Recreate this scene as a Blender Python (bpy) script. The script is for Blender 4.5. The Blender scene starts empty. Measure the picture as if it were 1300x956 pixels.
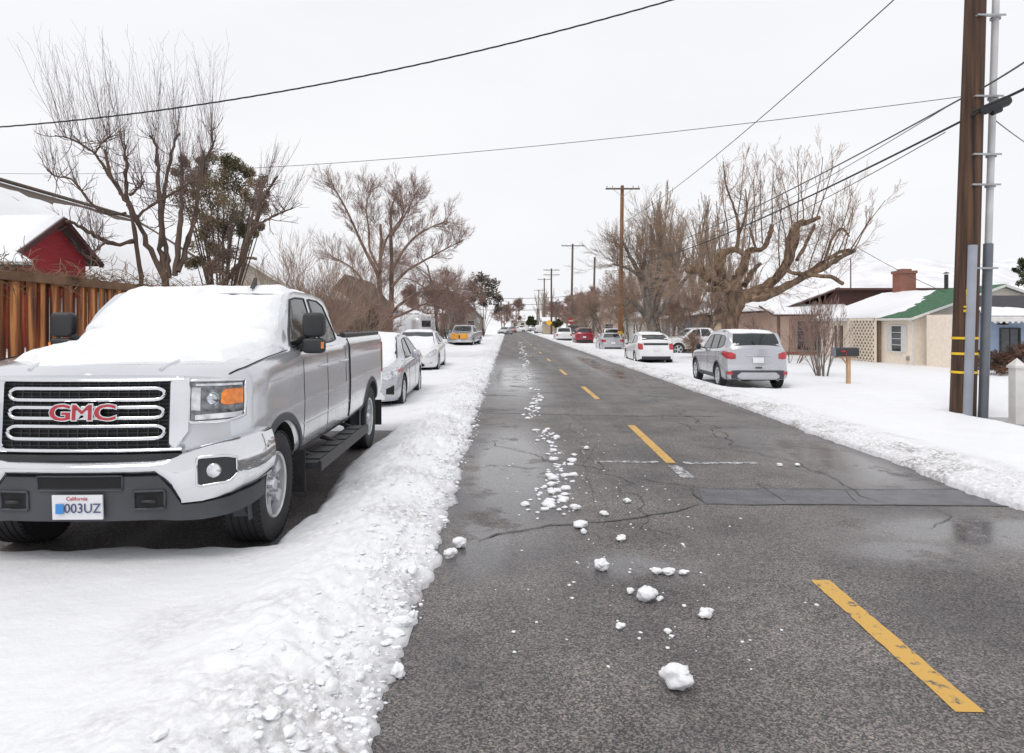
import bpy, bmesh, math, random
import numpy as np
from mathutils import Vector, Matrix
PI = math.pi
F, H, VX, VY = 867.0, 1.62, 645.0, 413.0
scene = bpy.context.scene
COL = scene.collection

def P(px, py, Y):
    return np.array([(px-VX)*Y/F, Y, H-(py-VY)*Y/F])
def G(px, py, z=0.0):
    Y = F*(H-z)/(py-VY)
    return np.array([(px-VX)*Y/F, Y, z])

# ---------------------------------------------------------------- materials
MATS = {}
def mat(name, col, rough=0.6, metal=0.0, coat=0.0, var=0.12, vscale=6.0, bump=0.0, bscale=40.0, spec=0.5, emis=0.0, stretch=None, col2=None, detail=4.0, bdist=0.02):
    if name in MATS: return MATS[name]
    m = bpy.data.materials.new(name); m.use_nodes = True
    nt = m.node_tree; N = nt.nodes; Lk = nt.links
    b = N['Principled BSDF']
    b.inputs['Roughness'].default_value = rough
    b.inputs['Metallic'].default_value = metal
    b.inputs['Coat Weight'].default_value = coat
    b.inputs['Coat Roughness'].default_value = 0.05
    b.inputs['Specular IOR Level'].default_value = spec
    tc = N.new('ShaderNodeTexCoord'); mp = N.new('ShaderNodeMapping')
    Lk.new(tc.outputs['Object'], mp.inputs['Vector'])
    if stretch: mp.inputs['Scale'].default_value = stretch
    no = N.new('ShaderNodeTexNoise'); no.inputs['Scale'].default_value = vscale; no.inputs['Detail'].default_value = detail
    Lk.new(mp.outputs[0], no.inputs['Vector'])
    cr_ = N.new('ShaderNodeValToRGB')
    c = np.array(col[:3]); 
    lo = c*(1-var); hi = np.minimum(c*(1+var), 1) if col2 is None else np.array(col2[:3])
    cr_.color_ramp.elements[0].position = 0.35; cr_.color_ramp.elements[1].position = 0.65
    cr_.color_ramp.elements[0].color = (*lo, 1); cr_.color_ramp.elements[1].color = (*hi, 1)
    Lk.new(no.outputs['Fac'], cr_.inputs[0]); Lk.new(cr_.outputs[0], b.inputs['Base Color'])
    if bump > 0:
        n2 = N.new('ShaderNodeTexNoise'); n2.inputs['Scale'].default_value = bscale; n2.inputs['Detail'].default_value = 5
        Lk.new(mp.outputs[0], n2.inputs['Vector'])
        bp = N.new('ShaderNodeBump'); bp.inputs['Strength'].default_value = bump; bp.inputs['Distance'].default_value = bdist
        Lk.new(n2.outputs['Fac'], bp.inputs['Height']); Lk.new(bp.outputs[0], b.inputs['Normal'])
    if emis > 0:
        b.inputs['Emission Color'].default_value = (*c, 1); b.inputs['Emission Strength'].default_value = emis
    MATS[name] = m
    return m

# ---------------------------------------------------------------- numpy noise
def _h(ix, iy, s):
    n = (ix.astype(np.int64)*374761393 + iy.astype(np.int64)*668265263 + s*1442695041) & 0xffffffff
    n = ((n ^ (n >> 13))*1274126177) & 0xffffffff
    n = (n ^ (n >> 16)) & 0xffffff
    return n/float(0xffffff)
def vn(x, y, s=0):
    x = np.asarray(x, float); y = np.asarray(y, float)
    ix = np.floor(x); iy = np.floor(y); fx = x-ix; fy = y-iy
    fx = fx*fx*(3-2*fx); fy = fy*fy*(3-2*fy)
    a = _h(ix, iy, s); b = _h(ix+1, iy, s); c = _h(ix, iy+1, s); d = _h(ix+1, iy+1, s)
    return (a*(1-fx)+b*fx)*(1-fy)+(c*(1-fx)+d*fx)*fy
def fbm(x, y, s=0, o=4):
    t = 0; a = 0.5
    for i in range(o):
        t = t+a*(vn(x, y, s+i*17)-0.5)*2; x = np.asarray(x)*2.03+11.3; y = np.asarray(y)*2.03+5.7; a *= 0.5
    return t
def sstep(a, b, x):
    t = np.clip((np.asarray(x, float)-a)/(b-a), 0, 1); return t*t*(3-2*t)

# ---------------------------------------------------------------- objects
def link(o, parent=None):
    COL.objects.link(o)
    if parent is not None: o.parent = parent
    return o
def tag(o, label=None, cat=None, group=None, kind=None):
    if label: o['label'] = label
    if cat: o['category'] = cat
    if group: o['group'] = group
    if kind: o['kind'] = kind
    return o
def thing(name, label, cat, loc=(0, 0, 0), rotz=0.0, group=None):
    o = bpy.data.objects.new(name, None); link(o)
    o.empty_display_size = 0.2
    o.location = tuple(float(v) for v in loc); o.rotation_euler = (0, 0, rotz)
    return tag(o, label, cat, group)
def copy_tree(o, parent=None):
    c = o.copy(); COL.objects.link(c); c.parent = parent
    for ch in list(o.children): copy_tree(ch, c)
    return c
def dup(o, loc, rotz, label, group=None, scale=None):
    c = copy_tree(o); c.location = tuple(float(v) for v in loc); c.rotation_euler = (0, 0, rotz); c['label'] = label
    if group: c['group'] = group
    if scale is not None: c.scale = scale if hasattr(scale, '__len__') else (scale,)*3
    return c

class MB:
    def __init__(s): s.v = []; s.f = []; s.n = 0; s.mi = []
    def add(s, verts, faces, mi=0):
        verts = np.asarray(verts, float).reshape(-1, 3)
        s.v.append(verts)
        for f in faces: s.f.append(tuple(int(i)+s.n for i in f)); s.mi.append(mi)
        s.n += len(verts); return s
    def addq(s, verts, quads):
        return s.add(verts, np.asarray(quads).tolist())
    def box(s, c, d, rz=0.0, mi=0, tilt=None):
        c = np.array(c, float); d = np.array(d, float)/2
        q = np.array([[x, y, z] for x in (-1, 1) for y in (-1, 1) for z in (-1, 1)], float)*d
        if tilt is not None: q = q @ np.array(Matrix.Rotation(tilt[1], 3, tilt[0])).T
        if rz:
            R = np.array([[math.cos(rz), -math.sin(rz), 0], [math.sin(rz), math.cos(rz), 0], [0, 0, 1]]); q = q@R.T
        return s.add(q+c, [(0, 1, 3, 2), (4, 6, 7, 5), (0, 4, 5, 1), (2, 3, 7, 6), (0, 2, 6, 4), (1, 5, 7, 3)], mi)
    def bar(s, a, b, w, h=None, mi=0):      # rectangular bar from a to b
        return s.tube([a, b], [w/1.414, w/1.414], 4, mi=mi)
    def tube(s, pts, rad, n=8, caps=True, mi=0):
        pts = np.asarray(pts, float); k = len(pts); rad = np.broadcast_to(np.asarray(rad, float), (k,))
        v, q = tubes_np(pts[None], rad[None], n)
        s.add(v, q.tolist(), mi)
        if caps:
            o = s.n-len(v)
            s.f.append(tuple(o+i for i in range(n))[::-1]); s.mi.append(mi)
            s.f.append(tuple(o+(k-1)*n+i for i in range(n))); s.mi.append(mi)
        return s
    def lathe(s, prof, n=32, axis='z', c=(0, 0, 0), mi=0):   # prof: (r, h)
        prof = np.asarray(prof, float); k = len(prof)
        a = np.arange(n)*2*PI/n
        r = prof[:, 0][:, None]; h = np.repeat(prof[:, 1][:, None], n, 1)
        A = r*np.cos(a); B = r*np.sin(a)
        if axis == 'z': v = np.stack([A, B, h], -1)
        elif axis == 'x': v = np.stack([h, A, B], -1)
        else: v = np.stack([A, h, B], -1)
        i = np.arange(k-1)[:, None]*n; j = np.arange(n)[None]; j2 = (j+1) % n
        q = np.stack([i+j, i+j2, i+n+j2, i+n+j], -1).reshape(-1, 4)
        return s.add(v.reshape(-1, 3)+np.array(c, float), q.tolist(), mi)
    def grid(s, Pg, mi=0, flip=False):
        Pg = np.asarray(Pg, float); a, b = Pg.shape[:2]
        i = np.arange(a-1)[:, None]*b; j = np.arange(b-1)[None]
        q = np.stack([i+j, i+b+j, i+b+j+1, i+j+1], -1).reshape(-1, 4)
        if flip: q = q[:, ::-1]
        return s.add(Pg.reshape(-1, 3), q.tolist(), mi)
    def prism(s, poly, z0, z1, axis='z', mi=0):   # poly of (a,b), extruded along axis
        poly = list(poly); n = len(poly)
        def mk(a, b, c): return {'z': (a, b, c), 'x': (c, a, b), 'y': (a, c, b)}[axis]
        v = [mk(a, b, z0) for a, b in poly]+[mk(a, b, z1) for a, b in poly]
        f = [tuple(range(n))[::-1], tuple(range(n, 2*n))]+[(i, (i+1) % n, n+(i+1) % n, n+i) for i in range(n)]
        return s.add(v, f, mi)
    def build(s, name, m, parent=None, world=False, smooth=None, merge=0, fixn=True):
        v = np.concatenate(s.v) if s.v else np.zeros((0, 3))
        if world and parent is not None: v = v-np.array(parent.location)
        me = bpy.data.meshes.new(name)
        me.from_pydata(v.tolist(), [], s.f)
        if merge or fixn:
            bm = bmesh.new(); bm.from_mesh(me)
            if merge: bmesh.ops.remove_doubles(bm, verts=bm.verts, dist=merge)
            bmesh.ops.recalc_face_normals(bm, faces=bm.faces)
            bm.to_mesh(me); bm.free()
        ms = m if isinstance(m, (list, tuple)) else [m]
        for mm in ms: me.materials.append(mm)
        if len(ms) > 1 and not merge: me.polygons.foreach_set('material_index', s.mi)
        if smooth is not None:
            me.shade_smooth()
            if smooth < 170: me.set_sharp_from_angle(angle=math.radians(smooth))
        o = bpy.data.objects.new(name, me); link(o, parent)
        return o

def tubes_np(Pt, R, n):
    Pt = np.asarray(Pt, float); R = np.asarray(R, float); N_, k, _ = Pt.shape
    T = np.empty_like(Pt); T[:, 1:-1] = Pt[:, 2:]-Pt[:, :-2] if k > 2 else 0
    T[:, 0] = Pt[:, 1]-Pt[:, 0]; T[:, -1] = Pt[:, -1]-Pt[:, -2]
    T /= np.linalg.norm(T, axis=-1, keepdims=True)+1e-9
    D = Pt[:, -1]-Pt[:, 0]; D /= np.linalg.norm(D, axis=-1, keepdims=True)+1e-9
    ref = np.where(np.abs(D[:, 2:3]) > 0.8, np.array([[1., 0, 0]]), np.array([[0, 0, 1.]]))[:, None, :]
    U = np.cross(T, np.broadcast_to(ref, T.shape)); U /= np.linalg.norm(U, axis=-1, keepdims=True)+1e-9
    V = np.cross(T, U)
    a = np.arange(n)*2*PI/n+PI/n
    v = Pt[:, :, None]+R[:, :, None, None]*(U[:, :, None]*np.cos(a)[:, None]+V[:, :, None]*np.sin(a)[:, None])
    base = (np.arange(N_)*k*n)[:, None, None]; i = (np.arange(k-1)*n)[None, :, None]; j = np.arange(n)[None, None]; j2 = (j+1) % n
    q = np.stack([base+i+j, base+i+n+j, base+i+n+j2, base+i+j2], -1).reshape(-1, 4)
    return v.reshape(-1, 3), q

def fast_obj(name, v, q, m, parent=None, smooth=True, world=False):
    v = np.asarray(v, np.float64)
    if world and parent is not None: v = v-np.array(parent.location)
    q = np.asarray(q, np.int32); k = q.shape[1]
    me = bpy.data.meshes.new(name)
    me.vertices.add(len(v)); me.vertices.foreach_set('co', v.astype(np.float32).ravel())
    me.loops.add(q.size); me.loops.foreach_set('vertex_index', q.ravel())
    me.polygons.add(len(q)); me.polygons.foreach_set('loop_start', np.arange(len(q), dtype=np.int32)*k)
    try: me.polygons.foreach_set('loop_total', np.full(len(q), k, np.int32))
    except Exception: pass
    me.polygons.foreach_set('use_smooth', np.full(len(q), smooth))
    me.update(calc_edges=True); me.validate()
    me.materials.append(m)
    o = bpy.data.objects.new(name, me); link(o, parent); return o

def boolean(o, cutter_mb):
    c = cutter_mb.build('cutter', MATS['rubber'], None)
    md = o.modifiers.new('b', 'BOOLEAN'); md.operation = 'DIFFERENCE'; md.solver = 'EXACT'; md.object = c
    dg = bpy.context.evaluated_depsgraph_get()
    me = bpy.data.meshes.new_from_object(o.evaluated_get(dg))
    o.modifiers.clear(); old = o.data; o.data = me; me.name = old.name
    bpy.data.objects.remove(c)
    return o

def text_mb(body, size, extrude, bevel=0.0, bold=0.0):
    cu = bpy.data.curves.new('t', 'FONT'); cu.body = body; cu.size = size; cu.extrude = extrude; cu.bevel_depth = bevel; cu.offset = bold
    cu.align_x = 'CENTER'; cu.align_y = 'CENTER'; cu.resolution_u = 3
    o = bpy.data.objects.new('t', cu); COL.objects.link(o)
    dg = bpy.context.evaluated_depsgraph_get()
    me = bpy.data.meshes.new_from_object(o.evaluated_get(dg))
    v = np.array([x.co[:] for x in me.vertices]); f = [tuple(p.vertices) for p in me.polygons]
    bpy.data.objects.remove(o); bpy.data.curves.remove(cu); bpy.data.meshes.remove(me)
    return v, f

# ---------------------------------------------------------------- shared materials
rubber = mat('rubber', (0.022, 0.022, 0.024), 0.75, var=0.25, vscale=12, bump=0.3, bscale=60)
black_plastic = mat('black_plastic', (0.028, 0.029, 0.032), 0.5, var=0.15, bump=0.08, bscale=200)
grey_plastic = mat('grey_plastic', (0.055, 0.058, 0.066), 0.55, var=0.15, vscale=3, bump=0.05, bscale=200)
chrome = mat('chrome', (0.74, 0.75, 0.77), 0.08, metal=1.0, var=0.04, vscale=2)
dull_chrome = mat('dull_chrome', (0.6, 0.61, 0.63), 0.28, metal=1.0, var=0.08)
alloy = mat('alloy', (0.62, 0.63, 0.65), 0.3, metal=0.8, var=0.12, vscale=10)
glass_dark = mat('dark_glass', (0.018, 0.024, 0.026), 0.03, var=0.3, vscale=1.5, spec=0.7)
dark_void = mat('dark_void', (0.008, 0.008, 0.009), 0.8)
lamp_clear = mat('lamp_clear', (0.62, 0.63, 0.66), 0.06, metal=0.5, coat=1.0, var=0.35, vscale=14)
lamp_red = mat('lamp_red', (0.42, 0.012, 0.02), 0.12, coat=1.0, var=0.3, vscale=20)
lamp_amber = mat('lamp_amber', (0.85, 0.22, 0.01), 0.15, coat=1.0, var=0.25, vscale=30)
plate_white = mat('plate_white', (0.72, 0.73, 0.76), 0.4, var=0.05)
silver = mat('silver_paint', (0.66, 0.675, 0.71), 0.17, metal=0.55, coat=0.8, var=0.07, vscale=1.2, bump=0.25, bscale=2.2, bdist=0.012)
silver2 = mat('pale_silver_paint', (0.50, 0.51, 0.545), 0.24, metal=0.5, coat=0.8, var=0.05, vscale=1.2)
white_paint = mat('white_paint', (0.78, 0.78, 0.79), 0.3, coat=0.7, var=0.04, vscale=1.5)
red_paint = mat('red_paint', (0.28, 0.012, 0.03), 0.28, coat=0.8, var=0.08)
darkgrey_paint = mat('dark_grey_paint', (0.06, 0.065, 0.075), 0.3, coat=0.8, var=0.08)

def grime(m, amount):
    nt = m.node_tree; N = nt.nodes; L = nt.links; b = N['Principled BSDF']; src = b.inputs['Base Color'].links[0].from_socket
    tc = N.new('ShaderNodeTexCoord'); sp = N.new('ShaderNodeSeparateXYZ'); L.new(tc.outputs['Object'], sp.inputs[0])
    mr = N.new('ShaderNodeMapRange'); mr.inputs['To Max'].default_value = amount; mr.inputs['From Min'].default_value = 0.95; mr.inputs['From Max'].default_value = 0.40; L.new(sp.outputs['Z'], mr.inputs['Value'])
    n = N.new('ShaderNodeTexNoise'); n.inputs['Scale'].default_value = 9; n.inputs['Detail'].default_value = 8; n.inputs['Roughness'].default_value = 0.7; L.new(tc.outputs['Object'], n.inputs['Vector'])
    r = N.new('ShaderNodeValToRGB'); r.color_ramp.elements[0].position = 0.38; r.color_ramp.elements[1].position = 0.68; L.new(n.outputs['Fac'], r.inputs[0])
    mu = N.new('ShaderNodeMath'); mu.operation = 'MULTIPLY'; L.new(mr.outputs[0], mu.inputs[0]); L.new(r.outputs[0], mu.inputs[1])
    mx = N.new('ShaderNodeMix'); mx.data_type = 'RGBA'; L.new(mu.outputs[0], mx.inputs['Factor']); L.new(src, mx.inputs['A']); mx.inputs['B'].default_value = (0.30, 0.285, 0.27, 1); L.new(mx.outputs['Result'], b.inputs['Base Color'])
    ro = N.new('ShaderNodeMath'); ro.operation = 'MULTIPLY_ADD'; L.new(mu.outputs[0], ro.inputs[0]); ro.inputs[1].default_value = 0.45; ro.inputs[2].default_value = b.inputs['Roughness'].default_value; L.new(ro.outputs[0], b.inputs['Roughness'])
    cw = N.new('ShaderNodeMath'); cw.operation = 'SUBTRACT'; cw.use_clamp = True; cw.inputs[0].default_value = 0.8; L.new(mu.outputs[0], cw.inputs[1]); L.new(cw.outputs[0], b.inputs['Coat Weight'])
for _m, _k in ((silver, 0.45), (silver2, 0.3), (white_paint, 0.15), (red_paint, 0.3)): grime(_m, _k)
def snow_material(name, dirt=True):
    m = bpy.data.materials.new(name); m.use_nodes = True; nt = m.node_tree; N = nt.nodes; L = nt.links
    b = N['Principled BSDF']; b.inputs['Roughness'].default_value = 0.55; b.inputs['Specular IOR Level'].default_value = 0.25
    g = N.new('ShaderNodeNewGeometry')
    n1 = N.new('ShaderNodeTexNoise'); n1.inputs['Scale'].default_value = 22; n1.inputs['Detail'].default_value = 6; n1.inputs['Roughness'].default_value = 0.65
    L.new(g.outputs['Position'], n1.inputs['Vector'])
    n2 = N.new('ShaderNodeTexNoise'); n2.inputs['Scale'].default_value = 2.2; n2.inputs['Detail'].default_value = 5
    L.new(g.outputs['Position'], n2.inputs['Vector'])
    base = N.new('ShaderNodeMix'); base.data_type = 'RGBA'
    base.inputs['A'].default_value = (0.80, 0.81, 0.84, 1); base.inputs['B'].default_value = (0.88, 0.885, 0.90, 1)
    L.new(n2.outputs['Fac'], base.inputs['Factor'])
    out = base.outputs['Result']
    if dirt:
        at = N.new('ShaderNodeAttribute'); at.attribute_name = 'dirt'
        rmp = N.new('ShaderNodeValToRGB'); rmp.color_ramp.elements[0].position = 0.40; rmp.color_ramp.elements[1].position = 0.60
        L.new(n1.outputs['Fac'], rmp.inputs[0])
        mu = N.new('ShaderNodeMath'); mu.operation = 'MULTIPLY'; L.new(at.outputs['Fac'], mu.inputs[0]); L.new(rmp.outputs[0], mu.inputs[1])
        mx = N.new('ShaderNodeMix'); mx.data_type = 'RGBA'; L.new(mu.outputs[0], mx.inputs['Factor'])
        L.new(out, mx.inputs['A']); mx.inputs['B'].default_value = (0.27, 0.245, 0.225, 1); out = mx.outputs['Result']
        # wet slush, greyer where the sheet thins out
        mx2 = N.new('ShaderNodeMix'); mx2.data_type = 'RGBA'; at2 = N.new('ShaderNodeAttribute'); at2.attribute_name = 'slush'
        L.new(at2.outputs['Fac'], mx2.inputs['Factor']); L.new(out, mx2.inputs['A']); mx2.inputs['B'].default_value = (0.42, 0.42, 0.44, 1); out = mx2.outputs['Result']
    L.new(out, b.inputs['Base Color'])
    bp = N.new('ShaderNodeBump'); bp.inputs['Strength'].default_value = 0.35; bp.inputs['Distance'].default_value = 0.03
    L.new(n1.outputs['Fac'], bp.inputs['Height']); L.new(bp.outputs[0], b.inputs['Normal'])
    MATS[name] = m; return m
snow_m = snow_material('snow')
snow_clean = snow_material('clean_snow', False)
# ================================================================ GROUND
XL, XR = -0.53, 4.5
def base_z(X, Y):
    X = np.asarray(X, float)
    z = -0.24*sstep(4.4, 6.6, X)-0.16*sstep(8, 19, X)
    return z
TR_A = math.radians(1.15)          # truck heading
TR_O = np.array([-2.71, 4.38])
def tr_local(X, Y):
    dx = X-TR_O[0]; dy = Y-TR_O[1]; c, s = math.cos(TR_A), math.sin(TR_A)
    return dx*c+dy*s, -dx*s+dy*c
def left_h(X, Y):
    e = XL-0.05*sstep(6, 20, Y)+0.10*fbm(Y*0.9, X*0+3.1, 5, 4)+0.07*fbm(Y*4, X*0+3, 6, 3)+0.05*fbm(Y*11, X*6, 9, 2)
    d = e-X                                     # >0 inside snow
    berm = 0.135*sstep(0, 0.55, d)*(1-0.55*sstep(0.6, 1.4, d))+0.015
    rough = sstep(-0.05, 0.12, d)*(1-0.88*sstep(0.45, 1.05, d))*(0.72+0.4*sstep(5, 9, Y))
    lump = 0.085*np.abs(fbm(X*5, Y*5, 21, 5))+0.055*fbm(X*13, Y*13, 22, 4)+0.045*np.abs(fbm(X*30, Y*30, 23, 3))+0.03*np.abs(fbm(X*9+3, Y*9, 24, 3))
    t = np.where(d > 0, berm, -0.06+d*0.4)+rough*lump+0.02*fbm(X*1.3, Y*1.3, 31, 3)*sstep(0.3, 1, d)
    t = np.where(d < -0.05, np.minimum(t, -0.03), t)
    # bare asphalt below and beside the pickup
    lx, ly = tr_local(X, Y)
    n = 0.10*fbm(X*3, Y*3, 41, 3)
    q = np.minimum.reduce([lx+1.35+0*lx, 1.10+0.06*np.sin(ly*1.3)-lx, ly-0.32-0.05*lx**2, 6.2-ly])+n
    k = sstep(-0.02, 0.16, q)
    t = t*(1-k)-0.05*k
    # drift against the plank fence
    t = t+0.95*sstep(-4.75, -5.25, X)*sstep(16, 13, Y)*(1+0.14*fbm(X*2, Y*1.1, 55, 3))+0.14*sstep(-3.9, -4.7, X)*(1+0.3*fbm(X*2, Y*1.5, 51, 3))
    return t, d, k
def right_h(X, Y):
    e = XR+0.10*sstep(7, 14, Y)+0.10*fbm(Y*0.6, X*0+1.1, 65, 4)+0.05*fbm(Y*3.5, X*0+3, 66, 3)+0.03*fbm(Y*9, X*5, 69, 2)
    d = X-e
    rough = sstep(-0.05, 0.12, d)*(1-0.82*sstep(0.5, 1.3, d))
    lump = 0.05*np.abs(fbm(X*5, Y*4, 71, 4))+0.035*fbm(X*10, Y*9, 72, 3)+0.016*fbm(X*25, Y*25, 73, 2)
    t = np.where(d > 0, 0.05+0.07*sstep(0, 0.35, d)-0.05*sstep(0.4, 0.8, d)+0.07*sstep(0.7, 1.3, d), -0.05+d*0.3)+rough*lump
    t = t+0.03*np.sin(d*17+0.8*fbm(Y*0.7, X, 83, 2))*sstep(0.15, 0.35, d)*(1-sstep(0.9, 1.3, d))
    t = t+0.035*fbm(X*0.8, Y*0.8, 81, 3)*sstep(0.8, 2, d)+0.012*fbm(X*4, Y*4, 82, 3)*sstep(0.8, 2, d)
    t = np.where(d < -0.05, np.minimum(t, -0.03), t)
    # wet concrete walk beside the white gate
    q = np.minimum.reduce([X-8.85, 14.2-Y, Y-11.3])+0.12*fbm(X*2.5, Y*2.5, 88, 3)
    k = sstep(-0.05, 0.12, q); t = t*(1-k)-0.10*k
    # narrow track trodden behind the right-hand cars
    q2 = np.minimum(1.08-np.abs(X-7.0-0.03*(Y-21)), 2.55-np.abs(Y-21.3))+0.12*fbm(X*3, Y*3, 93, 3); t = t*(1-0.85*sstep(-0.1, 0.25, q2))
    return t, d, k
def snow_z(X, Y):
    X = np.asarray(X, float)*1.0; Y = np.asarray(Y, float)*1.0
    if float(np.mean(X)) < 2: return base_z(X, Y)+left_h(X, Y)[0]
    return base_z(X, Y)+right_h(X, Y)[0]

def sheet(name, xs, ys, hf, m):
    X, Y = np.meshgrid(xs, ys)
    t, d, k = hf(X, Y)
    Z = base_z(X, Y)+t
    v = np.stack([X, Y, Z], -1).reshape(-1, 3); a, b = X.shape
    i = np.arange(a-1)[:, None]*b; j = np.arange(b-1)[None]
    q = np.stack([i+j, i+j+1, i+b+j+1, i+b+j], -1).reshape(-1, 4)
    o = fast_obj(name, v, q, m); tag(o, kind='structure')
    near = 1-sstep(1.0, 1.7, d)
    blot = sstep(-0.1, 0.5, fbm(X*2.2, Y*2.2, 91, 4))
    at = o.data.attributes.new('dirt', 'FLOAT', 'POINT'); at.data.foreach_set('value', np.clip(near*(0.10+0.80*blot)*(0.35+1.1*np.exp(-np.maximum(d, 0)*4)), 0, 1).ravel().astype(np.float32))
    if name == 'snow_yard': at.data.foreach_set('value', np.clip(near*(0.35+0.9*blot)*(0.6+0.6*np.exp(-np.maximum(d, 0)*2)), 0, 1).ravel().astype(np.float32))
    sl = np.clip(1-t/0.07, 0, 1)*near*0.8
    at = o.data.attributes.new('slush', 'FLOAT', 'POINT'); at.data.foreach_set('value', sl.ravel().astype(np.float32))
    return o
def geo(a, b, s0, g):
    out = [a]; s = s0
    while out[-1] < b: out.append(out[-1]+s); s = max(s0, (abs(out[-1]))*g)
    return np.array(out)
back = np.concatenate([np.linspace(-60, -8, 27), np.linspace(-7.5, 1.0, 30)])
ys_l = np.concatenate([back, geo(1.2, 900, 0.016, 0.0055)])
xl = -np.concatenate([np.linspace(0.25, 1.9, 88), geo(1.94, 6.2, 0.05, 0.001)[1:], geo(6.4, 500, 0.2, 0.12)])[::-1]
sheet('snow_ground', xl, ys_l, left_h, snow_m)
ys_r = np.concatenate([back, geo(1.2, 900, 0.03, 0.0075)])
xr = np.concatenate([np.linspace(4.15, 6.4, 75), geo(6.5, 16, 0.12, 0.001), geo(16.5, 900, 0.5, 0.12)])
sheet('snow_yard', xr, ys_r, right_h, snow_m)

# ---- asphalt
def asphalt():
    m = bpy.data.materials.new('asphalt'); m.use_nodes = True; nt = m.node_tree; N = nt.nodes; L = nt.links
    b = N['Principled BSDF']; g = N.new('ShaderNodeNewGeometry')
    def noise(sc, det=4, r=0.55, vec=None):
        n = N.new('ShaderNodeTexNoise'); n.inputs['Scale'].default_value = sc; n.inputs['Detail'].default_value = det; n.inputs['Roughness'].default_value = r
        L.new(vec or g.outputs['Position'], n.inputs['Vector']); return n.outputs['Fac']
    def ramp(x, p0, p1, c0=(0, 0, 0, 1), c1=(1, 1, 1, 1)):
        r = N.new('ShaderNodeValToRGB'); r.color_ramp.elements[0].position = p0; r.color_ramp.elements[1].position = p1
        r.color_ramp.elements[0].color = c0; r.color_ramp.elements[1].color = c1; L.new(x, r.inputs[0]); return r.outputs[0]
    def math_(op, a, c):
        n = N.new('ShaderNodeMath'); n.operation = op; n.use_clamp = True
        for i, x in enumerate((a, c)):
            if isinstance(x, (int, float)): n.inputs[i].default_value = x
            else: L.new(x, n.inputs[i])
        return n.outputs[0]
    def mix(f, a, c):
        n = N.new('ShaderNodeMix'); n.data_type = 'RGBA'
        if isinstance(f, (int, float)): n.inputs['Factor'].default_value = f
        else: L.new(f, n.inputs['Factor'])
        for k, x in (('A', a), ('B', c)):
            if isinstance(x, tuple): n.inputs[k].default_value = x
            else: L.new(x, n.inputs[k])
        return n.outputs['Result']
    vo = N.new('ShaderNodeTexVoronoi'); vo.inputs['Scale'].default_value = 125; L.new(g.outputs['Position'], vo.inputs['Vector'])
    sp = N.new('ShaderNodeSeparateXYZ'); L.new(g.outputs['Position'], sp.inputs[0])
    hsv = N.new('ShaderNodeSeparateColor'); L.new(vo.outputs['Color'], hsv.inputs[0])
    stones = ramp(hsv.outputs[0], 0.25, 0.95, (0.035, 0.033, 0.034, 1), (0.37, 0.335, 0.315, 1))
    vo2 = N.new('ShaderNodeTexVoronoi'); vo2.inputs['Scale'].default_value = 48; L.new(g.outputs['Position'], vo2.inputs['Vector'])
    h2 = N.new('ShaderNodeSeparateColor'); L.new(vo2.outputs['Color'], h2.inputs[0])
    peb = math_('MULTIPLY', ramp(h2.outputs[1], 0.80, 0.82), ramp(vo2.outputs['Distance'], 0.34, 0.26, (1, 1, 1, 1), (0, 0, 0, 1)) if False else math_('LESS_THAN', vo2.outputs['Distance'], 0.30))
    fine = mix(peb, mix(0.35, stones, (0.085, 0.080, 0.079, 1)), (0.34, 0.29, 0.25, 1))
    big = ramp(noise(0.9, 7, 0.62), 0.36, 0.64, (0.62, 0.62, 0.65, 1), (1.22, 1.20, 1.18, 1))
    n = N.new('ShaderNodeMix'); n.data_type = 'RGBA'; n.blend_type = 'MULTIPLY'; n.inputs['Factor'].default_value = 1
    L.new(fine, n.inputs['A']); L.new(big, n.inputs['B']); col = n.outputs['Result']
    # wheel-path streaks running along the street
    mp = N.new('ShaderNodeMapping'); mp.inputs['Scale'].default_value = (2.2, 0.12, 1); L.new(g.outputs['Position'], mp.inputs['Vector'])
    st = ramp(noise(1.0, 5, 0.6, mp.outputs[0]), 0.40, 0.66)
    # wet zones
    def blob(x, y, rx, ry):
        a = N.new('ShaderNodeVectorMath'); a.operation = 'SUBTRACT'; L.new(g.outputs['Position'], a.inputs[0]); a.inputs[1].default_value = (x, y, 0)
        c = N.new('ShaderNodeVectorMath'); c.operation = 'MULTIPLY'; L.new(a.outputs[0], c.inputs[0]); c.inputs[1].default_value = (1/rx, 1/ry, 0)
        d = N.new('ShaderNodeVectorMath'); d.operation = 'LENGTH'; L.new(c.outputs[0], d.inputs[0])
        return math_('SUBTRACT', 1.35, d.outputs['Value'])
    wet = blob(0.0, 8.0, 0.75, 4.2)
    for bb in ((3.75, 5.35, 1.5, 0.75), (2.9, 4.9, 0.7, 0.4), (3.9, 8.5, 0.9, 3.0), (-0.2, 5.2, 0.35, 1.2), (0.1, 22, 1.2, 11), (3.6, 28, 0.9, 18), (0.9, 4.6, 0.5, 0.35)):
        wet = math_('MAXIMUM', wet, blob(*bb))
    wn = math_('MULTIPLY', wet, ramp(noise(1.5, 7, 0.68), 0.33, 0.46))
    wn = math_('MAXIMUM', wn, math_('MULTIPLY', st, 0.35))
    col2 = mix(math_('MULTIPLY', wn, 0.5), col, (0.07, 0.07, 0.077, 1))
    L.new(col2, b.inputs['Base Color'])
    ro = math_('SUBTRACT', 0.72, math_('MULTIPLY', wn, 0.60)); L.new(ro, b.inputs['Roughness'])
    b.inputs['Specular IOR Level'].default_value = 0.55
    bp = N.new('ShaderNodeBump'); bp.inputs['Distance'].default_value = 0.006
    L.new(math_('SUBTRACT', 0.75, math_('MULTIPLY', wn, 0.74)), bp.inputs['Strength'])
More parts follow.
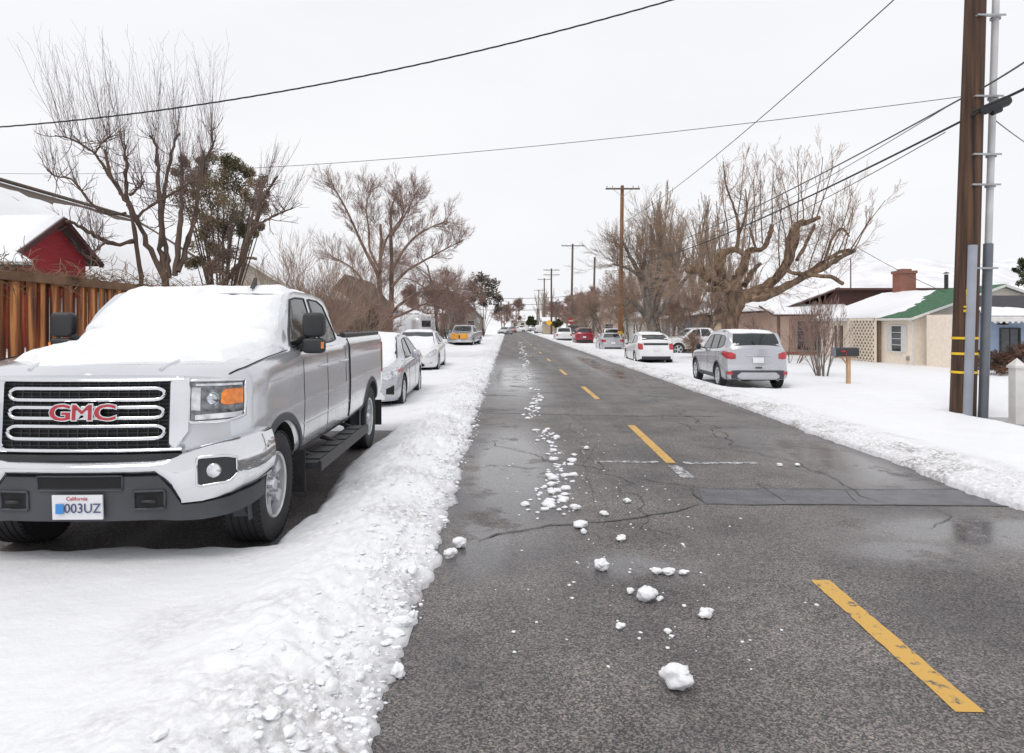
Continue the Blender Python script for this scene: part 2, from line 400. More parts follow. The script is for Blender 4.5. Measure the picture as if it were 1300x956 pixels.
    L.new(vo.outputs['Distance'], bp.inputs['Height']); L.new(bp.outputs[0], b.inputs['Normal'])
    MATS['asphalt'] = m; return m
asphalt_m = asphalt()
mb = MB()
ysr = np.array([-60, -20, -5, 1, 2, 4, 8, 16, 32, 64, 128, 256, 700.0])
g = np.array([[[x, y, -0.02 if abs(x+30) < 1 else 0.0] for x in (-6.5, 0, 4.6)] for y in ysr]); mb.grid(g)
g = np.array([[[x, y, float(base_z(x, y))-0.0] for x in (4.6, 4.9, 5.2, 5.6, 6.0, 6.6)] for y in ysr]); mb.grid(g)
tag(mb.build('road', asphalt_m, merge=0.001), kind='structure')
# earth below everything out to the horizon
mb = MB(); mb.grid(np.array([[[x, y, -0.75] for x in (-3000, 0, 3000)] for y in (-60, 0, 3500)]))
tag(mb.build('ground', snow_clean), kind='structure')
mb = MB(); mb.grid(np.array([[[x, y, float(base_z(x, y))-0.03] for x in (8.4, 10.5, 14.0)] for y in (10.7, 12, 14.6)]))
tag(mb.build('path', mat('wet_concrete', (0.26, 0.25, 0.24), 0.35, var=0.2, vscale=3, bump=0.2, bscale=30)), kind='structure')

# ---- paint, cracks, trench patch
rng = np.random.default_rng(5)
def strip(name, pts, width, m, z=0.004, jit=0.0, seg=0.05, taper=True, wj=0.4):
    pts = np.array(pts, float); out = []
    for a, b in zip(pts[:-1], pts[1:]):
        n = max(2, int(np.linalg.norm(b-a)/seg)); out += [a+(b-a)*i/n for i in range(n)]
    out.append(pts[-1]); Q = np.array(out)
    if jit:
        s = np.cumsum(np.r_[0, np.linalg.norm(np.diff(Q, axis=0), axis=1)])
        Q[:, 0] += jit*fbm(s*2.5, s*0+7.7, 3, 5); Q[:, 1] += jit*fbm(s*2.5, s*0+19.7, 4, 5)
    T = np.gradient(Q, axis=0); T /= np.linalg.norm(T, axis=1, keepdims=True)+1e-9; Nn = np.stack([-T[:, 1], T[:, 0]], 1)
    w = width/2*(1+wj*rng.uniform(-1, 1, len(Q)))
    if taper: w = w*np.clip(np.minimum(np.arange(len(Q)), np.arange(len(Q))[::-1])/6+0.2, 0, 1)
    A = Q+Nn*w[:, None]; B = Q-Nn*w[:, None]
    bz = lambda q: np.c_[q, np.array([float(base_z(x, y))+z for x, y in q])]
    m_ = MB(); m_.grid(np.stack([bz(A), bz(B)], 1)); return tag(m_.build(name, m), kind='structure')
def worn(name, col, wear):
    m = bpy.data.materials.new(name); m.use_nodes = True; nt = m.node_tree; N = nt.nodes; L = nt.links
    b = N['Principled BSDF']; b.inputs['Roughness'].default_value = 0.5
    g = N.new('ShaderNodeNewGeometry'); n = N.new('ShaderNodeTexNoise'); n.inputs['Scale'].default_value = 26; n.inputs['Detail'].default_value = 8; n.inputs['Roughness'].default_value = 0.75
    mp = N.new('ShaderNodeMapping'); mp.inputs['Scale'].default_value = (0.55, 0.5, 1); L.new(g.outputs['Position'], mp.inputs['Vector']); L.new(mp.outputs[0], n.inputs['Vector'])
    r = N.new('ShaderNodeValToRGB'); r.color_ramp.elements[0].position = wear; r.color_ramp.elements[1].position = wear+0.07
    r.color_ramp.elements[0].color = (0.09, 0.085, 0.08, 1); r.color_ramp.elements[1].color = (*col, 1)
    L.new(n.outputs['Fac'], r.inputs[0]); L.new(r.outputs[0], b.inputs['Base Color']); return m
yel = worn('yellow_line_paint', (0.60, 0.35, 0.065), 0.375); wht = worn('white_line_paint', (0.52, 0.52, 0.54), 0.47)
tar = mat('tar', (0.012, 0.012, 0.013), 0.35, bump=0.3)
XC = 1.93
def g2(px, py): return G(px, py)[:2]
strip('road_marking', [g2(1232, 905), g2(1041, 737)], 0.118, yel, taper=False, wj=0.05)
strip('road_marking', [g2(852, 588), g2(801, 540)], 0.118, yel, taper=False, wj=0.05)
strip('road_marking', [g2(759, 507), g2(740, 491)], 0.118, yel, taper=False, wj=0.05)
y = g2(722, 477)[1]
for i in range(14):
    a = 22.3+i*7.5+ (i*0.9); strip('road_marking', [(1.9, a), (1.9, a+2.6)], 0.115, yel, taper=False, wj=0.03)
strip('road_marking', [g2(755, 586), g2(836, 587)], 0.10, wht, taper=False)
strip('road_marking', [g2(868, 588), g2(962, 588)], 0.10, wht, taper=False)
strip('road_marking', [g2(874, 607), g2(855, 591)], 0.14, wht, taper=False, wj=0.05)
trench = mat('trench_asphalt', (0.075, 0.077, 0.088), 0.26, var=0.3, vscale=5, bump=0.25, bscale=90)
mb = MB(); a = [G(888, 621), G(1240, 621), G(1292, 643), G(893, 640)]
mb.add([(p[0], p[1], 0.003) for p in a], [(0, 1, 2, 3)]); tag(mb.build('road_patch', trench), kind='structure')
cr1 = [(596, 688), (640, 676), (700, 668), (760, 664), (820, 655), (860, 645), (893, 640)]
for pl, w, j in ((cr1, 0.022, 0.10), ([(893, 640), (960, 641), (1050, 641), (1140, 641), (1292, 643)], 0.018, 0.03), ([(888, 621), (1000, 621), (1120, 622), (1240, 621)], 0.012, 0.02),
                 ([(893, 640), (876, 619)], 0.02, 0.05), ([(800, 606), (840, 612), (888, 619)], 0.012, 0.06), ([(620, 560), (655, 572), (700, 586), (745, 592), (790, 600)], 0.013, 0.15),
                 ([(985, 621), (960, 612), (1000, 641)], 0.008, 0.04), ([(1070, 621), (1092, 641)], 0.008, 0.03), ([(1120, 641), (1060, 610), (1010, 588), (960, 575), (880, 565)], 0.010, 0.12),
                 ([(835, 528), (880, 545), (930, 560), (1100, 575)], 0.010, 0.15), ([(600, 524), (700, 526), (800, 528), (920, 529)], 0.03, 0.08), ([(700, 500), (820, 503), (880, 506)], 0.03, 0.1),
                 ([(640, 455), (740, 456), (800, 458)], 0.05, 0.1), ([(1170, 641), (1210, 655), (1180, 672)], 0.008, 0.06), ([(760, 560), (740, 590), (757, 640)], 0.006, 0.05)):
    strip('road_crack', [g2(*p) for p in pl], w, tar, z=0.006, jit=j)
for y0 in (18, 27, 41, 60): strip('road_crack', [(-0.4, y0), (1.5, y0+0.4), (4.4, y0-0.5)], 0.03, tar, z=0.006, jit=0.25)
strip('road_crack', [(1.2, 5.2), (1.0, 9), (1.25, 16), (1.1, 30)], 0.008, tar, z=0.006, jit=0.3)
strip('road_crack', [(3.1, 9), (3.3, 14), (3.0, 22), (3.2, 40)], 0.012, tar, z=0.006, jit=0.3)

# ---- loose snow: lumps
def ico(sub=2):
    bm = bmesh.new(); bmesh.ops.create_icosphere(bm, subdivisions=sub, radius=1.0)
    v = np.array([x.co[:] for x in bm.verts]); f = np.array([[w.index for w in p.verts] for p in bm.faces]); bm.free(); return v, f
ICO1, ICO2, ICO3 = ico(1), ico(2), ico(3)
def lump(r, sub, rg, flat=0.65):
    v, f = sub; v = v.copy(); s = int(rg.integers(1e6))
    n = 0.38*fbm(v[:, 0]*1.3+s, v[:, 1]*1.3+v[:, 2]*1.7, s, 4)+0.40*fbm(v[:, 2]*2.4+s, v[:, 1]*2.1-v[:, 0], s+3, 4)-0.12*np.abs(fbm(v[:, 0]*4+s, v[:, 1]*4+v[:, 2]*3, s+5, 3))
    v = v*(1+n)[:, None]*np.array([rg.uniform(0.8, 1.35), rg.uniform(0.8, 1.2), flat*rg.uniform(0.8, 1.2)])*r
    a = rg.uniform(0, 2*PI); R = np.array([[math.cos(a), -math.sin(a), 0], [math.sin(a), math.cos(a), 0], [0, 0, 1]])
    return v@R.T, f
V_, F_ = [], []; nn = 0; rg = np.random.default_rng(11)
for i in range(4200):
    y = 1.8*math.exp(rg.uniform(0, 3.2)); side = rg.random() < 0.62
    if side: x = XL-0.02-abs(rg.normal(0, 0.22))+rg.normal(0, 0.05)
    else: x = XR+0.05+abs(rg.normal(0, 0.35)); 
    if not side and y < 4: continue
    r = min(0.042, 0.0055*math.exp(abs(rg.normal(0, 0.75)))*(1.2 if side else 0.9))
    z = float(snow_z(np.array([x]), np.array([y]))[0]) if side else float(snow_z(np.array([x]), np.array([y]))[0])
    v, f = lump(r, ICO2 if (y < 7 and r > 0.02) else ICO1, rg); v = v*rg.uniform(0.6, 1.3, 3)
    V_.append(v+np.array([x, y, max(z, 0 if side else float(base_z(x, y)))+r*0.25])); F_.append(f+nn); nn += len(v)
o = fast_obj('snow_rubble', np.concatenate(V_), np.concatenate(F_), snow_m, smooth=False); tag(o, 'small crumbs of ploughed snow scattered along both edges of the street', 'snow', kind='stuff')
chunks = [  # px, py(base), radius m, count, label
 (765, 722, 0.058, 1, 'flat oblong snow chunk lying alone in the middle of the lane'),
 (822, 762, 0.062, 1, 'largest knobbly snow chunk in the near lane'),
 (862, 874, 0.068, 1, 'snow chunk nearest to the camera at the bottom of the road'),
 (897, 782, 0.046, 1, 'narrow snow chunk closest to the near yellow dash'),
 (788, 795, 0.030, 1, 'small snow chunk standing alone left of the largest one'),
 (848, 801, 0.020, 1, 'tiny grey snow lump just right of the small standing chunk'),
 (788, 685, 0.040, 1, 'round snow chunk below the crack, above the oblong one'),
 (796, 636, 0.038, 1, 'snow chunk right of the trail, just above the long crack'),
 (768, 652, 0.036, 1, 'round snow chunk sitting right on the long crack'),
 (835, 727, 0.038, 1, 'left lump of the three in a row beside the oblong chunk'),
 (849, 727, 0.040, 1, 'middle lump of the three in a row beside the oblong chunk'),
 (868, 727, 0.030, 1, 'flat right lump of the three in a row beside the oblong chunk'),
 (737, 668, 0.060, 1, 'wide snow chunk lying across the long crack'),
 (741, 675, 0.030, 1, 'small snow lump tucked under the wide chunk on the crack'),
 (730, 645, 0.042, 1, 'snow chunk at the lower end of the trail, above the wide chunk'),
 (745, 568, 0.040, 1, 'snow chunk lying right of the trail, level with the broken yellow dash'),
 (990, 589, 0.030, 1, 'left of two small snow lumps beside the white cross line end'),
 (1013, 589, 0.028, 1, 'right of two small snow lumps beside the white cross line end'),
 (801, 752, 0.026, 1, 'little snow lump touching the left of the largest chunk'),
 (838, 760, 0.024, 1, 'little translucent lump touching the right of the largest chunk'),
 (700, 694, 0.0, 0, ''), (555, 633, 0.075, 1, 'dirty snow chunk that rolled off the left bank onto the asphalt'),
 (571, 706, 0.050, 1, 'brownish slush lump at the foot of the left bank'),
 (583, 694, 0.060, 1, 'grey slush heap at the foot of the left bank where the crack starts'),
]
rg = np.random.default_rng(3)
for px, py, r, c, lab in chunks:
    if not c: continue
    p = G(px, py+3); r *= 0.9; me_v, me_f = [], []; n0 = 0
    for k in range(3 if r > 0.035 else 2):
        v, f = lump(r*(1 if k == 0 else rg.uniform(0.5, 0.8)), ICO3, rg, 0.62)
        off = np.array([0, 0, 0]) if k == 0 else np.array([rg.uniform(-0.7, 0.7)*r, rg.uniform(-0.5, 0.5)*r, rg.uniform(-0.1, 0.25)*r])
        me_v.append(v+off); me_f.append(f+n0); n0 += len(v)
    v = np.concatenate(me_v); v[:, 2] -= v[:, 2].min(); v[:, 2] -= r*0.06
    o = fast_obj('snow_chunk', v, np.concatenate(me_f), snow_clean); o.location = (p[0], p[1]+r*0.5, 0)
    tag(o, lab, 'snow chunk', 'snow chunks lying on the asphalt')
# the trail of small lumps running up the lane
V_, F_ = [], []; nn = 0
def put(x, y, r):
    global nn
    v, f = lump(r, ICO2, rg, 0.5); V_.append(v+np.array([x, y, r*0.2])); F_.append(f+nn); nn += len(v)
for i in range(430):
    y = 5.7*math.exp(rg.uniform(0, 2.5)); xc = 0.47+0.012*(y-6.3)+0.12*math.sin(y*0.9); gap = vn(y*1.4, 0.3, 4)
    if gap < 0.30: continue
    put(xc+rg.normal(0, 0.085), y, min(0.055, 0.015*math.exp(abs(rg.normal(0, 0.7)))))
for i in range(150):
    y = 3.2*math.exp(rg.uniform(0, 1.2)); put(rg.normal(0.8, 0.45), y, rg.uniform(0.004, 0.012))
o = fast_obj('snow_trail', np.concatenate(V_), np.concatenate(F_), snow_clean); tag(o, 'broken trail of small snow lumps dropped along the middle of the lane', 'snow', kind='stuff')
# ================================================================ VEHICLES
def catmull(p, n):
    p = np.asarray(p, float); k = len(p)
    pp = np.vstack([2*p[0]-p[1], p, 2*p[-1]-p[-2]]); out = []
    for i in range(k-1):
        a, b, c, d = pp[i:i+4]
        for j in range(n):
            t = j/n; out.append(0.5*((2*b)+(-a+c)*t+(2*a-5*b+4*c-d)*t*t+(-a+3*b-3*c+d)*t**3))
    out.append(p[-1]); return np.array(out)

OFS = np.array([-1, -0.5, 0, 0.5, 1.0])
class Body:
    """local frame: x to the side, y from the nose (0) to the tail (L), z up"""
    NV = 4
    def __init__(s, L, W, zb, belt, top, wid, front, rear, bowF=0.12, bowR=0.10, bowW=0.10, cowl=None, backl=None, tumble=0.22, sm=0.05, mid=0.0, inset=0.07, sq=0.0):
        s.L, s.W = L, W; s.k = dict(zb=zb, belt=belt, top=top, wid=wid); s.front, s.rear = np.array(front, float).T, np.array(rear, float).T
        s.bowF, s.bowR, s.bowW, s.cowl, s.backl, s.tumble, s.sm, s.mid, s.inset, s.sq = bowF, bowR, bowW, cowl, backl, tumble, sm, mid, inset, sq
    def ev(s, key, t):
        if not hasattr(s, '_e'): s._e = {}; s._ka = {k: np.array(v, float) for k, v in s.k.items()}
        kk = (key, round(float(t), 5))
        if kk in s._e: return s._e[kk]
        a = s._ka[key]; sm = s.sm if key != 'zb' else 0.02
        sm = min(sm, max(0.0, t)+0.0001, max(0.0, s.L-t)+0.0001)
        s._e[kk] = float(np.interp(t+sm*OFS, a[:, 0], a[:, 1]).sum()/5); return s._e[kk]
    def ring(s, t):
        zb, be, tp, W = (s.ev(k, t) for k in ('zb', 'belt', 'top', 'wid'))
        h = max(tp-be, 0.004); hh = h-0.025 if h > 0.1 else h
        g = sstep(0.04, 0.35, h); g = float(g)
        xg = W-s.inset-0.02*g; x6 = xg-(s.tumble*h*0.9)*1.0-0.10*(1-g); x7 = x6-0.05-0.09*(1-g)-0.05*s.sq*0
        z5 = be+min(0.02, h*0.3)
        return np.array([[W-0.07, zb], [W-0.015, zb+0.10], [W, zb+0.45*(be-zb)], [W-0.004-s.mid, zb+0.62*(be-zb)], [W-0.012, be-0.10], [W-0.04, be-0.015],
                         [xg, z5], [x6, be+h*(0.86 if g > 0.5 else 0.6)], [x7, be+h*(0.965 if g > .5 else 0.8)], [x7*0.55, tp-0.012*g-h*0.06*(1-g)], [0, tp]])
    def yof(s, t, x, z):
        W = s.ev('wid', min(max(t, 0), s.L)) ; r = min(1.0, abs(x)/s.W)
        f = max(0.0, 1-t/0.7)**1.5; b = max(0.0, 1-(s.L-t)/0.7)**1.5
        y = t
        if f > 0: y += f*(float(np.interp(z, s.front[0], s.front[1]))+s.bowF*r**2.2)
        if b > 0: y -= b*(float(np.interp(z, s.rear[0], s.rear[1]))+s.bowR*r**2.2)
        if s.cowl is not None: y += s.bowW*math.exp(-((t-s.cowl)/0.45)**2)*r**2
        if s.backl is not None: y -= 0.06*math.exp(-((t-s.backl)/0.4)**2)*r**2
        return y
    def fine(s, t):
        key = round(float(t), 4)
        if not hasattr(s, '_c'): s._c = {}
        if key not in s._c: s._c[key] = catmull(s.ring(t), s.NV)
        return s._c[key]
    def pt3(s, t, x, z): return np.array([x, s.yof(t, x, z), z])
    def side(s, t, z, off=0.0):                      # point on the flank at height z
        c = s.fine(t)[:8*s.NV+1]; zz = np.maximum.accumulate(c[:, 1]); x = float(np.interp(z, zz, c[:, 0]))
        return s.pt3(t, x+off, z)
    def topz(s, t, x):
        c = s.fine(t)[6*s.NV:]; xs = c[::-1, 0]; zs = c[::-1, 1]
        return float(np.interp(abs(x), np.maximum.accumulate(xs), zs))
    def top_pt(s, t, x, off=0.0):
        z = s.topz(t, x); p = s.pt3(t, x, z)
        if off:
            a = s.pt3(t+0.02, x, s.topz(t+0.02, x)); b = s.pt3(t, x+0.02, s.topz(t, abs(x+0.02)))
            n = np.cross(b-p, a-p); n /= np.linalg.norm(n)+1e-9
            if n[2] < 0: n = -n
            p = p+n*off
        return p
    def topmid(s, t): return s.ev('top', t)
    def build(s, m, parent, name='body', wheels=(), wr=0.36, extra=None, archlining=True):
        ts = np.unique(np.concatenate([np.linspace(0, 0.5, 11), np.linspace(0.5, s.L-0.4, int((s.L-0.9)/0.07)), np.linspace(s.L-0.4, s.L, 9)]))
        R = []
        for t in ts:
            c = s.fine(t); R.append([s.pt3(t, x, z) for x, z in c])
        R = np.array(R); mb = MB(); mb.grid(R); Lf = R*np.array([-1, 1, 1]); mb.grid(Lf, flip=True)
        M = 15; fr = np.linspace(-1, 1, M)
        for e, t in ((0, 0.0), (-1, s.L)):
            c = s.fine(t); g = np.array([[s.pt3(t, x*f, z) for f in fr] for x, z in c]); mb.grid(g)
        mb.grid(np.array([[s.pt3(t, s.fine(t)[0][0]*f, s.fine(t)[0][1]) for f in fr] for t in ts]))
        o = mb.build(name, [m, dark_void], None, merge=0.00005)
        for (y, z, r) in wheels:
            for sg in (-1, 1):
                cut = MB(); cc = [(y+r*math.cos(a)+0.0007, z+r*math.sin(a)+0.0011) for a in np.linspace(0, 2*PI, 48, endpoint=False)]
                x0, x1 = sorted((sg*(s.W-0.42), sg*(s.W+0.2))); cut.prism(cc, x0, x1, 'x'); boolean(o, cut)
        if extra: cut = MB(); extra(cut); boolean(o, cut)
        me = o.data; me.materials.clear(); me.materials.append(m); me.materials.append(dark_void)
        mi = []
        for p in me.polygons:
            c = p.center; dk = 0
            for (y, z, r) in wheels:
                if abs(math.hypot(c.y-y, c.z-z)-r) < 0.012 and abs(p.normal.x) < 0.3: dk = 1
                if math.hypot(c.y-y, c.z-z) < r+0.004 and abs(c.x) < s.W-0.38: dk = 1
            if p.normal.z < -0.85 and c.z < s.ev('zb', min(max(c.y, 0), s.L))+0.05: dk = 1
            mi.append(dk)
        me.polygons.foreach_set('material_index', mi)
        me.shade_smooth(); me.set_sharp_from_angle(angle=math.radians(32))
        o.parent = parent; s.o = o; return o
    # ---- slabs lying on the skin
    def wrap(s, end, z):
        key = (end, round(z, 4))
        if not hasattr(s, '_w'): s._w = {}
        if key in s._w: return s._w[key]
        t0 = 0.0 if end == 'f' else s.L; sg = 1 if end == 'f' else -1
        def xr(t):
            c = s.fine(t)[:6*s.NV+1]; return float(np.interp(z, np.maximum.accumulate(c[:, 1]), c[:, 0]))
        xe = xr(t0); pts = [(x, s.yof(t0, x, z)) for x in np.linspace(0, xe, 16)]
        for t in np.linspace(0.03, 1.3, 30): tt = t0+sg*t; x = xr(tt); pts.append((x, s.yof(tt, x, z)))
        p = np.array(pts); L = np.r_[0, np.cumsum(np.linalg.norm(np.diff(p, axis=0), axis=1))]
        s._w[key] = (p, L); return p, L
    def wpt(s, end, q, z, off):
        p, L = s.wrap(end, z); a = abs(q); sg = 1 if q >= 0 else -1
        def at(u): return np.array([np.interp(u, L, p[:, 0]), np.interp(u, L, p[:, 1])])
        c = at(a); d = at(a+0.04)-at(max(a-0.04, 0)); d /= np.linalg.norm(d)+1e-9
        if a < 1e-6: d = np.array([1.0, 0])
        n = np.array([d[1], -d[0]]) if end == 'f' else np.array([-d[1], d[0]])
        c = c+n*off; return np.array([c[0]*sg, c[1], z])
    def slab(s, mb, end, tab, off=0.012, back=-0.02, n=14, m=3, mi=0, mirror=False, bev=0.25, bulge=0.0):
        """tab: rows (s, zlo, zhi)"""
        tab = np.array(tab, float)
        for sgn in ((1, -1) if mirror else (1,)):
            S = np.linspace(tab[0, 0], tab[-1, 0], n); S = np.unique(np.concatenate([S, tab[:, 0]]))
            g = []
            lo = np.interp(S, tab[:, 0], tab[:, 1]); hi = np.interp(S, tab[:, 0], tab[:, 2])
            b = min(0.012, 0.2*float(np.max(hi-lo)))
            for q, l, h in zip(S, lo, hi):
                col = [s.wpt(end, q*sgn, l, back), s.wpt(end, q*sgn, l, off*(1-bev))]
                for k in range(m+1): col.append(s.wpt(end, q*sgn, l+(h-l)*(0.04+0.92*k/m) if h-l > 2*b else (l+h)/2*1.0+(h-l)*(k/m-0.5)*0.8, off+bulge*(1-(2*k/m-1)**2)))
                col += [s.wpt(end, q*sgn, h, off*(1-bev)), s.wpt(end, q*sgn, h, back)]
                g.append(col)
            g = np.array(g); mb.grid(g, mi)
            for e in (0, -1):
                ring = g[e]; mb.add(ring, [tuple(range(len(ring)))], mi)
        return mb
    def frame(s, mb, end, tab, w, off, n=16, mi=0, mirror=False):   # rim round the outline tab
        tab = np.array(tab, float)
        for sgn in ((1, -1) if mirror else (1,)):
            S = np.linspace(tab[0, 0], tab[-1, 0], n); lo = np.interp(S, tab[:, 0], tab[:, 1]); hi = np.interp(S, tab[:, 0], tab[:, 2])
            path = [s.wpt(end, q*sgn, z, off) for q, z in zip(S, lo)]+[s.wpt(end, S[-1]*sgn, z, off) for z in np.linspace(lo[-1], hi[-1], 5)[1:-1]]+[s.wpt(end, q*sgn, z, off) for q, z in zip(S[::-1], hi[::-1])]+[s.wpt(end, S[0]*sgn, z, off) for z in np.linspace(hi[0], lo[0], 5)[1:-1]]
            path.append(path[0]); mb.tube(path, w/2, 6, caps=False, mi=mi)
        return mb
    def glass(s, mb, tab, off=0.004, n=14, m=8, mirror=True, which=None):     # side glass: rows (t, zlo, zhi)
        tab = np.array(tab, float)
        for sgn in ((1, -1) if which is None else (which,)):
            S = np.unique(np.concatenate([np.linspace(tab[0, 0], tab[-1, 0], n), tab[:, 0]]))
            g = np.array([[s.side(q, np.interp(q, tab[:, 0], tab[:, 1])*(1-k/m)+np.interp(q, tab[:, 0], tab[:, 2])*k/m, off) for k in range(m+1)] for q in S])
            g[..., 0] *= sgn; mb.grid(g)
        return mb
    def gframe(s, mb, tab, w, off=0.004, n=18, which=1):
        tab = np.array(tab, float); S = np.unique(np.concatenate([np.linspace(tab[0, 0], tab[-1, 0], n), tab[:, 0]]))
        lo = np.interp(S, tab[:, 0], tab[:, 1]); hi = np.interp(S, tab[:, 0], tab[:, 2])
        path = [s.side(q, z, off) for q, z in zip(S, lo)]+[s.side(q, z, off) for q, z in zip(S[::-1], hi[::-1])]
        path.append(path[0]); path = np.array(path); path[:, 0] *= which
        mb.tube(path, w/2, 5, caps=False); return mb
    def topslab(s, mb, t0, t1, xh, off=0.004, n=12, m=12):
        g = np.array([[s.top_pt(t, f*np.interp(t, [t0, t1], xh), off) for f in np.linspace(-1, 1, m+1)] for t in np.linspace(t0, t1, n)])
        mb.grid(g); return mb
    def snowtop(s, t0, t1, xh, th, parent, seed=1, nt=60, nx=40, edge=0.10, name='snow_cover', shape=None, side=0.0):
        """a blanket of snow lying on bonnet, screen and roof, thinning to ragged edges"""
        T = np.linspace(t0, t1, nt); Fx = np.linspace(-1, 1, nx); g = []; gb = []
        for i, t in enumerate(T):
            w = np.interp(t, *zip(*xh)) if hasattr(xh, '__len__') else xh
            row, rb = [], []
            for f in Fx:
                x = f*w; d = min((t-t0), (t1-t), (1-abs(f))*w)
                if shape: d = min(d, shape(t, x))
                d += 0.05*fbm(t*3.1+seed, x*3.1, seed, 4)
                k = float(sstep(-0.01, edge, d))
                h = (th*(0.85+0.5*fbm(t*1.7, x*1.7+seed, seed+5, 3))+0.012*fbm(t*14, x*14, seed+6, 3))*k**0.6-0.012*(1-k)
                row.append(s.top_pt(t, x, h)); rb.append(s.top_pt(t, x, -0.02))
            g.append(row); gb.append(rb)
        mb = MB(); mb.grid(np.array(g)); return mb.build(name, snow_clean, parent, smooth=180)

def make_wheel(parent, x, y, z, r, w, side, spokes=5, detail=1, rimcol=None, rr=None, dish=0.02):
    """wheel > tyre, rim"""
    rr = rr or r*0.66; rimcol = rimcol or alloy
    n = 56 if detail > 1 else 28
    mb = MB(); mb.lathe([(0.001, -w*0.1), (rr*0.9, -w*0.1), (rr*0.9, w*0.12), (0.001, w*0.12)], n//2, 'x')
    hub = mb.build('wheel', dark_void, parent, smooth=40); hub.location = (x, y, z)
    if side < 0: hub.rotation_euler = (0, 0, PI)
    mb = MB(); hw = w/2
    prof = [(rr-0.01, -hw*0.8), (rr+0.01, -hw*0.92), (r*0.86, -hw), (r*0.95, -hw*0.93), (r*0.99, -hw*0.75)]
    for k in range(5):
        a = -0.7+k*0.35; prof += [(r, hw*(a-0.13)), (r, hw*(a+0.13)), (r-0.008, hw*(a+0.15)), (r-0.008, hw*(a+0.2))] if k < 4 else [(r, hw*(a-0.13)), (r, hw*(a+0.05))]
    prof += [(r*0.99, hw*0.75), (r*0.95, hw*0.93), (r*0.86, hw), (rr+0.035, hw*0.97), (rr+0.012, hw*0.9), (rr-0.012, hw*0.80)]
    mb.lathe(prof, n, 'x')
    if detail > 1:      # tread blocks along the shoulder
        for k in range(64):
            a = k*2*PI/64
            for sx in (-1, 1):
                mb.box((0, 0, 0), (hw*0.20, 0.022, 0.012)); v = mb.v[-1]; v = v+np.array([sx*hw*0.86, 0, r*0.978])
                c, s_ = math.cos(a), math.sin(a); v = np.stack([v[:, 0], v[:, 1]*c-v[:, 2]*s_, v[:, 1]*s_+v[:, 2]*c], 1); mb.v[-1] = v
    mb.build('tyre', rubber, hub, smooth=35)
    mb = MB()
    mb.lathe([(rr-0.012, hw*0.78), (rr+0.006, hw*0.86), (rr-0.004, hw*0.90), (rr-0.022, hw*0.84), (rr-0.03, hw*0.3), (rr-0.045, -hw*0.3)], n, 'x')
    mb.lathe([(0.001, hw*0.62+dish), (r*0.10, hw*0.62+dish), (r*0.13, hw*0.5+dish), (r*0.2, hw*0.38), (r*0.2, 0)], 20, 'x')
    for k in range(spokes):
        a0 = k*2*PI/spokes+PI/2; prv = None
        for (ra, wa, xa) in ((r*0.12, 0.075, hw*0.50+dish*0.5), (rr*0.6, 0.055, hw*0.60), (rr-0.012, 0.085, hw*0.72)):
            W2 = wa*r/0.36*(5/spokes)**0.6*0.55
            q = np.array([[xa, -W2, ra], [xa, W2, ra], [xa-0.045, W2*1.15, ra], [xa-0.045, -W2*1.15, ra]])
            c, s_ = math.cos(a0), math.sin(a0); q = np.stack([q[:, 0], q[:, 1]*c-q[:, 2]*s_, q[:, 1]*s_+q[:, 2]*c], 1)
            if prv is not None:
                mb.add(np.vstack([prv, q]), [(i, (i+1) % 4, 4+(i+1) % 4, 4+i) for i in range(4)])
            prv = q
    if detail > 1:
        for k in range(8):
            a = k*2*PI/8; mb.lathe([(0.001, 0.03), (0.012, 0.03), (0.014, 0)], 8, 'x', c=(hw*0.42+dish, 0.082*math.cos(a), 0.082*math.sin(a)))
    mb.build('rim', rimcol, hub, smooth=35)
    return hub

def seam(b, mb, t0, t1, z0, z1, w=0.006, sides=(1, -1), n=10):
    for sg in sides:
        pts = np.array([b.side(t0+(t1-t0)*k/n, z0+(z1-z0)*k/n, 0.0005) for k in range(n+1)]); pts[:, 0] *= sg
        mb.tube(pts, w/2, 4, caps=False)

def mirror_part(parent, b, t, z, m, size=(0.12, 0.10, 0.16), far=0.20, name='wing_mirror', both=True):
    for sg in ((1, -1) if both else (1,)):
        p = b.side(t, z, 0); p[0] *= sg
        mb = MB(); c = p+np.array([sg*far, 0.02, 0.05])
        v, f = ICO2; vv = np.sign(v)*np.abs(v)**0.75; mb.add(vv*np.array(size)*0.62*np.array([1, 0.8, 1])+c, f.tolist())
        mb.tube([p-np.array([sg*0.02, 0, 0]), c], 0.018, 6)
        mb.build(name, m, parent, smooth=60)

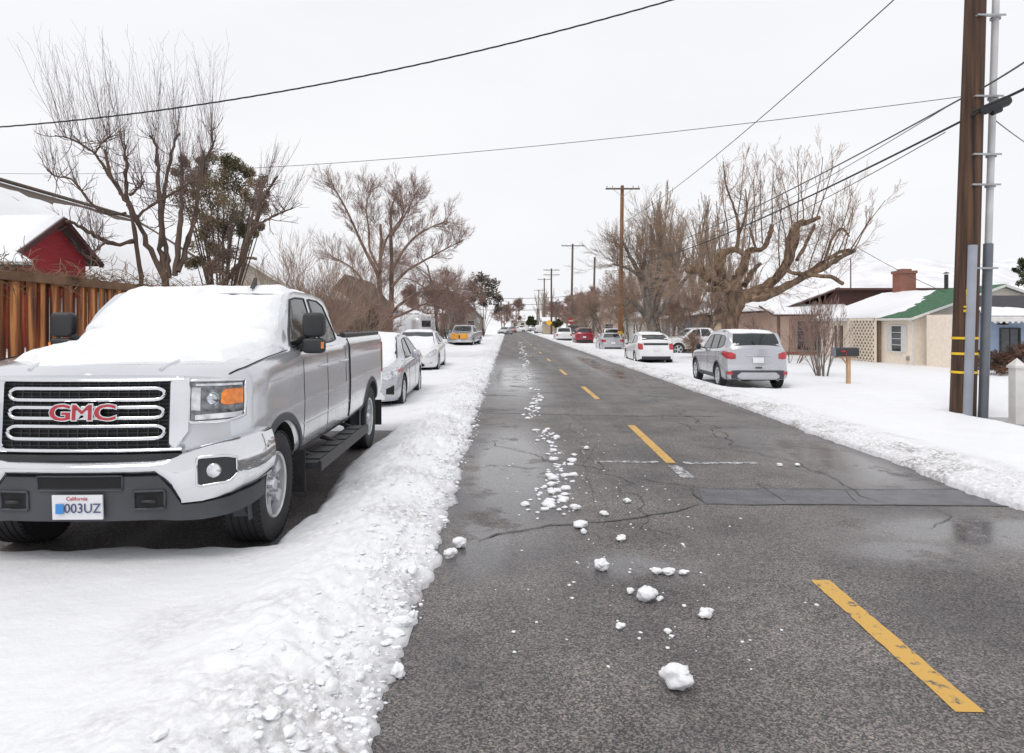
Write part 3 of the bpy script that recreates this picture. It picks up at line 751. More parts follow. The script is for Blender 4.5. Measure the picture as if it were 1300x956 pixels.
def plate(parent, b, end, z, txt, w=0.305, h=0.155, q0=0.0, off=0.03, full=False):
    mb = MB(); b.slab(mb, end, [(q0-w/2, z-h/2, z+h/2), (q0+w/2, z-h/2, z+h/2)], off=off, back=off-0.012, n=3, bev=0)
    o = mb.build('licence_plate', plate_white, parent)
    sg = 1 if end == 'f' else -1
    base = b.wpt(end, q0, z, off+0.003)
    def put(t, size, dx, dz, colr, nm, sx=1.0):
        v, f = text_mb(t, size, 0.001); v = v.copy(); mbt = MB()
        P3 = np.stack([v[:, 0]*sx*sg+dx*sg, -sg*v[:, 2]-sg*0.001, v[:, 1]+dz], 1)+base
        mbt.add(P3, f); mbt.build(nm, colr, o)
    blue = mat('plate_ink', (0.05, 0.06, 0.16), 0.5); redk = mat('plate_script_red', (0.5, 0.05, 0.06), 0.5)
    if full:
        put('003UZ', 0.085, 0.035, -0.008, blue, 'plate_number', 0.95); put('California', 0.034, 0, 0.055, redk, 'plate_script')
        mbk = MB(); s_ = 0.02; c = base+np.array([-0.105, -0.003, -0.008]); mbk.box(c, (0.05, 0.003, 0.062)); k = mbk.build('plate_emblem', mat('plate_blue', (0.05, 0.25, 0.6), 0.5), o)
    elif txt:
        put(txt, 0.075, 0, -0.01, blue, 'plate_number', 0.9)
    return o

# ---------------------------------------------------------------- the big pickup in front
def pickup_near():
    root = thing('pickup_truck', 'large silver pickup truck nearest on the left, snow heaped on hood, windshield and roof', 'pickup truck', (TR_O[0], TR_O[1], 0), TR_A)
    LT, WT = 5.60, 1.0
    b = Body(LT, WT,
        zb=[(0, 0.50), (0.5, 0.56), (1.3, 0.53), (3.4, 0.53), (4.2, 0.56), (LT, 0.58)],
        belt=[(0, 1.26), (0.10, 1.30), (0.45, 1.345), (1.1, 1.40), (1.3, 1.41), (3.1, 1.43), (3.24, 1.48), (LT, 1.49)],
        top=[(0, 1.30), (0.10, 1.35), (0.5, 1.41), (1.02, 1.475), (1.12, 1.505), (1.72, 1.915), (1.95, 1.955), (2.6, 1.955), (2.98, 1.915), (3.24, 1.49), (3.28, 1.486), (LT, 1.496)],
        wid=[(0, 0.875), (0.06, 0.915), (0.2, 0.965), (0.5, 0.995), (1.6, 0.995), (3.1, 0.995), (LT-0.15, 0.995), (LT, 0.985)],
        front=[(0.4, 0.02), (0.8, 0.0), (1.3, 0.03)], rear=[(0.5, 0), (1.5, 0.0)], bowF=0.17, bowR=0.02, bowW=0.14, cowl=1.2, tumble=0.28, inset=0.075, sm=0.04)
    wf, wr_ = 0.80, 4.68
    def bed(cut): cut.box((0, (3.38+LT-0.06)/2, 1.25), (1.62, LT-0.06-3.38, 0.62))
    body = b.build(silver, root, wheels=[(wf, 0.42, 0.465), (wr_, 0.42, 0.465)], extra=bed)
    # front clip -------------------------------------------------
    S_ = lambda tab, off, back, m_, nm, **k: b.slab(MB(), 'f', tab, off, back, **k).build(nm, m_, root, smooth=40)
    S_([(-0.56, 0.82, 1.265), (0.56, 0.82, 1.265)], 0.01, -0.02, dark_void, 'grille', n=20)
    g = root.children[-1]
    # mesh of the grille
    mb = MB()
    for z in np.arange(0.85, 1.25, 0.026): mb.tube([b.wpt('f', q, z, 0.014) for q in np.linspace(-0.55, 0.55, 12)], 0.004, 4, caps=False)
    for q in np.arange(-0.54, 0.55, 0.062): mb.tube([b.wpt('f', q, z, 0.014) for z in (0.83, 1.25)], 0.005, 4, caps=False)
    mb.build('grille_mesh', black_plastic, g)
    for zc, hw_ in ((1.178, 0.036), (1.06, 0.034), (0.935, 0.040)):
        mb = MB(); hx = 0.435; n_ = 9
        path = [(q, zc-hw_) for q in np.linspace(-hx, hx, 18)]+[(hx+hw_*1.5*math.cos(a), zc+hw_*math.sin(a)) for a in np.linspace(-PI/2, PI/2, n_)[1:-1]]+[(q, zc+hw_) for q in np.linspace(hx, -hx, 18)]+[(-hx-hw_*1.5*math.cos(a), zc+hw_*math.sin(a)) for a in np.linspace(PI/2, -PI/2, n_)[1:-1]]
        path.append(path[0]); mb.tube([b.wpt('f', q, z, 0.035) for q, z in path], 0.0135, 8, caps=False)
        mb.build('grille_bar', chrome, g, smooth=80)
    mb = MB()     # chrome surround
    b.slab(mb, 'f', [(-0.60, 1.250, 1.285), (0.60, 1.250, 1.285)], 0.03, -0.03, n=24, m=6, bulge=0.02)
    b.slab(mb, 'f', [(-0.60, 0.800, 0.842), (0.60, 0.800, 0.842)], 0.03, -0.03, n=24, m=6, bulge=0.025)
    b.slab(mb, 'f', [(0.525, 0.85, 1.26), (0.56, 0.81, 1.285), (0.635, 0.92, 1.275)], 0.045, -0.02, n=12, mirror=True)
    mb.build('grille_surround', chrome, g, smooth=40)
    badge_red = mat('badge_red', (0.42, 0.010, 0.025), 0.3, coat=0.6)
    for ch, xc in (('G', -0.135), ('M', 0.002), ('C', 0.142)):
        sx = {'G': 1.38, 'M': 1.30, 'C': 1.42}[ch]; par = g
        for nm, m_, bold, of in (('badge_rim', chrome, 0.0065, 0.052), ('badge_letter', badge_red, 0.0 if ch != 'M' else -0.0015, 0.058)):
            w, ff = text_mb(ch, 0.142, 0.006, 0.0015, bold); mb = MB()
            mb.add(np.array([b.wpt('f', xc+xx*sx, 1.06+zz, of+yy) for xx, zz, yy in w]), ff); par = mb.build(nm, m_, par)
    # headlights
    for sg in (1, -1):
        q = lambda tab: [(a*sg, l, h) for a, l, h in (tab if sg > 0 else tab)]
        mb = MB(); b.slab(mb, 'f', [(a*sg, l, h) for a, l, h in ([(0.625, 0.985, 1.262), (0.66, 0.975, 1.268), (0.86, 0.985, 1.265), (0.985, 1.01, 1.258)])][::1 if sg > 0 else -1], 0.018, -0.03, n=14)
        hl = mb.build('headlight', mat('headlight_housing', (0.16, 0.165, 0.18), 0.15, metal=0.6, coat=1, var=0.5, vscale=30), root, smooth=40)
        mb = MB(); b.frame(mb, 'f', [(a*sg, l, h) for a, l, h in ([(0.63, 0.995, 1.256), (0.66, 0.985, 1.26), (0.86, 0.993, 1.258), (0.975, 1.018, 1.25)])][::1 if sg > 0 else -1], 0.022, 0.022); mb.build('headlight_trim', chrome, hl, smooth=80)
        mb = MB(); b.slab(mb, 'f', [(0.67*sg, 1.00, 1.035), (0.95*sg, 1.015, 1.05)][::1 if sg > 0 else -1], 0.028, 0.0, n=8); b.slab(mb, 'f', [(0.67*sg, 1.222, 1.238), (0.95*sg, 1.222, 1.238)][::1 if sg > 0 else -1], 0.026, 0.0, n=8)
        b.slab(mb, 'f', [(0.645*sg, 1.06, 1.215), (0.70*sg, 1.06, 1.215)][::1 if sg > 0 else -1], 0.024, 0.0, n=4); mb.build('running_light', lamp_clear, hl)
        c = b.wpt('f', 0.765*sg, 1.135, 0.02); mb = MB()
        mb.lathe([(0.001, -0.018), (0.022, -0.016), (0.036, -0.004), (0.04, 0.006), (0.047, 0.004), (0.052, 0.01), (0.052, 0.03)], 24, 'y', c=c); mb.build('projector', mat('projector_glass', (0.5, 0.52, 0.56), 0.03, metal=0.9, var=0.5, vscale=9), hl, smooth=60)
        mb = MB(); b.slab(mb, 'f', [(0.825*sg, 1.105, 1.175), (0.85*sg, 1.095, 1.20), (0.955*sg, 1.10, 1.20)][::1 if sg > 0 else -1], 0.028, 0.0, n=8); mb.build('turn_signal', lamp_amber, hl, smooth=40)
    # bumper
    mb = MB()
    tabb = [(0.0, 0.672, 0.755), (0.46, 0.672, 0.76), (0.54, 0.58, 0.77), (0.60, 0.465, 0.80), (0.72, 0.47, 0.845), (0.92, 0.52, 0.885), (1.20, 0.54, 0.905)]
    for sg in (1, -1):
        t_ = [(a*sg, l, h) for a, l, h in tabb][::1 if sg > 0 else -1]
        b.slab(mb, 'f', t_, 0.075, -0.06, n=22, m=8, bev=0.3, bulge=0.035)
    bump = mb.build('bumper', chrome, root, smooth=35)
    mb = MB(); lowt = [(0, 0.365, 0.670), (0.47, 0.365, 0.670), (0.54, 0.36, 0.58), (0.60, 0.36, 0.47), (0.72, 0.36, 0.475), (0.92, 0.385, 0.515), (1.18, 0.42, 0.535)]
    for sg in (1, -1):
        b.slab(mb, 'f', [(a*sg, l, h) for a, l, h in lowt][::1 if sg > 0 else -1], 0.075, -0.06, n=22, m=5, bev=0.6)
    val = mb.build('valance', grey_plastic, bump, smooth=40)
    mb = MB(); b.slab(mb, 'f', [(-0.25, 0.585, 0.66), (0.25, 0.585, 0.66)], 0.078, 0, n=5); b.slab(mb, 'f', [(0.33, 0.455, 0.56), (0.50, 0.455, 0.56)], 0.079, 0, n=4, mirror=True)
    mb.build('air_intake', dark_void, bump)
    mb = MB(); b.frame(mb, 'f', [(0.325, 0.45, 0.565), (0.505, 0.45, 0.565)], 0.018, 0.08, mirror=True); b.frame(mb, 'f', [(-0.26, 0.575, 0.666), (0.26, 0.575, 0.666)], 0.014, 0.078)
    mb.build('intake_rim', grey_plastic, bump, smooth=80)
    for sg in (1, -1):
        mb = MB(); p = b.wpt('f', 0.415*sg, 0.505, 0.085); mb.tube([p+np.array([-0.035, 0.02, -0.01]), p+np.array([-0.03, -0.02, 0]), p+np.array([0.03, -0.02, 0]), p+np.array([0.035, 0.02, -0.01])], 0.010, 6)
        mb.build('tow_hook', black_plastic, bump, smooth=60)
    mb = MB(); b.slab(mb, 'f', [(-0.60, 0.756, 0.798), (0.60, 0.756, 0.798)], 0.055, 0.0, n=12); mb.build('bumper_pad', black_plastic, bump)
    for sg in (1, -1):      # fog lamps
        mb = MB(); tb = [(0.70, 0.60, 0.765), (0.72, 0.59, 0.775), (0.86, 0.61, 0.78), (0.89, 0.66, 0.765)]
        tt = [(a*sg, l, h) for a, l, h in tb][::1 if sg > 0 else -1]
        b.slab(mb, 'f', tt, 0.116, 0.05, n=8); fl = mb.build('fog_lamp', black_plastic, bump, smooth=40)
        mb = MB(); b.frame(mb, 'f', tt, 0.02, 0.116); mb.build('fog_lamp_rim', chrome, fl, smooth=80)
        c = b.wpt('f', 0.79*sg, 0.688, 0.118); mb = MB(); mb.lathe([(0.001, -0.014), (0.03, -0.012), (0.045, -0.004), (0.048, 0.002), (0.05, 0.02)], 24, 'y', c=c); mb.build('fog_lens', lamp_clear, fl, smooth=60)
    plate(root, b, 'f', 0.475, '', off=0.105, full=True)
    # hood edges and seams
    for sg in (1, -1):
        mb = MB(); mb.tube([b.pt3(t, sg*(b.fine(t)[20][0]-0.02), b.topz(t, b.fine(t)[20][0]-0.02)+0.003) for t in np.linspace(0.05, 1.05, 14)], 0.005, 4, caps=False); mb.build('hood_gap', dark_void, root)
        for a_ in ((1.34, 1.34, 0.56, 1.40, 0.007), (2.30, 2.30, 0.58, 1.43, 0.007), (3.12, 3.12, 1.0, 1.44, 0.007), (3.30, 3.30, 0.6, 1.47, 0.03), (1.34, 3.12, 0.565, 0.575, 0.006)):
            mb = MB(); seam(b, mb, *a_, sides=(sg,)); mb.build('door_gap', dark_void, root)
        mb = MB(); mb.tube([b.top_pt(t, sg*(0.42+0.10*t), 0.0) for t in np.linspace(0.06, 1.0, 12)], 0.014, 8, caps=True); mb.build('hood_rib', silver, root, smooth=80)
        for z, t0, t1 in ((0.78, 1.32, 3.27), (0.80, 3.34, 4.1)):
            q = np.array([b.side(t, z, -0.004) for t in np.linspace(t0, t1, 14)]); q[:, 0] *= sg
            mb = MB(); mb.tube(q, 0.012, 6); mb.build('door_moulding', silver, root, smooth=80)
    # glass
    mb = MB(); b.topslab(mb, 1.14, 1.72, (0.78, 0.64), 0.004, n=14); mb.build('windshield', glass_dark, root, smooth=180)
    win = [[(1.27, 1.435, 1.46), (1.42, 1.44, 1.60), (1.75, 1.445, 1.85), (1.92, 1.445, 1.872), (2.22, 1.445, 1.875)],
           [(2.36, 1.445, 1.875), (2.70, 1.45, 1.865), (2.86, 1.455, 1.82), (3.02, 1.47, 1.55)]]
    for sg in (1, -1):
        for wv in win:
            mb = MB(); b.glass(mb, wv, 0.003, which=sg, n=16); wo = mb.build('side_window', glass_dark, root, smooth=180)
            mb = MB(); b.gframe(mb, wv, 0.022, 0.002, which=sg); mb.build('window_seal', black_plastic, wo, smooth=80)
    # handles, belt trim
    for t in (2.14, 3.02):
        for sg in (1, -1):
            p = b.side(t, 1.24, 0.022); p[0] *= sg; a = p+np.array([0, -0.10, 0]); c = p+np.array([0, 0.08, 0.004])
            mb = MB(); mb.tube([a-np.array([sg*0.03, 0, 0]), a, p, c, c-np.array([sg*0.03, 0, 0])], 0.014, 8); mb.build('door_handle', silver, root, smooth=80)
    # towing mirrors
    for sg in (1, -1):
        p = b.side(1.50, 1.44, 0); p[0] *= sg
        c = p+np.array([sg*0.17, -0.08, 0.11])
        mb = MB(); 
        for (cc, d) in ((c+np.array([0, 0, 0.075]), (0.17, 0.10, 0.19)), (c+np.array([0, 0, -0.105]), (0.17, 0.10, 0.12))):
            v, f = ICO3; vv = np.sign(v)*np.abs(v)**0.42; mb.add(vv*np.array(d)*0.56+cc, f.tolist())
        mo = mb.build('towing_mirror', black_plastic, root, smooth=50)
        mb = MB(); mb.tube([p-np.array([sg*0.03, 0, 0]), c+np.array([-sg*0.06, 0, -0.02])], 0.03, 8); mb.tube([p+np.array([-sg*0.03, 0, -0.06]), c+np.array([-sg*0.06, 0, -0.10])], 0.028, 8); mb.build('mirror_arm', black_plastic, mo, smooth=60)
        mb = MB(); mb.box(c+np.array([sg*0.082, -0.035, -0.10]), (0.018, 0.05, 0.055)); mb.build('mirror_lamp', lamp_amber, mo)
    # wheel lips, step, bed rail
    for (yy, nm) in ((wf, 'f'), (wr_, 'r')):
        for sg in (1, -1):
            mb = MB(); g_ = []
            for a in np.linspace(-0.10*PI, 1.10*PI, 40):
                ring_ = []
                for rr, of in ((0.465, -0.12), (0.463, 0.012), (0.50, 0.018), (0.525, 0.002)):
                    yv = yy+rr*math.cos(a); zv = 0.42+rr*math.sin(a); zc = max(zv, 0.5)
                    p = b.side(min(max(yv, 0.02), LT-0.02), zc, of); ring_.append((p[0]*sg, p[1], zv))
                g_.append(ring_)
            mb.grid(np.array(g_)); mb.build('wheel_arch_trim', grey_plastic, root, smooth=60)
    for sg in (1, -1):
        mb = MB(); mb.box((sg*1.04, 2.45, 0.435), (0.20, 2.15, 0.05)); mb.box((sg*1.145, 2.45, 0.43), (0.03, 2.15, 0.085))
        for k in range(6): mb.box((sg*1.04, 1.62+k*0.34, 0.464), (0.15, 0.22, 0.012))
        for t in (1.7, 2.5, 3.4): mb.tube([(sg*0.8, t, 0.52), (sg*1.05, t, 0.44)], 0.022, 6)
        st = mb.build('running_board', black_plastic, root)
        for fy in (1.33, 5.20): mb = MB(); mb.box((sg*0.9, fy, 0.40), (0.27, 0.02, 0.35)); mb.build('mud_flap', rubber, root)
    mb = MB()
    for sg in (1, -1): mb.tube([b.pt3(t, sg*0.90, 1.505) for t in (3.34, 4.4, LT-0.02)], [0.035]*3, 6)
    mb.box((0, 3.35, 1.502), (1.8, 0.05, 0.03)); mb.build('bed_rail', black_plastic, root, smooth=40)
    # tail: bumper, lamps, tailgate
    mb = MB(); b.slab(mb, 'r', [(-0.92, 0.52, 0.66), (0.92, 0.52, 0.66)], 0.12, -0.05, n=16); mb.build('rear_bumper', chrome, root, smooth=40)
    for sg in (1, -1):
        mb = MB(); b.slab(mb, 'r', [(0.86*sg, 0.95, 1.38), (1.08*sg, 0.95, 1.38)][::sg], 0.012, -0.02, n=6); mb.build('tail_light', lamp_red, root)
    mb = MB(); b.slab(mb, 'r', [(-0.78, 0.72, 1.46), (0.78, 0.72, 1.46)], 0.012, -0.02, n=10); mb.build('tailgate', silver, root, smooth=40)
    # chassis
    mb = MB()
    for sg in (1, -1): mb.box((sg*0.45, 2.9, 0.52), (0.10, 5.2, 0.14))
    mb.tube([(-0.9, wr_, 0.40), (0.9, wr_, 0.40)], 0.06, 8); mb.tube([(-0.85, wf, 0.40), (0.85, wf, 0.40)], 0.05, 8); mb.tube([(0.2, 1.2, 0.45), (0.2, 5.5, 0.42)], 0.04, 8)
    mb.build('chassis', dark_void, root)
    for yy in (wf, wr_):
        for sg in (1, -1): make_wheel(root, sg*0.84, yy, 0.41, 0.41, 0.28, sg, spokes=5, detail=2, rr=0.245, dish=0.03)
    # antenna fin
    mb = MB(); p = b.top_pt(1.85, 0.42, 0.0); mb.prism([(-0.06, 0), (0.07, 0), (0.065, 0.10), (0.045, 0.105)], -0.012, 0.012, 'x'); mb.v[-1] = mb.v[-1]+p+np.array([0, 0, 0.03]); mb.build('roof_antenna', black_plastic, root)
    # snow blanket
    def shp(t, x):
        lip = 0.20+0.05*math.sin(x*6)+0.16*sstep(0.40, 0.62, abs(x))*1.0 - 0.08*sstep(0.25, -0.9, x)
        d = t-lip
        d = min(d, math.hypot((t-1.74)/1.0, (x-0.52)/5.5)-0.035 if x > 0 else 9)
        if t > 1.3: d = min(d, 3.0-t)
        return d
    xh = [(0.0, 0.70), (0.5, 0.78), (1.05, 0.82), (1.2, 0.83), (1.7, 0.72), (2.0, 0.74), (3.0, 0.70)]
    b.snowtop(0.02, 3.05, xh, 0.05, root, seed=7, nt=150, nx=80, edge=0.13, shape=shp)
    return root
pickup_near()

# ---------------------------------------------------------------- cars in general
def car(kind, label, cat, paint, loc, rot, group=None, snow=None, detail=1, name='parked_car', wheelcol=None, lights='', trim=None, gl=None):
    K = SPECS[kind]; root = thing(name, label, cat, loc, rot, group)
    b = Body(**K['body']); L = b.L; wr = K['wr']; wy = K['wy']
    b.build(paint, root, wheels=[(y, wr+0.0, wr+0.055) for y in wy], extra=K.get('cut'))
    gm = gl or glass_dark
    for wv in K['win']:
        for sg in (1, -1):
            mb = MB(); b.glass(mb, wv, 0.004, which=sg, n=8, m=5); wo = mb.build('side_window', gm, root, smooth=180)
            if detail: mb = MB(); b.gframe(mb, wv, 0.018, 0.003, which=sg, n=10); mb.build('window_seal', K.get('sealm', black_plastic), wo)
    a = K['ws']; mb = MB(); b.topslab(mb, a[0], a[1], (a[2], a[3]), 0.004); mb.build('windshield', gm, root, smooth=180)
    if K.get('bl'): a = K['bl']; mb = MB(); b.topslab(mb, a[0], a[1], (a[2], a[3]), 0.004); mb.build('rear_window', gm, root, smooth=180)
    for nm, end, tabs, m_, off in K['slabs']:
        for sg in ((1, -1) if tabs[0][0] > 0 or tabs[-1][0] > 0 and tabs[0][0] >= 0.01 else (1,)):
            mb = MB(); t_ = [(q*sg, l, h) for q, l, h in tabs][::sg]; b.slab(mb, end, t_, off, -0.02, n=10)
            mb.build(nm, MATS[m_] if m_ else paint, root, smooth=40)
    if detail:
        for (t, z0, z1) in K['seams']:
            for sg in (1, -1): mb = MB(); seam(b, mb, t, t, z0, z1, sides=(sg,)); mb.build('door_gap', dark_void, root)
        for t, z in K['handles']:
            for sg in (1, -1):
                p = b.side(t, z, 0.015); p[0] *= sg; mb = MB(); mb.tube([p+np.array([0, -0.08, 0]), p+np.array([0, 0.08, 0])], 0.012, 6); mb.build('door_handle', paint, root)
    mirror_part(root, b, K['mir'][0], K['mir'][1], trim or paint)
    if K.get('plate'): plate(root, b, *K['plate'])
    for y in wy:
        for sg in (1, -1): make_wheel(root, sg*(b.W-0.115), y, wr, wr, 0.215, sg, spokes=K.get('spk', 5), detail=1, rr=wr*0.66, rimcol=wheelcol)
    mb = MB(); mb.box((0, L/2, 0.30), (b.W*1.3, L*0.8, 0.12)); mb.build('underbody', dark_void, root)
    if K.get('more'): K['more'](b, root, paint)
    if snow: 
        for s_ in snow: b.snowtop(parent=root, **s_)
    return root, b

SPECS = {}
SPECS['sedan'] = dict(
    body=dict(L=4.62, W=0.89, zb=[(0, 0.20), (0.6, 0.19), (4.0, 0.19), (4.62, 0.28)],
        belt=[(0, 0.60), (0.15, 0.70), (0.5, 0.78), (1.15, 0.88), (1.6, 0.90), (3.5, 0.97), (4.1, 1.02), (4.5, 1.03), (4.62, 0.97)],
        top=[(0, 0.64), (0.15, 0.74), (0.5, 0.84), (1.10, 0.95), (1.25, 0.99), (2.05, 1.40), (2.5, 1.455), (3.0, 1.44), (3.35, 1.38), (4.02, 1.08), (4.3, 1.06), (4.55, 1.05), (4.62, 1.0)],
        wid=[(0, 0.62), (0.08, 0.72), (0.25, 0.82), (0.6, 0.88), (1.2, 0.89), (3.8, 0.89), (4.3, 0.85), (4.5, 0.79), (4.62, 0.72)],
        front=[(0.2, 0.08), (0.35, 0.0), (0.55, 0.02), (0.75, 0.10)], rear=[(0.25, 0.06), (0.5, 0), (0.95, 0.05)], bowF=0.25, bowR=0.16, bowW=0.12, cowl=1.5, backl=3.9, tumble=0.42),
    wr=0.325, wy=(0.93, 3.62),
    win=[[(1.72, 0.955, 0.99), (1.95, 0.955, 1.16), (2.25, 0.96, 1.32), (2.62, 0.965, 1.365)], [(2.70, 0.965, 1.368), (3.15, 0.98, 1.34), (3.45, 1.0, 1.24), (3.75, 1.04, 1.06)]],
    ws=(1.27, 2.05, 0.68, 0.55), bl=(3.38, 3.98, 0.50, 0.62),
    slabs=[('headlight', 'f', [(0.50, 0.62, 0.70), (0.70, 0.60, 0.75), (0.92, 0.66, 0.80), (1.08, 0.74, 0.82)], 'lamp_clear', 0.012),
           ('turn_signal', 'f', [(0.98, 0.72, 0.79), (1.07, 0.75, 0.80)], 'lamp_red', 0.02),
           ('grille', 'f', [(-0.50, 0.60, 0.66), (0.50, 0.60, 0.66)], 'black_plastic', 0.012), ('bumper_intake', 'f', [(-0.50, 0.26, 0.46), (-0.35, 0.24, 0.52), (0.35, 0.24, 0.52), (0.50, 0.26, 0.46)], 'dark_void', 0.010),
           ('fog_lamp', 'f', [(0.66, 0.34, 0.44), (0.85, 0.32, 0.50)], 'dark_void', 0.010),
           ('tail_light', 'r', [(0.50, 0.80, 0.93), (0.78, 0.76, 0.97), (1.02, 0.86, 0.96)], 'lamp_red', 0.012), ('rear_valance', 'r', [(-0.6, 0.28, 0.40), (0.6, 0.28, 0.40)], 'black_plastic', 0.012)],
    seams=[(1.55, 0.28, 0.88), (2.66, 0.24, 0.95), (3.5, 0.65, 0.96)], handles=[(2.5, 0.82), (3.45, 0.86)], mir=(1.88, 0.98), plate=('r', 0.72, ''))
SPECS['sport'] = dict(SPECS['sedan'])
SPECS['sport']['slabs'] = [('headlight', 'f', [(0.46, 0.55, 0.60), (0.62, 0.54, 0.70), (0.85, 0.60, 0.80), (1.02, 0.74, 0.84)], 'lamp_clear', 0.012),
    ('grille', 'f', [(-0.40, 0.54, 0.62), (-0.3, 0.50, 0.66), (0.3, 0.50, 0.66), (0.40, 0.54, 0.62)], 'dull_chrome', 0.012), ('bumper_intake', 'f', [(-0.45, 0.24, 0.30), (-0.32, 0.22, 0.40), (0.32, 0.22, 0.40), (0.45, 0.24, 0.30)], 'dark_void', 0.010),
    ('tail_light', 'r', [(0.55, 0.80, 0.93), (0.78, 0.76, 0.97), (1.02, 0.86, 0.96)], 'lamp_red', 0.012), ('fog_lamp', 'f', [(0.62, 0.32, 0.38), (0.74, 0.32, 0.38)], 'lamp_clear', 0.014)]
SPECS['hatch'] = dict(
    body=dict(L=4.46, W=0.875, zb=[(0, 0.20), (4.0, 0.20), (4.46, 0.30)],
        belt=[(0, 0.62), (0.3, 0.74), (1.0, 0.86), (2.0, 0.95), (3.6, 1.03), (4.3, 1.06), (4.46, 1.02)],
        top=[(0, 0.66), (0.3, 0.80), (0.95, 0.98), (2.0, 1.44), (2.5, 1.49), (3.1, 1.46), (3.8, 1.34), (4.25, 1.18), (4.36, 1.12), (4.46, 1.06)],
        wid=[(0, 0.62), (0.2, 0.80), (0.6, 0.87), (3.8, 0.875), (4.2, 0.85), (4.4, 0.80), (4.46, 0.76)],
        front=[(0.2, 0.06), (0.4, 0), (0.7, 0.1)], rear=[(0.25, 0.03), (0.5, 0), (0.72, 0.02), (0.95, 0.10), (1.1, 0.14)], bowF=0.25, bowR=0.10, bowW=0.12, cowl=1.2, backl=4.0, tumble=0.36),
    wr=0.32, wy=(0.88, 3.58),
    win=[[(1.45, 0.95, 0.98), (1.8, 0.97, 1.22), (2.1, 0.98, 1.36), (2.5, 0.99, 1.39)], [(2.58, 0.99, 1.39), (3.1, 1.01, 1.37), (3.5, 1.04, 1.28), (3.75, 1.06, 1.14)]],
    ws=(1.0, 2.0, 0.68, 0.55), bl=(3.45, 4.22, 0.50, 0.60),
    slabs=[('headlight', 'f', [(0.50, 0.62, 0.70), (0.72, 0.60, 0.78), (0.98, 0.70, 0.84)], 'lamp_clear', 0.012), ('bumper_intake', 'f', [(-0.4, 0.24, 0.44), (0.4, 0.24, 0.44)], 'dark_void', 0.01),
           ('lower_rear_window', 'r', [(-0.56, 0.93, 1.02), (0.56, 0.93, 1.02)], 'dark_glass', 0.008), ('rear_spoiler', 'r', [(-0.62, 1.035, 1.075), (0.62, 1.035, 1.075)], None, 0.05),
           ('tail_light', 'r', [(0.60, 0.74, 0.98), (0.74, 0.72, 1.02), (0.86, 0.78, 1.02)], 'lamp_red', 0.014), ('rear_valance', 'r', [(-0.66, 0.28, 0.42), (0.66, 0.28, 0.42)], 'black_plastic', 0.012)],
    seams=[(1.5, 0.28, 0.9), (2.54, 0.26, 0.98), (3.4, 0.7, 1.0)], handles=[(2.4, 0.85), (3.3, 0.88)], mir=(1.68, 1.0), plate=('r', 0.76, ''))
def suv_more(b, root, paint):
    for sg in (1, -1):
        mb = MB(); pts = [b.pt3(t, sg*0.60, b.topz(t, 0.60)+(0.035 if 1.75 < t < 3.7 else 0.0)) for t in (1.7, 1.8, 2.4, 3.0, 3.6, 3.75)]; mb.tube(pts, 0.012, 6); mb.build('roof_rail', dull_chrome, root, smooth=60)
        mb = MB(); pts = np.array([b.side(t, 0.36, 0.006) for t in np.linspace(0.5, 4.1, 16) if min(abs(t-y) for y in (0.90, 3.59)) > 0.42]); 
        g_ = np.array([[b.side(t, z, 0.010) for z in (0.27, 0.33, 0.40)] for t in np.linspace(1.36, 3.12, 12)]); g_[..., 0] *= sg; mb.grid(g_); mb.build('sill_trim', grey_plastic, root)
        for yy in (0.90, 3.59):
            mb = MB(); g_ = []
            for a in np.linspace(-0.02*PI, 1.02*PI, 30):
                r_ = []
                for rr, of in ((0.405, -0.08), (0.404, 0.010), (0.445, 0.012), (0.455, 0.0)):
                    yv = yy+rr*math.cos(a); zv = 0.355+rr*math.sin(a); p = b.side(min(max(yv, 0.02), b.L-0.02), max(zv, 0.3), of); r_.append((p[0]*sg, p[1], zv))
                g_.append(r_)
            mb.grid(np.array(g_)); mb.build('wheel_arch_trim', grey_plastic, root, smooth=60)
        p = b.wpt('r', 0.52*sg, 0.30, 0.03); mb = MB(); mb.lathe([(0.03, 0.02), (0.038, 0.02), (0.038, -0.1), (0.03, -0.1)], 14, 'y', c=p); mb.build('exhaust_pipe', dull_chrome, root, smooth=40)
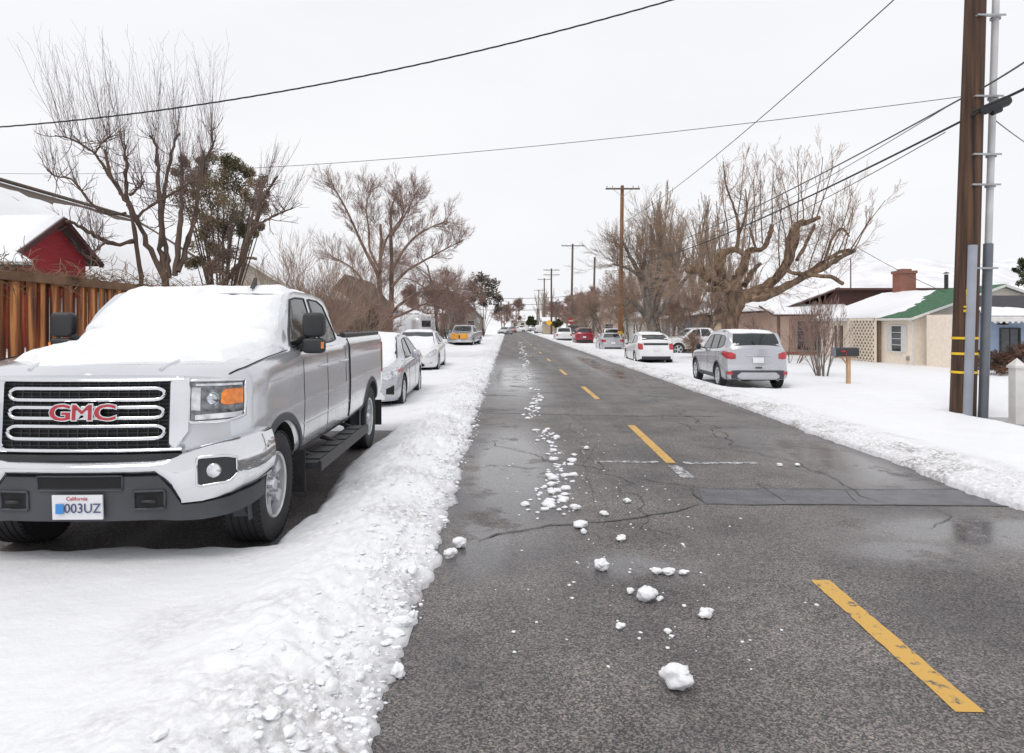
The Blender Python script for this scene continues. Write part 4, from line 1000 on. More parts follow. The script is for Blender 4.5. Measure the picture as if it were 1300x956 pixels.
SPECS['suv'] = dict(
    body=dict(L=4.52, W=0.925, zb=[(0, 0.26), (0.6, 0.27), (4.0, 0.27), (4.52, 0.30)],
        belt=[(0, 0.78), (0.15, 0.86), (0.5, 0.96), (1.1, 1.02), (1.6, 1.04), (3.4, 1.12), (4.3, 1.15), (4.52, 1.13)],
        top=[(0, 0.83), (0.15, 0.92), (0.5, 1.02), (1.1, 1.10), (1.25, 1.14), (1.95, 1.58), (2.4, 1.655), (3.2, 1.66), (3.9, 1.62), (4.12, 1.59), (4.36, 1.36), (4.46, 1.22), (4.52, 1.15)],
        wid=[(0, 0.66), (0.1, 0.78), (0.3, 0.88), (0.6, 0.92), (1.2, 0.925), (3.9, 0.925), (4.25, 0.90), (4.42, 0.86), (4.52, 0.82)],
        front=[(0.3, 0.06), (0.45, 0), (0.8, 0.05)], rear=[(0.3, 0.02), (0.5, 0), (0.62, 0.02), (0.70, 0.06), (0.95, 0.09), (1.15, 0.13)], bowF=0.22, bowR=0.13, bowW=0.12, cowl=1.4, backl=4.2, tumble=0.30),
    wr=0.355, wy=(0.90, 3.59),
    win=[[(1.62, 1.09, 1.13), (1.85, 1.10, 1.32), (2.12, 1.11, 1.50), (2.50, 1.12, 1.54)], [(2.58, 1.12, 1.545), (3.0, 1.135, 1.545), (3.30, 1.15, 1.54)], [(3.37, 1.155, 1.535), (3.7, 1.18, 1.52), (3.95, 1.24, 1.44)]],
    ws=(1.24, 1.95, 0.72, 0.62), bl=(4.09, 4.43, 0.58, 0.66),
    slabs=[('headlight', 'f', [(0.50, 0.74, 0.84), (0.75, 0.72, 0.90), (1.02, 0.82, 0.94)], 'lamp_clear', 0.012), ('grille', 'f', [(-0.45, 0.66, 0.84), (0.45, 0.66, 0.84)], 'black_plastic', 0.012),
           ('tail_light', 'r', [(0.60, 0.88, 1.01), (0.72, 0.86, 1.06), (0.92, 0.90, 1.09), (1.06, 0.97, 1.08)], 'lamp_red', 0.016),
           ('rear_valance', 'r', [(-0.93, 0.31, 0.53), (-0.6, 0.31, 0.56), (0.6, 0.31, 0.56), (0.93, 0.31, 0.53)], 'grey_plastic', 0.014), ('skid_plate', 'r', [(-0.58, 0.36, 0.42), (-0.48, 0.30, 0.50), (0.48, 0.30, 0.50), (0.58, 0.36, 0.42)], 'pale_silver_paint', 0.028),
           ('reflector', 'r', [(0.70, 0.43, 0.52), (0.86, 0.43, 0.52)], 'lamp_red', 0.02), ('tailgate_trim', 'r', [(-0.34, 0.955, 0.985), (0.34, 0.955, 0.985)], 'dull_chrome', 0.02), ('tailgate_latch', 'r', [(-0.09, 0.615, 0.65), (0.09, 0.615, 0.65)], 'black_plastic', 0.014)],
    seams=[(1.5, 0.42, 1.02), (2.54, 0.40, 1.1), (3.42, 0.8, 1.14)], handles=[(2.36, 0.98), (3.22, 1.02)], mir=(1.74, 1.10), plate=('r', 0.84, '', 0.305, 0.155), more=suv_more, spk=10)
def van_like(L, W, Ht, hood):
    return dict(
    body=dict(L=L, W=W, zb=[(0, 0.28), (L, 0.30)],
        belt=[(0, 0.80), (0.3, 0.95), (hood, 1.05), (L-0.1, 1.10), (L, 1.08)],
        top=[(0, 0.84), (0.3, 1.0), (hood, 1.13), (hood+0.75, Ht-0.12), (hood+1.2, Ht), (L-0.6, Ht), (L-0.32, Ht-0.05), (L-0.08, 1.22), (L, 1.12)],
        wid=[(0, 0.68), (0.1, 0.78), (0.4, W), (L-0.3, W), (L-0.1, W-0.06), (L, W-0.10)],
        front=[(0.3, 0.04), (0.5, 0), (0.8, 0.05)], rear=[(0.3, 0), (0.55, 0), (0.7, 0.04), (1.1, 0.06)], bowF=0.2, bowR=0.08, bowW=0.1, cowl=hood+0.2, backl=L-0.2, tumble=0.24),
    wr=0.36, wy=(0.9, L-0.95),
    win=[[(hood+0.35, 1.10, 1.14), (hood+0.9, 1.12, Ht-0.15), (hood+1.4, 1.12, Ht-0.12)], [(hood+1.48, 1.12, Ht-0.12), (L-1.2, 1.14, Ht-0.12)], [(L-1.12, 1.14, Ht-0.12), (L-0.55, 1.16, Ht-0.16)]],
    ws=(hood+0.05, hood+0.75, 0.72, 0.64), bl=(L-0.33, L-0.12, 0.62, 0.68),
    slabs=[('headlight', 'f', [(0.52, 0.72, 0.88), (0.95, 0.74, 0.92)], 'lamp_clear', 0.012), ('grille', 'f', [(-0.48, 0.68, 0.86), (0.48, 0.68, 0.86)], 'black_plastic', 0.012),
           ('tail_light', 'r', [(0.70, 0.84, 1.06), (0.86, 0.84, 1.06)], 'lamp_red', 0.016), ('rear_bumper', 'r', [(-0.86, 0.32, 0.56), (0.86, 0.32, 0.56)], 'black_plastic', 0.02)],
    seams=[(hood+0.3, 0.4, 1.05), (hood+1.44, 0.4, 1.1)], handles=[(hood+1.25, 0.98), (hood+2.1, 1.0)], mir=(hood+0.6, 1.12), plate=('r', 0.80, ''))
SPECS['boxsuv'] = van_like(4.5, 0.92, 1.72, 1.15)
SPECS['van'] = van_like(4.9, 0.97, 1.78, 0.85)
def pk(ext):
    L = 5.7
    d = dict(body=dict(L=L, W=0.98, zb=[(0, 0.42), (L, 0.48)],
        belt=[(0, 0.98), (0.2, 1.06), (1.3, 1.16), (3.3, 1.20), (3.45, 1.28), (L, 1.28)],
        top=[(0, 1.02), (0.2, 1.10), (1.25, 1.24), (1.85, 1.66), (2.1, 1.78), (3.0, 1.78), (3.2, 1.72), (3.42, 1.29), (3.46, 1.285), (L, 1.287)],
        wid=[(0, 0.86), (0.1, 0.93), (0.35, 0.98), (L-0.1, 0.98), (L, 0.95)], front=[(0.4, 0.02), (0.6, 0), (1.0, 0.04)], rear=[(0.5, 0), (1.2, 0)], bowF=0.12, bowR=0.02, bowW=0.12, cowl=1.4, tumble=0.28),
        wr=0.39, wy=(0.92, 4.5), win=[[(1.55, 1.20, 1.25), (1.95, 1.21, 1.62), (2.4, 1.22, 1.69)], [(2.47, 1.22, 1.69), (2.95, 1.23, 1.68), (3.12, 1.24, 1.4)]], ws=(1.27, 1.88, 0.74, 0.62),
        slabs=[('headlight', 'f', [(0.62, 0.82, 0.98), (1.0, 0.84, 0.98)], 'lamp_clear', 0.014), ('grille', 'f', [(-0.56, 0.74, 0.98), (0.56, 0.74, 0.98)], 'black_plastic', 0.014), ('bumper', 'f', [(-0.98, 0.44, 0.66), (0.98, 0.44, 0.66)], 'dull_chrome', 0.08),
               ('tail_light', 'r', [(0.82, 0.86, 1.2), (1.0, 0.86, 1.2)], 'lamp_red', 0.012), ('rear_bumper', 'r', [(-0.9, 0.48, 0.62), (0.9, 0.48, 0.62)], 'dull_chrome', 0.10)],
        seams=[(1.5, 0.5, 1.15), (2.44, 0.5, 1.2), (3.46, 0.5, 1.27)], handles=[(2.3, 1.08), (3.1, 1.1)], mir=(1.75, 1.22), plate=('f', 0.56, '', 0.305, 0.155, 0, 0.10),
        cut=lambda c: c.box((0, (3.55+L-0.06)/2, 1.1), (1.6, L-0.06-3.55, 0.6)))
    return d
SPECS['pickup'] = pk(0)

RL = 'cars parked on the left side of the street'; RR = 'cars parked on the right side of the street'
lz = -0.02
# left row (nose towards us)
car('sedan', 'silver sedan parked directly behind the big silver pickup truck, snow on its hood and windshield', 'car', silver2, (-2.93, 12.7, lz), math.radians(0.9), RL, snow=[dict(t0=0.25, t1=3.3, xh=[(0.2, 0.40), (0.6, 0.62), (1.3, 0.68), (2.0, 0.55), (3.3, 0.52)], th=0.05, seed=3, nt=60, nx=30, edge=0.1)])
car('sport', 'white sedan parked behind the silver sedan, snow covering its hood', 'car', white_paint, (-3.3, 23.2, lz), math.radians(1.0), RL, snow=[dict(t0=0.45, t1=1.75, xh=[(0.2, 0.5), (0.6, 0.62), (1.3, 0.66), (1.75, 0.58)], th=0.05, seed=5, nt=40, nx=24, edge=0.1), dict(t0=2.15, t1=3.4, xh=0.52, th=0.05, seed=6, nt=30, nx=20)], name='parked_car')
def y_panels(b, root):
    for sg in (-1, 1):
        mb = MB(); p = b.wpt('f', 0.36*sg, 0.90, 0.06); mb.box(p, (0.62, 0.03, 0.42)); mb.build('plow_light_panel', mat('orange_panel', (0.80, 0.36, 0.05), 0.5, var=0.15), root)
r_, b_ = car('pickup', 'silver pickup truck with two orange panels on its nose, down the left side', 'pickup truck', silver2, (-3.75, 52.5, -0.12), math.radians(-6), RL, detail=0)
y_panels(b_, r_)
car('boxsuv', 'pale suv half hidden behind the silver pickup truck with orange panels', 'car', white_paint, (-4.1, 62, -0.12), math.radians(-3), RL, detail=0, snow=[dict(t0=0.4, t1=3.9, xh=0.55, th=0.06, seed=8, nt=24, nx=12)])
car('pickup', 'dark grey pickup truck with its bed turned towards the street, far down the left side', 'pickup truck', darkgrey_paint, (-4.6, 88, -0.15), math.radians(38), RL, detail=0)
# right row (tail towards us)
car('suv', 'silver suv with a grey lower bumper, nearest car on the right', 'suv', silver2, (7.17, 23.6, -0.20), math.radians(180-2.0), RR, snow=[dict(t0=1.9, t1=4.0, xh=0.60, th=0.05, seed=13, nt=40, nx=26), dict(t0=0.3, t1=1.2, xh=0.6, th=0.05, seed=14, nt=30, nx=20)], trim=black_plastic, name='parked_suv')
car('hatch', 'white hatchback with a split rear window parked just ahead of the silver suv', 'car', white_paint, (6.85, 35.6, -0.22), math.radians(180-1), RR, snow=[dict(t0=1.9, t1=3.3, xh=0.55, th=0.05, seed=15, nt=30, nx=20)])
car('sedan', 'light silver sedan seen from behind between the white hatchback and the red suv', 'car', silver2, (7.7, 53.6, -0.36), math.radians(180-2), RR, detail=1)
car('boxsuv', 'red suv with a black rear bumper parked on the right', 'suv', red_paint, (7.55, 70.5, -0.32), math.radians(180-2), RR, detail=0, name='parked_suv')
car('van', 'white minivan parked just ahead of the red suv', 'minivan', white_paint, (6.3, 80.5, -0.4), math.radians(180-1), RR, detail=0, name='parked_van')
car('pickup', 'white pickup truck standing side-on in a driveway behind the tumbleweed shrub', 'pickup truck', white_paint, (9.75, 44.0, -0.30), math.radians(-84), None, detail=0)
car('boxsuv', 'white suv behind the gnarled multi-trunk tree, showing its dark rear window', 'suv', white_paint, (8.9, 59.5, -0.35), math.radians(175), RR, detail=0, name='parked_suv')
car('van', 'dark suv behind the white minivan, only its roof showing', 'suv', darkgrey_paint, (8.6, 93, -0.1), math.radians(178), RR, detail=0, name='parked_suv')
# far away at the end of the street
for i, (px, Y, m_, k, rt, lab) in enumerate(((651, 150, red_paint, 'hatch', 0, 'tiny red car in the middle of the far end of the street'), (670, 165, white_paint, 'sedan', 80, 'white car crossing the far end of the street'),
        (684, 140, white_paint, 'pickup', 180, 'white pickup truck parked on the right at the far end of the street'), (677, 185, silver2, 'boxsuv', 170, 'silver suv behind the white pickup truck at the far end'),
        (636, 120, silver2, 'sedan', -20, 'silver car parked just beyond the dark grey pickup truck'), (662, 200, white_paint, 'boxsuv', 0, 'white suv farthest away on the road'))):
    car(k, lab, 'car', m_, ((px-VX)*Y/F, Y, -0.1), math.radians(rt), 'cars far down the street', detail=0)

# travel trailer
def trailer():
    Y = 54; x = P(541, 410, Y)[0]
    root = thing('travel_trailer', 'rounded white and silver travel trailer parked behind the bare trees on the left', 'trailer', (x, Y, 0), math.radians(30))
    mb = MB(); prof = []
    L, W, Hh = 6.4, 1.15, 1.95
    ts = np.linspace(0, 1, 25); ring_n = 28; g = []
    for t in ts:
        y = t*L; e = (1-abs(2*t-1)**5)**0.5 if 0 < t < 1 else 0.02; w = W*(0.35+0.65*e) if 0 < t < 1 else W*0.3; h = Hh*(0.55+0.45*e) if 0 < t < 1 else Hh*0.5; zc = 0.55+Hh/2
        g.append([(w*np.sign(math.cos(a))*abs(math.cos(a))**0.6, y, zc+h/2*np.sign(math.sin(a))*abs(math.sin(a))**0.6) for a in np.linspace(0, 2*PI, ring_n, endpoint=False)])
    g = np.array(g); g = np.concatenate([g, g[:, :1]], 1); mb.grid(g); mb.add(g[0][:-1], [tuple(range(ring_n))]); mb.add(g[-1][:-1], [tuple(range(ring_n))])
    mb.build('body', mat('trailer_skin', (0.70, 0.71, 0.73), 0.25, metal=0.3, var=0.06), root, smooth=60, merge=0.001)
    mb = MB(); mb.box((0.0, -0.01, 1.75), (0.75, 0.08, 0.5)); mb.build('rear_window', glass_dark, root)
    for y in (1.5, 3.2, 5.0): mb = MB(); mb.box((1.11, y, 1.75), (0.10, 0.8, 0.45)); mb.build('side_window', glass_dark, root)
    for y in (3.0, 3.9):
        for sg in (1, -1): make_wheel(root, sg*1.0, y, 0.35, 0.35, 0.2, sg)
    mb = MB(); mb.box((0, 3.9, 2.56), (0.5, 0.9, 0.22)); mb.box((0, 2, 2.54), (0.4, 0.4, 0.16)); mb.build('roof_vent', white_paint, root)
trailer()
# ================================================================ TREES
bark_brown = mat('bark_brown', (0.11, 0.075, 0.055), 0.85, var=0.4, vscale=5, bump=0.8, bscale=14, stretch=(1, 1, 0.25))
bark_old = mat('bark_old', (0.13, 0.092, 0.07), 0.85, var=0.5, vscale=3, bump=1.0, bscale=7, stretch=(1.5, 1.5, 0.35), bdist=0.10, col2=(0.29, 0.19, 0.12))
bark_grey = mat('bark_grey', (0.16, 0.14, 0.12), 0.85, var=0.4, vscale=4, bump=0.8, bscale=14, stretch=(1, 1, 0.25))
bark_pale = mat('bark_pale', (0.32, 0.24, 0.17), 0.8, var=0.3, vscale=4, bump=0.5, bscale=14, stretch=(1, 1, 0.25))
twig_brown = mat('twig_brown', (0.13, 0.085, 0.07), 0.8, var=0.3, vscale=2)
twig_red = mat('twig_red', (0.28, 0.185, 0.155), 0.8, var=0.3, vscale=2)
twig_pale = mat('twig_pale', (0.30, 0.21, 0.15), 0.8, var=0.3, vscale=2)
twig_tan = mat('twig_tan', (0.33, 0.23, 0.175), 0.8, var=0.3, vscale=2)

def unit(v): return v/(np.linalg.norm(v)+1e-9)
def rperp(rg, d):
    a = rg.normal(size=3); a -= a.dot(d)*d; return unit(a)
class Tree:
    def __init__(s, seed): s.rg = np.random.default_rng(seed); s.thick = []; s.thin = []
    def path(s, p, d, L, r0, r1, k=5, wob=0.12, up=0.0, droop=0.0):
        pts = [p]; d = unit(d)
        for i in range(k-1):
            d = unit(d+rperp(s.rg, d)*wob*s.rg.uniform(0.3, 1.3)+np.array([0, 0, up-droop*(i/k)]))
            pts.append(pts[-1]+d*L/(k-1))
        return np.array(pts), np.linspace(r0, r1, k)
    def grow(s, p, d, L, r, lev, n, ang=0.7, ratio=0.62, up=0.08, wob=0.14, droop=0.0, rmin=0.003, f0=0.25, upl=None):
        u = up if upl is None else upl[min(len(upl)-1, lev)]
        Pp, R = s.path(p, d, L, r, max(r*0.35, rmin*0.7), 5, wob, u, droop)
        (s.thick if r > 0.022 else s.thin).append((Pp, R))
        if lev <= 0: return
        m = n[len(n)-lev] if lev <= len(n) else n[0]
        for i in range(m):
            f = f0+(1-f0)*(i+s.rg.uniform(0.2, 0.9))/m; f = min(f, 0.99); q = f*4; a = int(q); a = min(a, 3); w = q-a
            pos = Pp[a]*(1-w)+Pp[a+1]*w; dd = unit(Pp[a+1]-Pp[a])
            an = ang*s.rg.uniform(0.6, 1.25); nd = unit(dd*math.cos(an)+rperp(s.rg, dd)*math.sin(an))
            rr = max(rmin, (R[a]*(1-w)+R[a+1]*w)*0.62)
            s.grow(pos, nd, L*ratio*s.rg.uniform(0.65, 1.15)*(1.15-0.45*f), rr, lev-1, n, ang, ratio, up, wob, droop, rmin, f0, upl)
    def limb(s, pts, rad, jag=0.0):
        p = catmull(np.array(pts, float), 4); r = catmull(np.array(rad, float)[:, None], 4)[:, 0]
        if jag: p[1:-1] += s.rg.normal(0, 1, (len(p)-2, 3))*jag*r[1:-1, None]; r = r*(1+s.rg.uniform(-1, 1, len(r))*jag*0.8)
        e = p[-1]-p[-2]; e = e/(np.linalg.norm(e)+1e-9)
        s.thick.append((np.vstack([p, p[-1]+e*r[-1]*0.35, p[-1]+e*r[-1]*0.5]), np.r_[r, r[-1]*0.75, r[-1]*0.04])); return p, r
    def build(s, root, barkm, twigm, nthick=9, nthin=3, crown='crown', trunk='trunk', world=False):
        for lst, nm, n, mm in ((s.thick, trunk, nthick, barkm), (s.thin, crown, nthin, twigm)):
            if not lst: continue
            V, Q, off = [], [], 0; by = {}
            for Pp, R in lst: by.setdefault(len(Pp), []).append((Pp, R))
            for k, it in by.items():
                v, q = tubes_np(np.array([i[0] for i in it]), np.array([i[1] for i in it]), n); V.append(v); Q.append(q+off); off += len(v)
            fast_obj(nm, np.concatenate(V), np.concatenate(Q), mm, root, smooth=True, world=world)

def leaf_cloud(rg, centers, rads, n, size, flat=0.5):
    c = centers[rg.integers(len(centers), size=n)]; r = rads if np.isscalar(rads) else rads[0]
    d = rg.normal(size=(n, 3)); d /= np.linalg.norm(d, axis=1, keepdims=True); p = c+d*(rg.random((n, 1))**0.5)*r
    u = rg.normal(size=(n, 3)); u /= np.linalg.norm(u, axis=1, keepdims=True); w = np.cross(u, rg.normal(size=(n, 3))); w /= np.linalg.norm(w, axis=1, keepdims=True)
    s = size*rg.uniform(0.5, 1.3, (n, 1)); a = p-u*s; b = p+w*s*flat*0.5; cc = p+u*s; e = p-w*s*flat*0.5
    v = np.stack([a, b, cc, e], 1).reshape(-1, 3); q = np.arange(4*n).reshape(-1, 4); return v, q

# ---- big pollarded tree behind the fence on the left
def tree_left():
    shoot_m = mat('twig_shoot', (0.17, 0.115, 0.105), 0.8, var=0.3, vscale=2)
    Y = 15.0; base = P(208, 372, Y); base[2] = 0.0
    root = thing('bare_tree', 'big bare pollarded tree with straight upright shoots behind the plank fence on the left', 'tree', base)
    t = Tree(21); rg = t.rg
    def W(px, py, dy=0): return P(px, py, Y+dy)
    limbs = []
    def L(pts, r0, r1, dy=(0, 0)):
        n = len(pts); P3 = [W(x, y, dy[0]+(dy[1]-dy[0])*i/(n-1)) for i, (x, y) in enumerate(pts)]; R = np.linspace(r0*0.42, r1*0.36, n)*Y/F
        limbs.append(t.limb(P3, R, 0.30)); return limbs[-1]
    b0 = [(215, 470), (212, 400)]
    L(b0+[(210, 352)], 17, 13)
    L([(185, 470), (182, 400), (178, 350), (172, 300), (165, 262)], 7, 6)
    L([(210, 355), (192, 318), (176, 285), (163, 258), (152, 240), (140, 222), (133, 190)], 10, 4, (0, -0.8))
    L([(163, 262), (160, 235), (161, 205), (158, 195)], 6, 5)
    L([(164, 248), (176, 238), (183, 230)], 4, 3)
    L([(152, 243), (138, 222), (122, 196), (104, 184), (88, 176), (70, 172)], 5, 2, (0, -1))
    L([(120, 196), (128, 183), (140, 172)], 3, 2)
    L([(160, 270), (140, 272), (120, 262), (104, 243), (90, 228), (72, 224), (60, 216)], 5, 2, (0, -1.2))
    L([(210, 350), (205, 318), (204, 280), (201, 240), (200, 205), (197, 182), (190, 172)], 9, 4, (0, 0.5))
    L([(215, 352), (212, 322), (206, 290), (208, 250), (215, 212), (222, 180), (228, 170)], 8, 4, (0, 0.9))
    L([(222, 350), (228, 300), (230, 260), (231, 220), (230, 196)], 8, 5, (0, 0.6))
    L([(226, 345), (238, 310), (246, 280), (252, 245), (256, 215), (258, 192)], 8, 6, (0, 1.5))
    L([(256, 225), (262, 200), (270, 185), (268, 165)], 5, 3, (1.5, 1.8))
    L([(176, 275), (190, 262), (215, 248), (238, 234), (252, 230)], 4, 3, (-0.5, -0.8))
    L([(170, 306), (148, 310), (128, 304), (112, 294), (95, 284), (84, 281)], 7, 5, (0, -1.6))
    L([(134, 307), (122, 318), (112, 328)], 4, 2, (-1, -1.4))
    L([(255, 470), (262, 400), (283, 358), (302, 340), (312, 312), (322, 290), (330, 262), (341, 240), (352, 224)], 13, 3, (0.8, -0.5))
    L([(318, 300), (330, 285), (345, 276), (358, 270), (372, 264)], 5, 2, (0, -1))
    L([(312, 310), (318, 280), (328, 250), (340, 226)], 5, 2, (0, 0.8))
    L([(305, 330), (290, 322), (276, 300)], 4, 3)
    L([(290, 352), (276, 345), (262, 350)], 4, 3)
    def shoots(limb, f0, n, hmin, hmax, spread, r=0.0062):
        p, rr = limb
        for i in range(n):
            f = rg.uniform(f0, 1.0)*(len(p)-1); a = min(int(f), len(p)-2); pos = p[a]+(p[a+1]-p[a])*(f-a)
            dx = (pos[0]-base[0])*0.20+rg.normal(0, spread*1.5); d = np.array([dx, rg.normal(0, spread), 1.0])
            h = rg.uniform(hmin, hmax); k = rg.uniform(0.6, 1.0)
            t.grow(pos, d, h, r*k, 1, [rg.integers(4, 9)], ang=0.45, ratio=0.26, up=0.05, wob=0.05, rmin=0.0022, f0=0.08)
    for i, lm in enumerate(limbs[2:], 2):
        n = {2: 12, 3: 12, 5: 14, 6: 8, 7: 12, 8: 15, 9: 15, 10: 10, 11: 8, 12: 12, 13: 10, 14: 7, 16: 7, 17: 8, 18: 10}.get(i, 3)
        long = i in (2, 3, 5, 6, 8, 9, 10, 12, 4, 11)
        shoots(lm, 0.45 if i not in (13, 14) else 0.2, int(n*1.9), 0.9, 2.4 if long else 1.0, 0.10)
    for lm in limbs[2:]:       # short crooked spurs
        p, rr = lm
        for i in range(16):
            f = rg.uniform(0.3, 1.0)*(len(p)-1); a = min(int(f), len(p)-2); pos = p[a]+(p[a+1]-p[a])*(f-a)
            t.grow(pos, rg.normal(size=3)+np.array([0, 0, 0.4]), rg.uniform(0.25, 0.7), 0.012, 1, [4], ang=0.8, ratio=0.5, up=0.12, wob=0.3, rmin=0.004)
    t.build(root, bark_brown, shoot_m, 8, 3, world=True)
tree_left()

def juniper(name, label, Y, blobs, seed, dens, size, trunk_px, cols=((0.125, 0.135, 0.06), (0.30, 0.215, 0.135)), cat='tree', group=None, stem=0.8, spread=0.62):
    base = P(trunk_px[0], 400, Y); base[2] = 0.05
    root = thing(name, label, cat, base, 0, group); t = Tree(seed); rg = t.rg
    cen = []; s_ = Y/F
    for (px, py, r) in blobs:
        c = P(px, py, Y+rg.uniform(-0.8, 0.8)); cen.append((c, r*s_))
        m = base*0.55+c*0.45; m[:2] = base[:2]*0.7+c[:2]*0.3; t.limb([base, m, c], [0.05*stem, 0.032*stem, 0.010], 0.1)
    V, Q, off = [], [], 0
    for c, r in cen:
        k = max(3, int(10*(r/0.5)**1.2)); sub = c+rg.normal(size=(k, 3))*r*np.array([0.5, 0.5, 0.45])
        for sc in sub:
            d = unit(sc-c+rg.normal(size=3)*0.1+np.array([0, 0, r*0.5])); t.grow(c+(sc-c)*0.2, d, r*0.9, 0.010, 1, [4], ang=0.6, ratio=0.5, rmin=0.004)
        v, q = leaf_cloud(rg, sub, r*spread, int(dens*k), size, 0.6); V.append(v); Q.append(q+off); off += len(v)
    t.build(root, bark_brown, twig_brown, 7, 3, crown='twigs', world=True)
    fm = mat('needles_'+name, cols[0], 0.8, var=0.3, vscale=1.1, col2=cols[1])
    fast_obj('crown', np.concatenate(V), np.concatenate(Q), fm, root, smooth=False, world=True)
    return root
juniper('evergreen_tree', 'dark olive evergreen tree with brown dead patches growing behind the pollarded tree', 17.5,
    [(262, 205, 16), (285, 208, 15), (300, 214, 12), (318, 222, 12), (250, 228, 18), (275, 235, 20), (300, 240, 18), (325, 238, 12), (335, 246, 8), (245, 255, 18), (268, 265, 20), (292, 268, 18), (318, 262, 14), (334, 262, 8), (258, 290, 17), (282, 295, 18), (305, 292, 14), (322, 285, 8),
     (266, 320, 16), (290, 322, 15), (250, 335, 14), (310, 312, 9), (240, 205, 9), (225, 220, 8), (236, 240, 10), (330, 290, 9), (275, 340, 14)], 31, 300, 0.038, (282,))

# ---- generic bare trees
def bare(label, base, h, spread, seed, barkm, twigm, trunks=1, n=(6, 6, 7, 6), ang=0.65, up=0.10, r=0.16, rmin=0.006, lev=4, ratio=0.64, droop=0.0, group=None, name='bare_tree', tdir=0.3, cat='tree', lean=0.0, f0=0.25, tl=0.42, split=True):
    root = thing(name, label, cat, base, 0, group); t = Tree(seed); rg = t.rg
    for k in range(trunks):
        a = rg.uniform(0, 2*PI) if trunks > 1 else 0; d = np.array([math.cos(a)*tdir*(trunks > 1)+lean, math.sin(a)*tdir*(trunks > 1), 1.0]) if True else 0
        t.grow(np.array([0, 0, -0.3]) if trunks == 1 else np.array([math.cos(a)*r, math.sin(a)*r, -0.3]), d, h*tl, r if trunks == 1 else r*0.6, lev, list(n), ang, ratio*spread, up, 0.10, droop, rmin, f0)
    zm = max(p[:, 2].max() for p, _ in t.thin+t.thick); k = h/zm
    t.thick = [(p*k, r_) for p, r_ in t.thick]; t.thin = [(p*k, r_) for p, r_ in t.thin]
    t.build(root, barkm, twigm, 7, 3); return root

def bz(x, y): return float(base_z(x, y))
bt = lambda px, Y, z=None: (lambda x: (x, Y, bz(x, Y) if z is None else z))((px-VX)*Y/F)
# centre-left big pale tree
def tree_mid():
    Y = 34.0; base = bt(487, Y); root = thing('bare_tree', 'tall bare tree with pale tan trunk fanning over the parked white sedan', 'tree', base)
    t = Tree(44); s_ = Y/F; W = lambda x, y, dy=0: P(x, y, Y+dy)
    def L(pts, r0, r1, dy=0):
        n = len(pts); return t.limb([W(x, y, dy*i/(n-1)) for i, (x, y) in enumerate(pts)], np.linspace(r0*0.55, r1*0.5, n)*s_, 0.08)
    LS = [L([(492, 432), (490, 415), (487, 398), (482, 370), (482, 345), (484, 310), (483, 285)], 9, 3), L([(492, 432), (496, 405), (497, 370), (497, 330), (496, 290), (497, 265), (505, 243)], 8, 1.5, 1), L([(483, 375), (480, 350), (467, 325), (455, 300), (444, 275), (430, 248), (420, 232)], 5, 1, -2),
          L([(484, 345), (470, 318), (468, 290), (465, 262), (470, 240)], 3.5, 1, 1), L([(497, 345), (512, 318), (528, 300), (548, 288), (568, 280)], 4, 1, -1), L([(497, 365), (515, 345), (540, 330), (562, 318), (588, 305)], 4, 1, 1), L([(496, 300), (510, 280), (520, 262), (530, 240)], 3, 1, 1),
          L([(494, 400), (510, 385), (530, 372), (560, 368), (580, 372)], 4, 1.2, -1.5), L([(489, 405), (478, 392), (470, 372), (452, 345), (430, 330), (412, 322)], 4, 1, 1), L([(483, 330), (490, 305), (500, 290), (512, 270), (508, 240)], 3, 1, -1), L([(497, 405), (520, 395), (545, 385), (572, 395)], 3.5, 1, -2)]
    for p, r in LS:
        n = 40
        for i in range(n):
            f = t.rg.uniform(0.35, 1.0)*(len(p)-1); a = min(int(f), len(p)-2); pos = p[a]+(p[a+1]-p[a])*(f-a); dd = unit(p[a+1]-p[a])
            nd = dd*0.7+rperp(t.rg, dd)*0.8+np.array([0, 0, 0.25]); t.grow(pos, nd, t.rg.uniform(0.45, 1.2), 0.011, 2, [6, 7], 0.6, 0.6, 0.08, 0.15, 0, 0.0045)
    t.build(root, mat('bark_rose', (0.22, 0.15, 0.115), 0.8, var=0.4, vscale=4, bump=0.5, bscale=14, stretch=(1, 1, 0.25)), twig_red, 8, 3, world=True)
tree_mid()
bare('reddish weeping tree with fine drooping twigs behind the pale tan tree on the left', bt(556, 56), 9.0, 1.0, 51, bark_grey, twig_red, n=(9, 9, 8, 7), ang=0.75, up=0.02, r=0.16, rmin=0.007, droop=0.55, ratio=0.62)
bare('second reddish weeping tree standing farther back near the travel trailer', bt(572, 66), 7.5, 1.0, 52, bark_grey, twig_red, n=(9, 8, 8, 7), ang=0.75, up=0.02, r=0.16, rmin=0.010, droop=0.5)
bare('slim bare tree with forked pale branches left of the tall tan tree', bt(405, 26), 5.6, 1.0, 53, bark_grey, twig_tan, trunks=4, n=(6, 6, 6), ang=0.5, up=0.10, r=0.07, rmin=0.005, lev=3, tdir=0.4)
bare('bare shrubby tree just behind the rear of the big pickup truck', bt(378, 22), 4.3, 1.0, 54, bark_grey, twig_tan, trunks=5, n=(6, 6, 6), ang=0.5, up=0.08, r=0.06, rmin=0.005, lev=3, tdir=0.5)
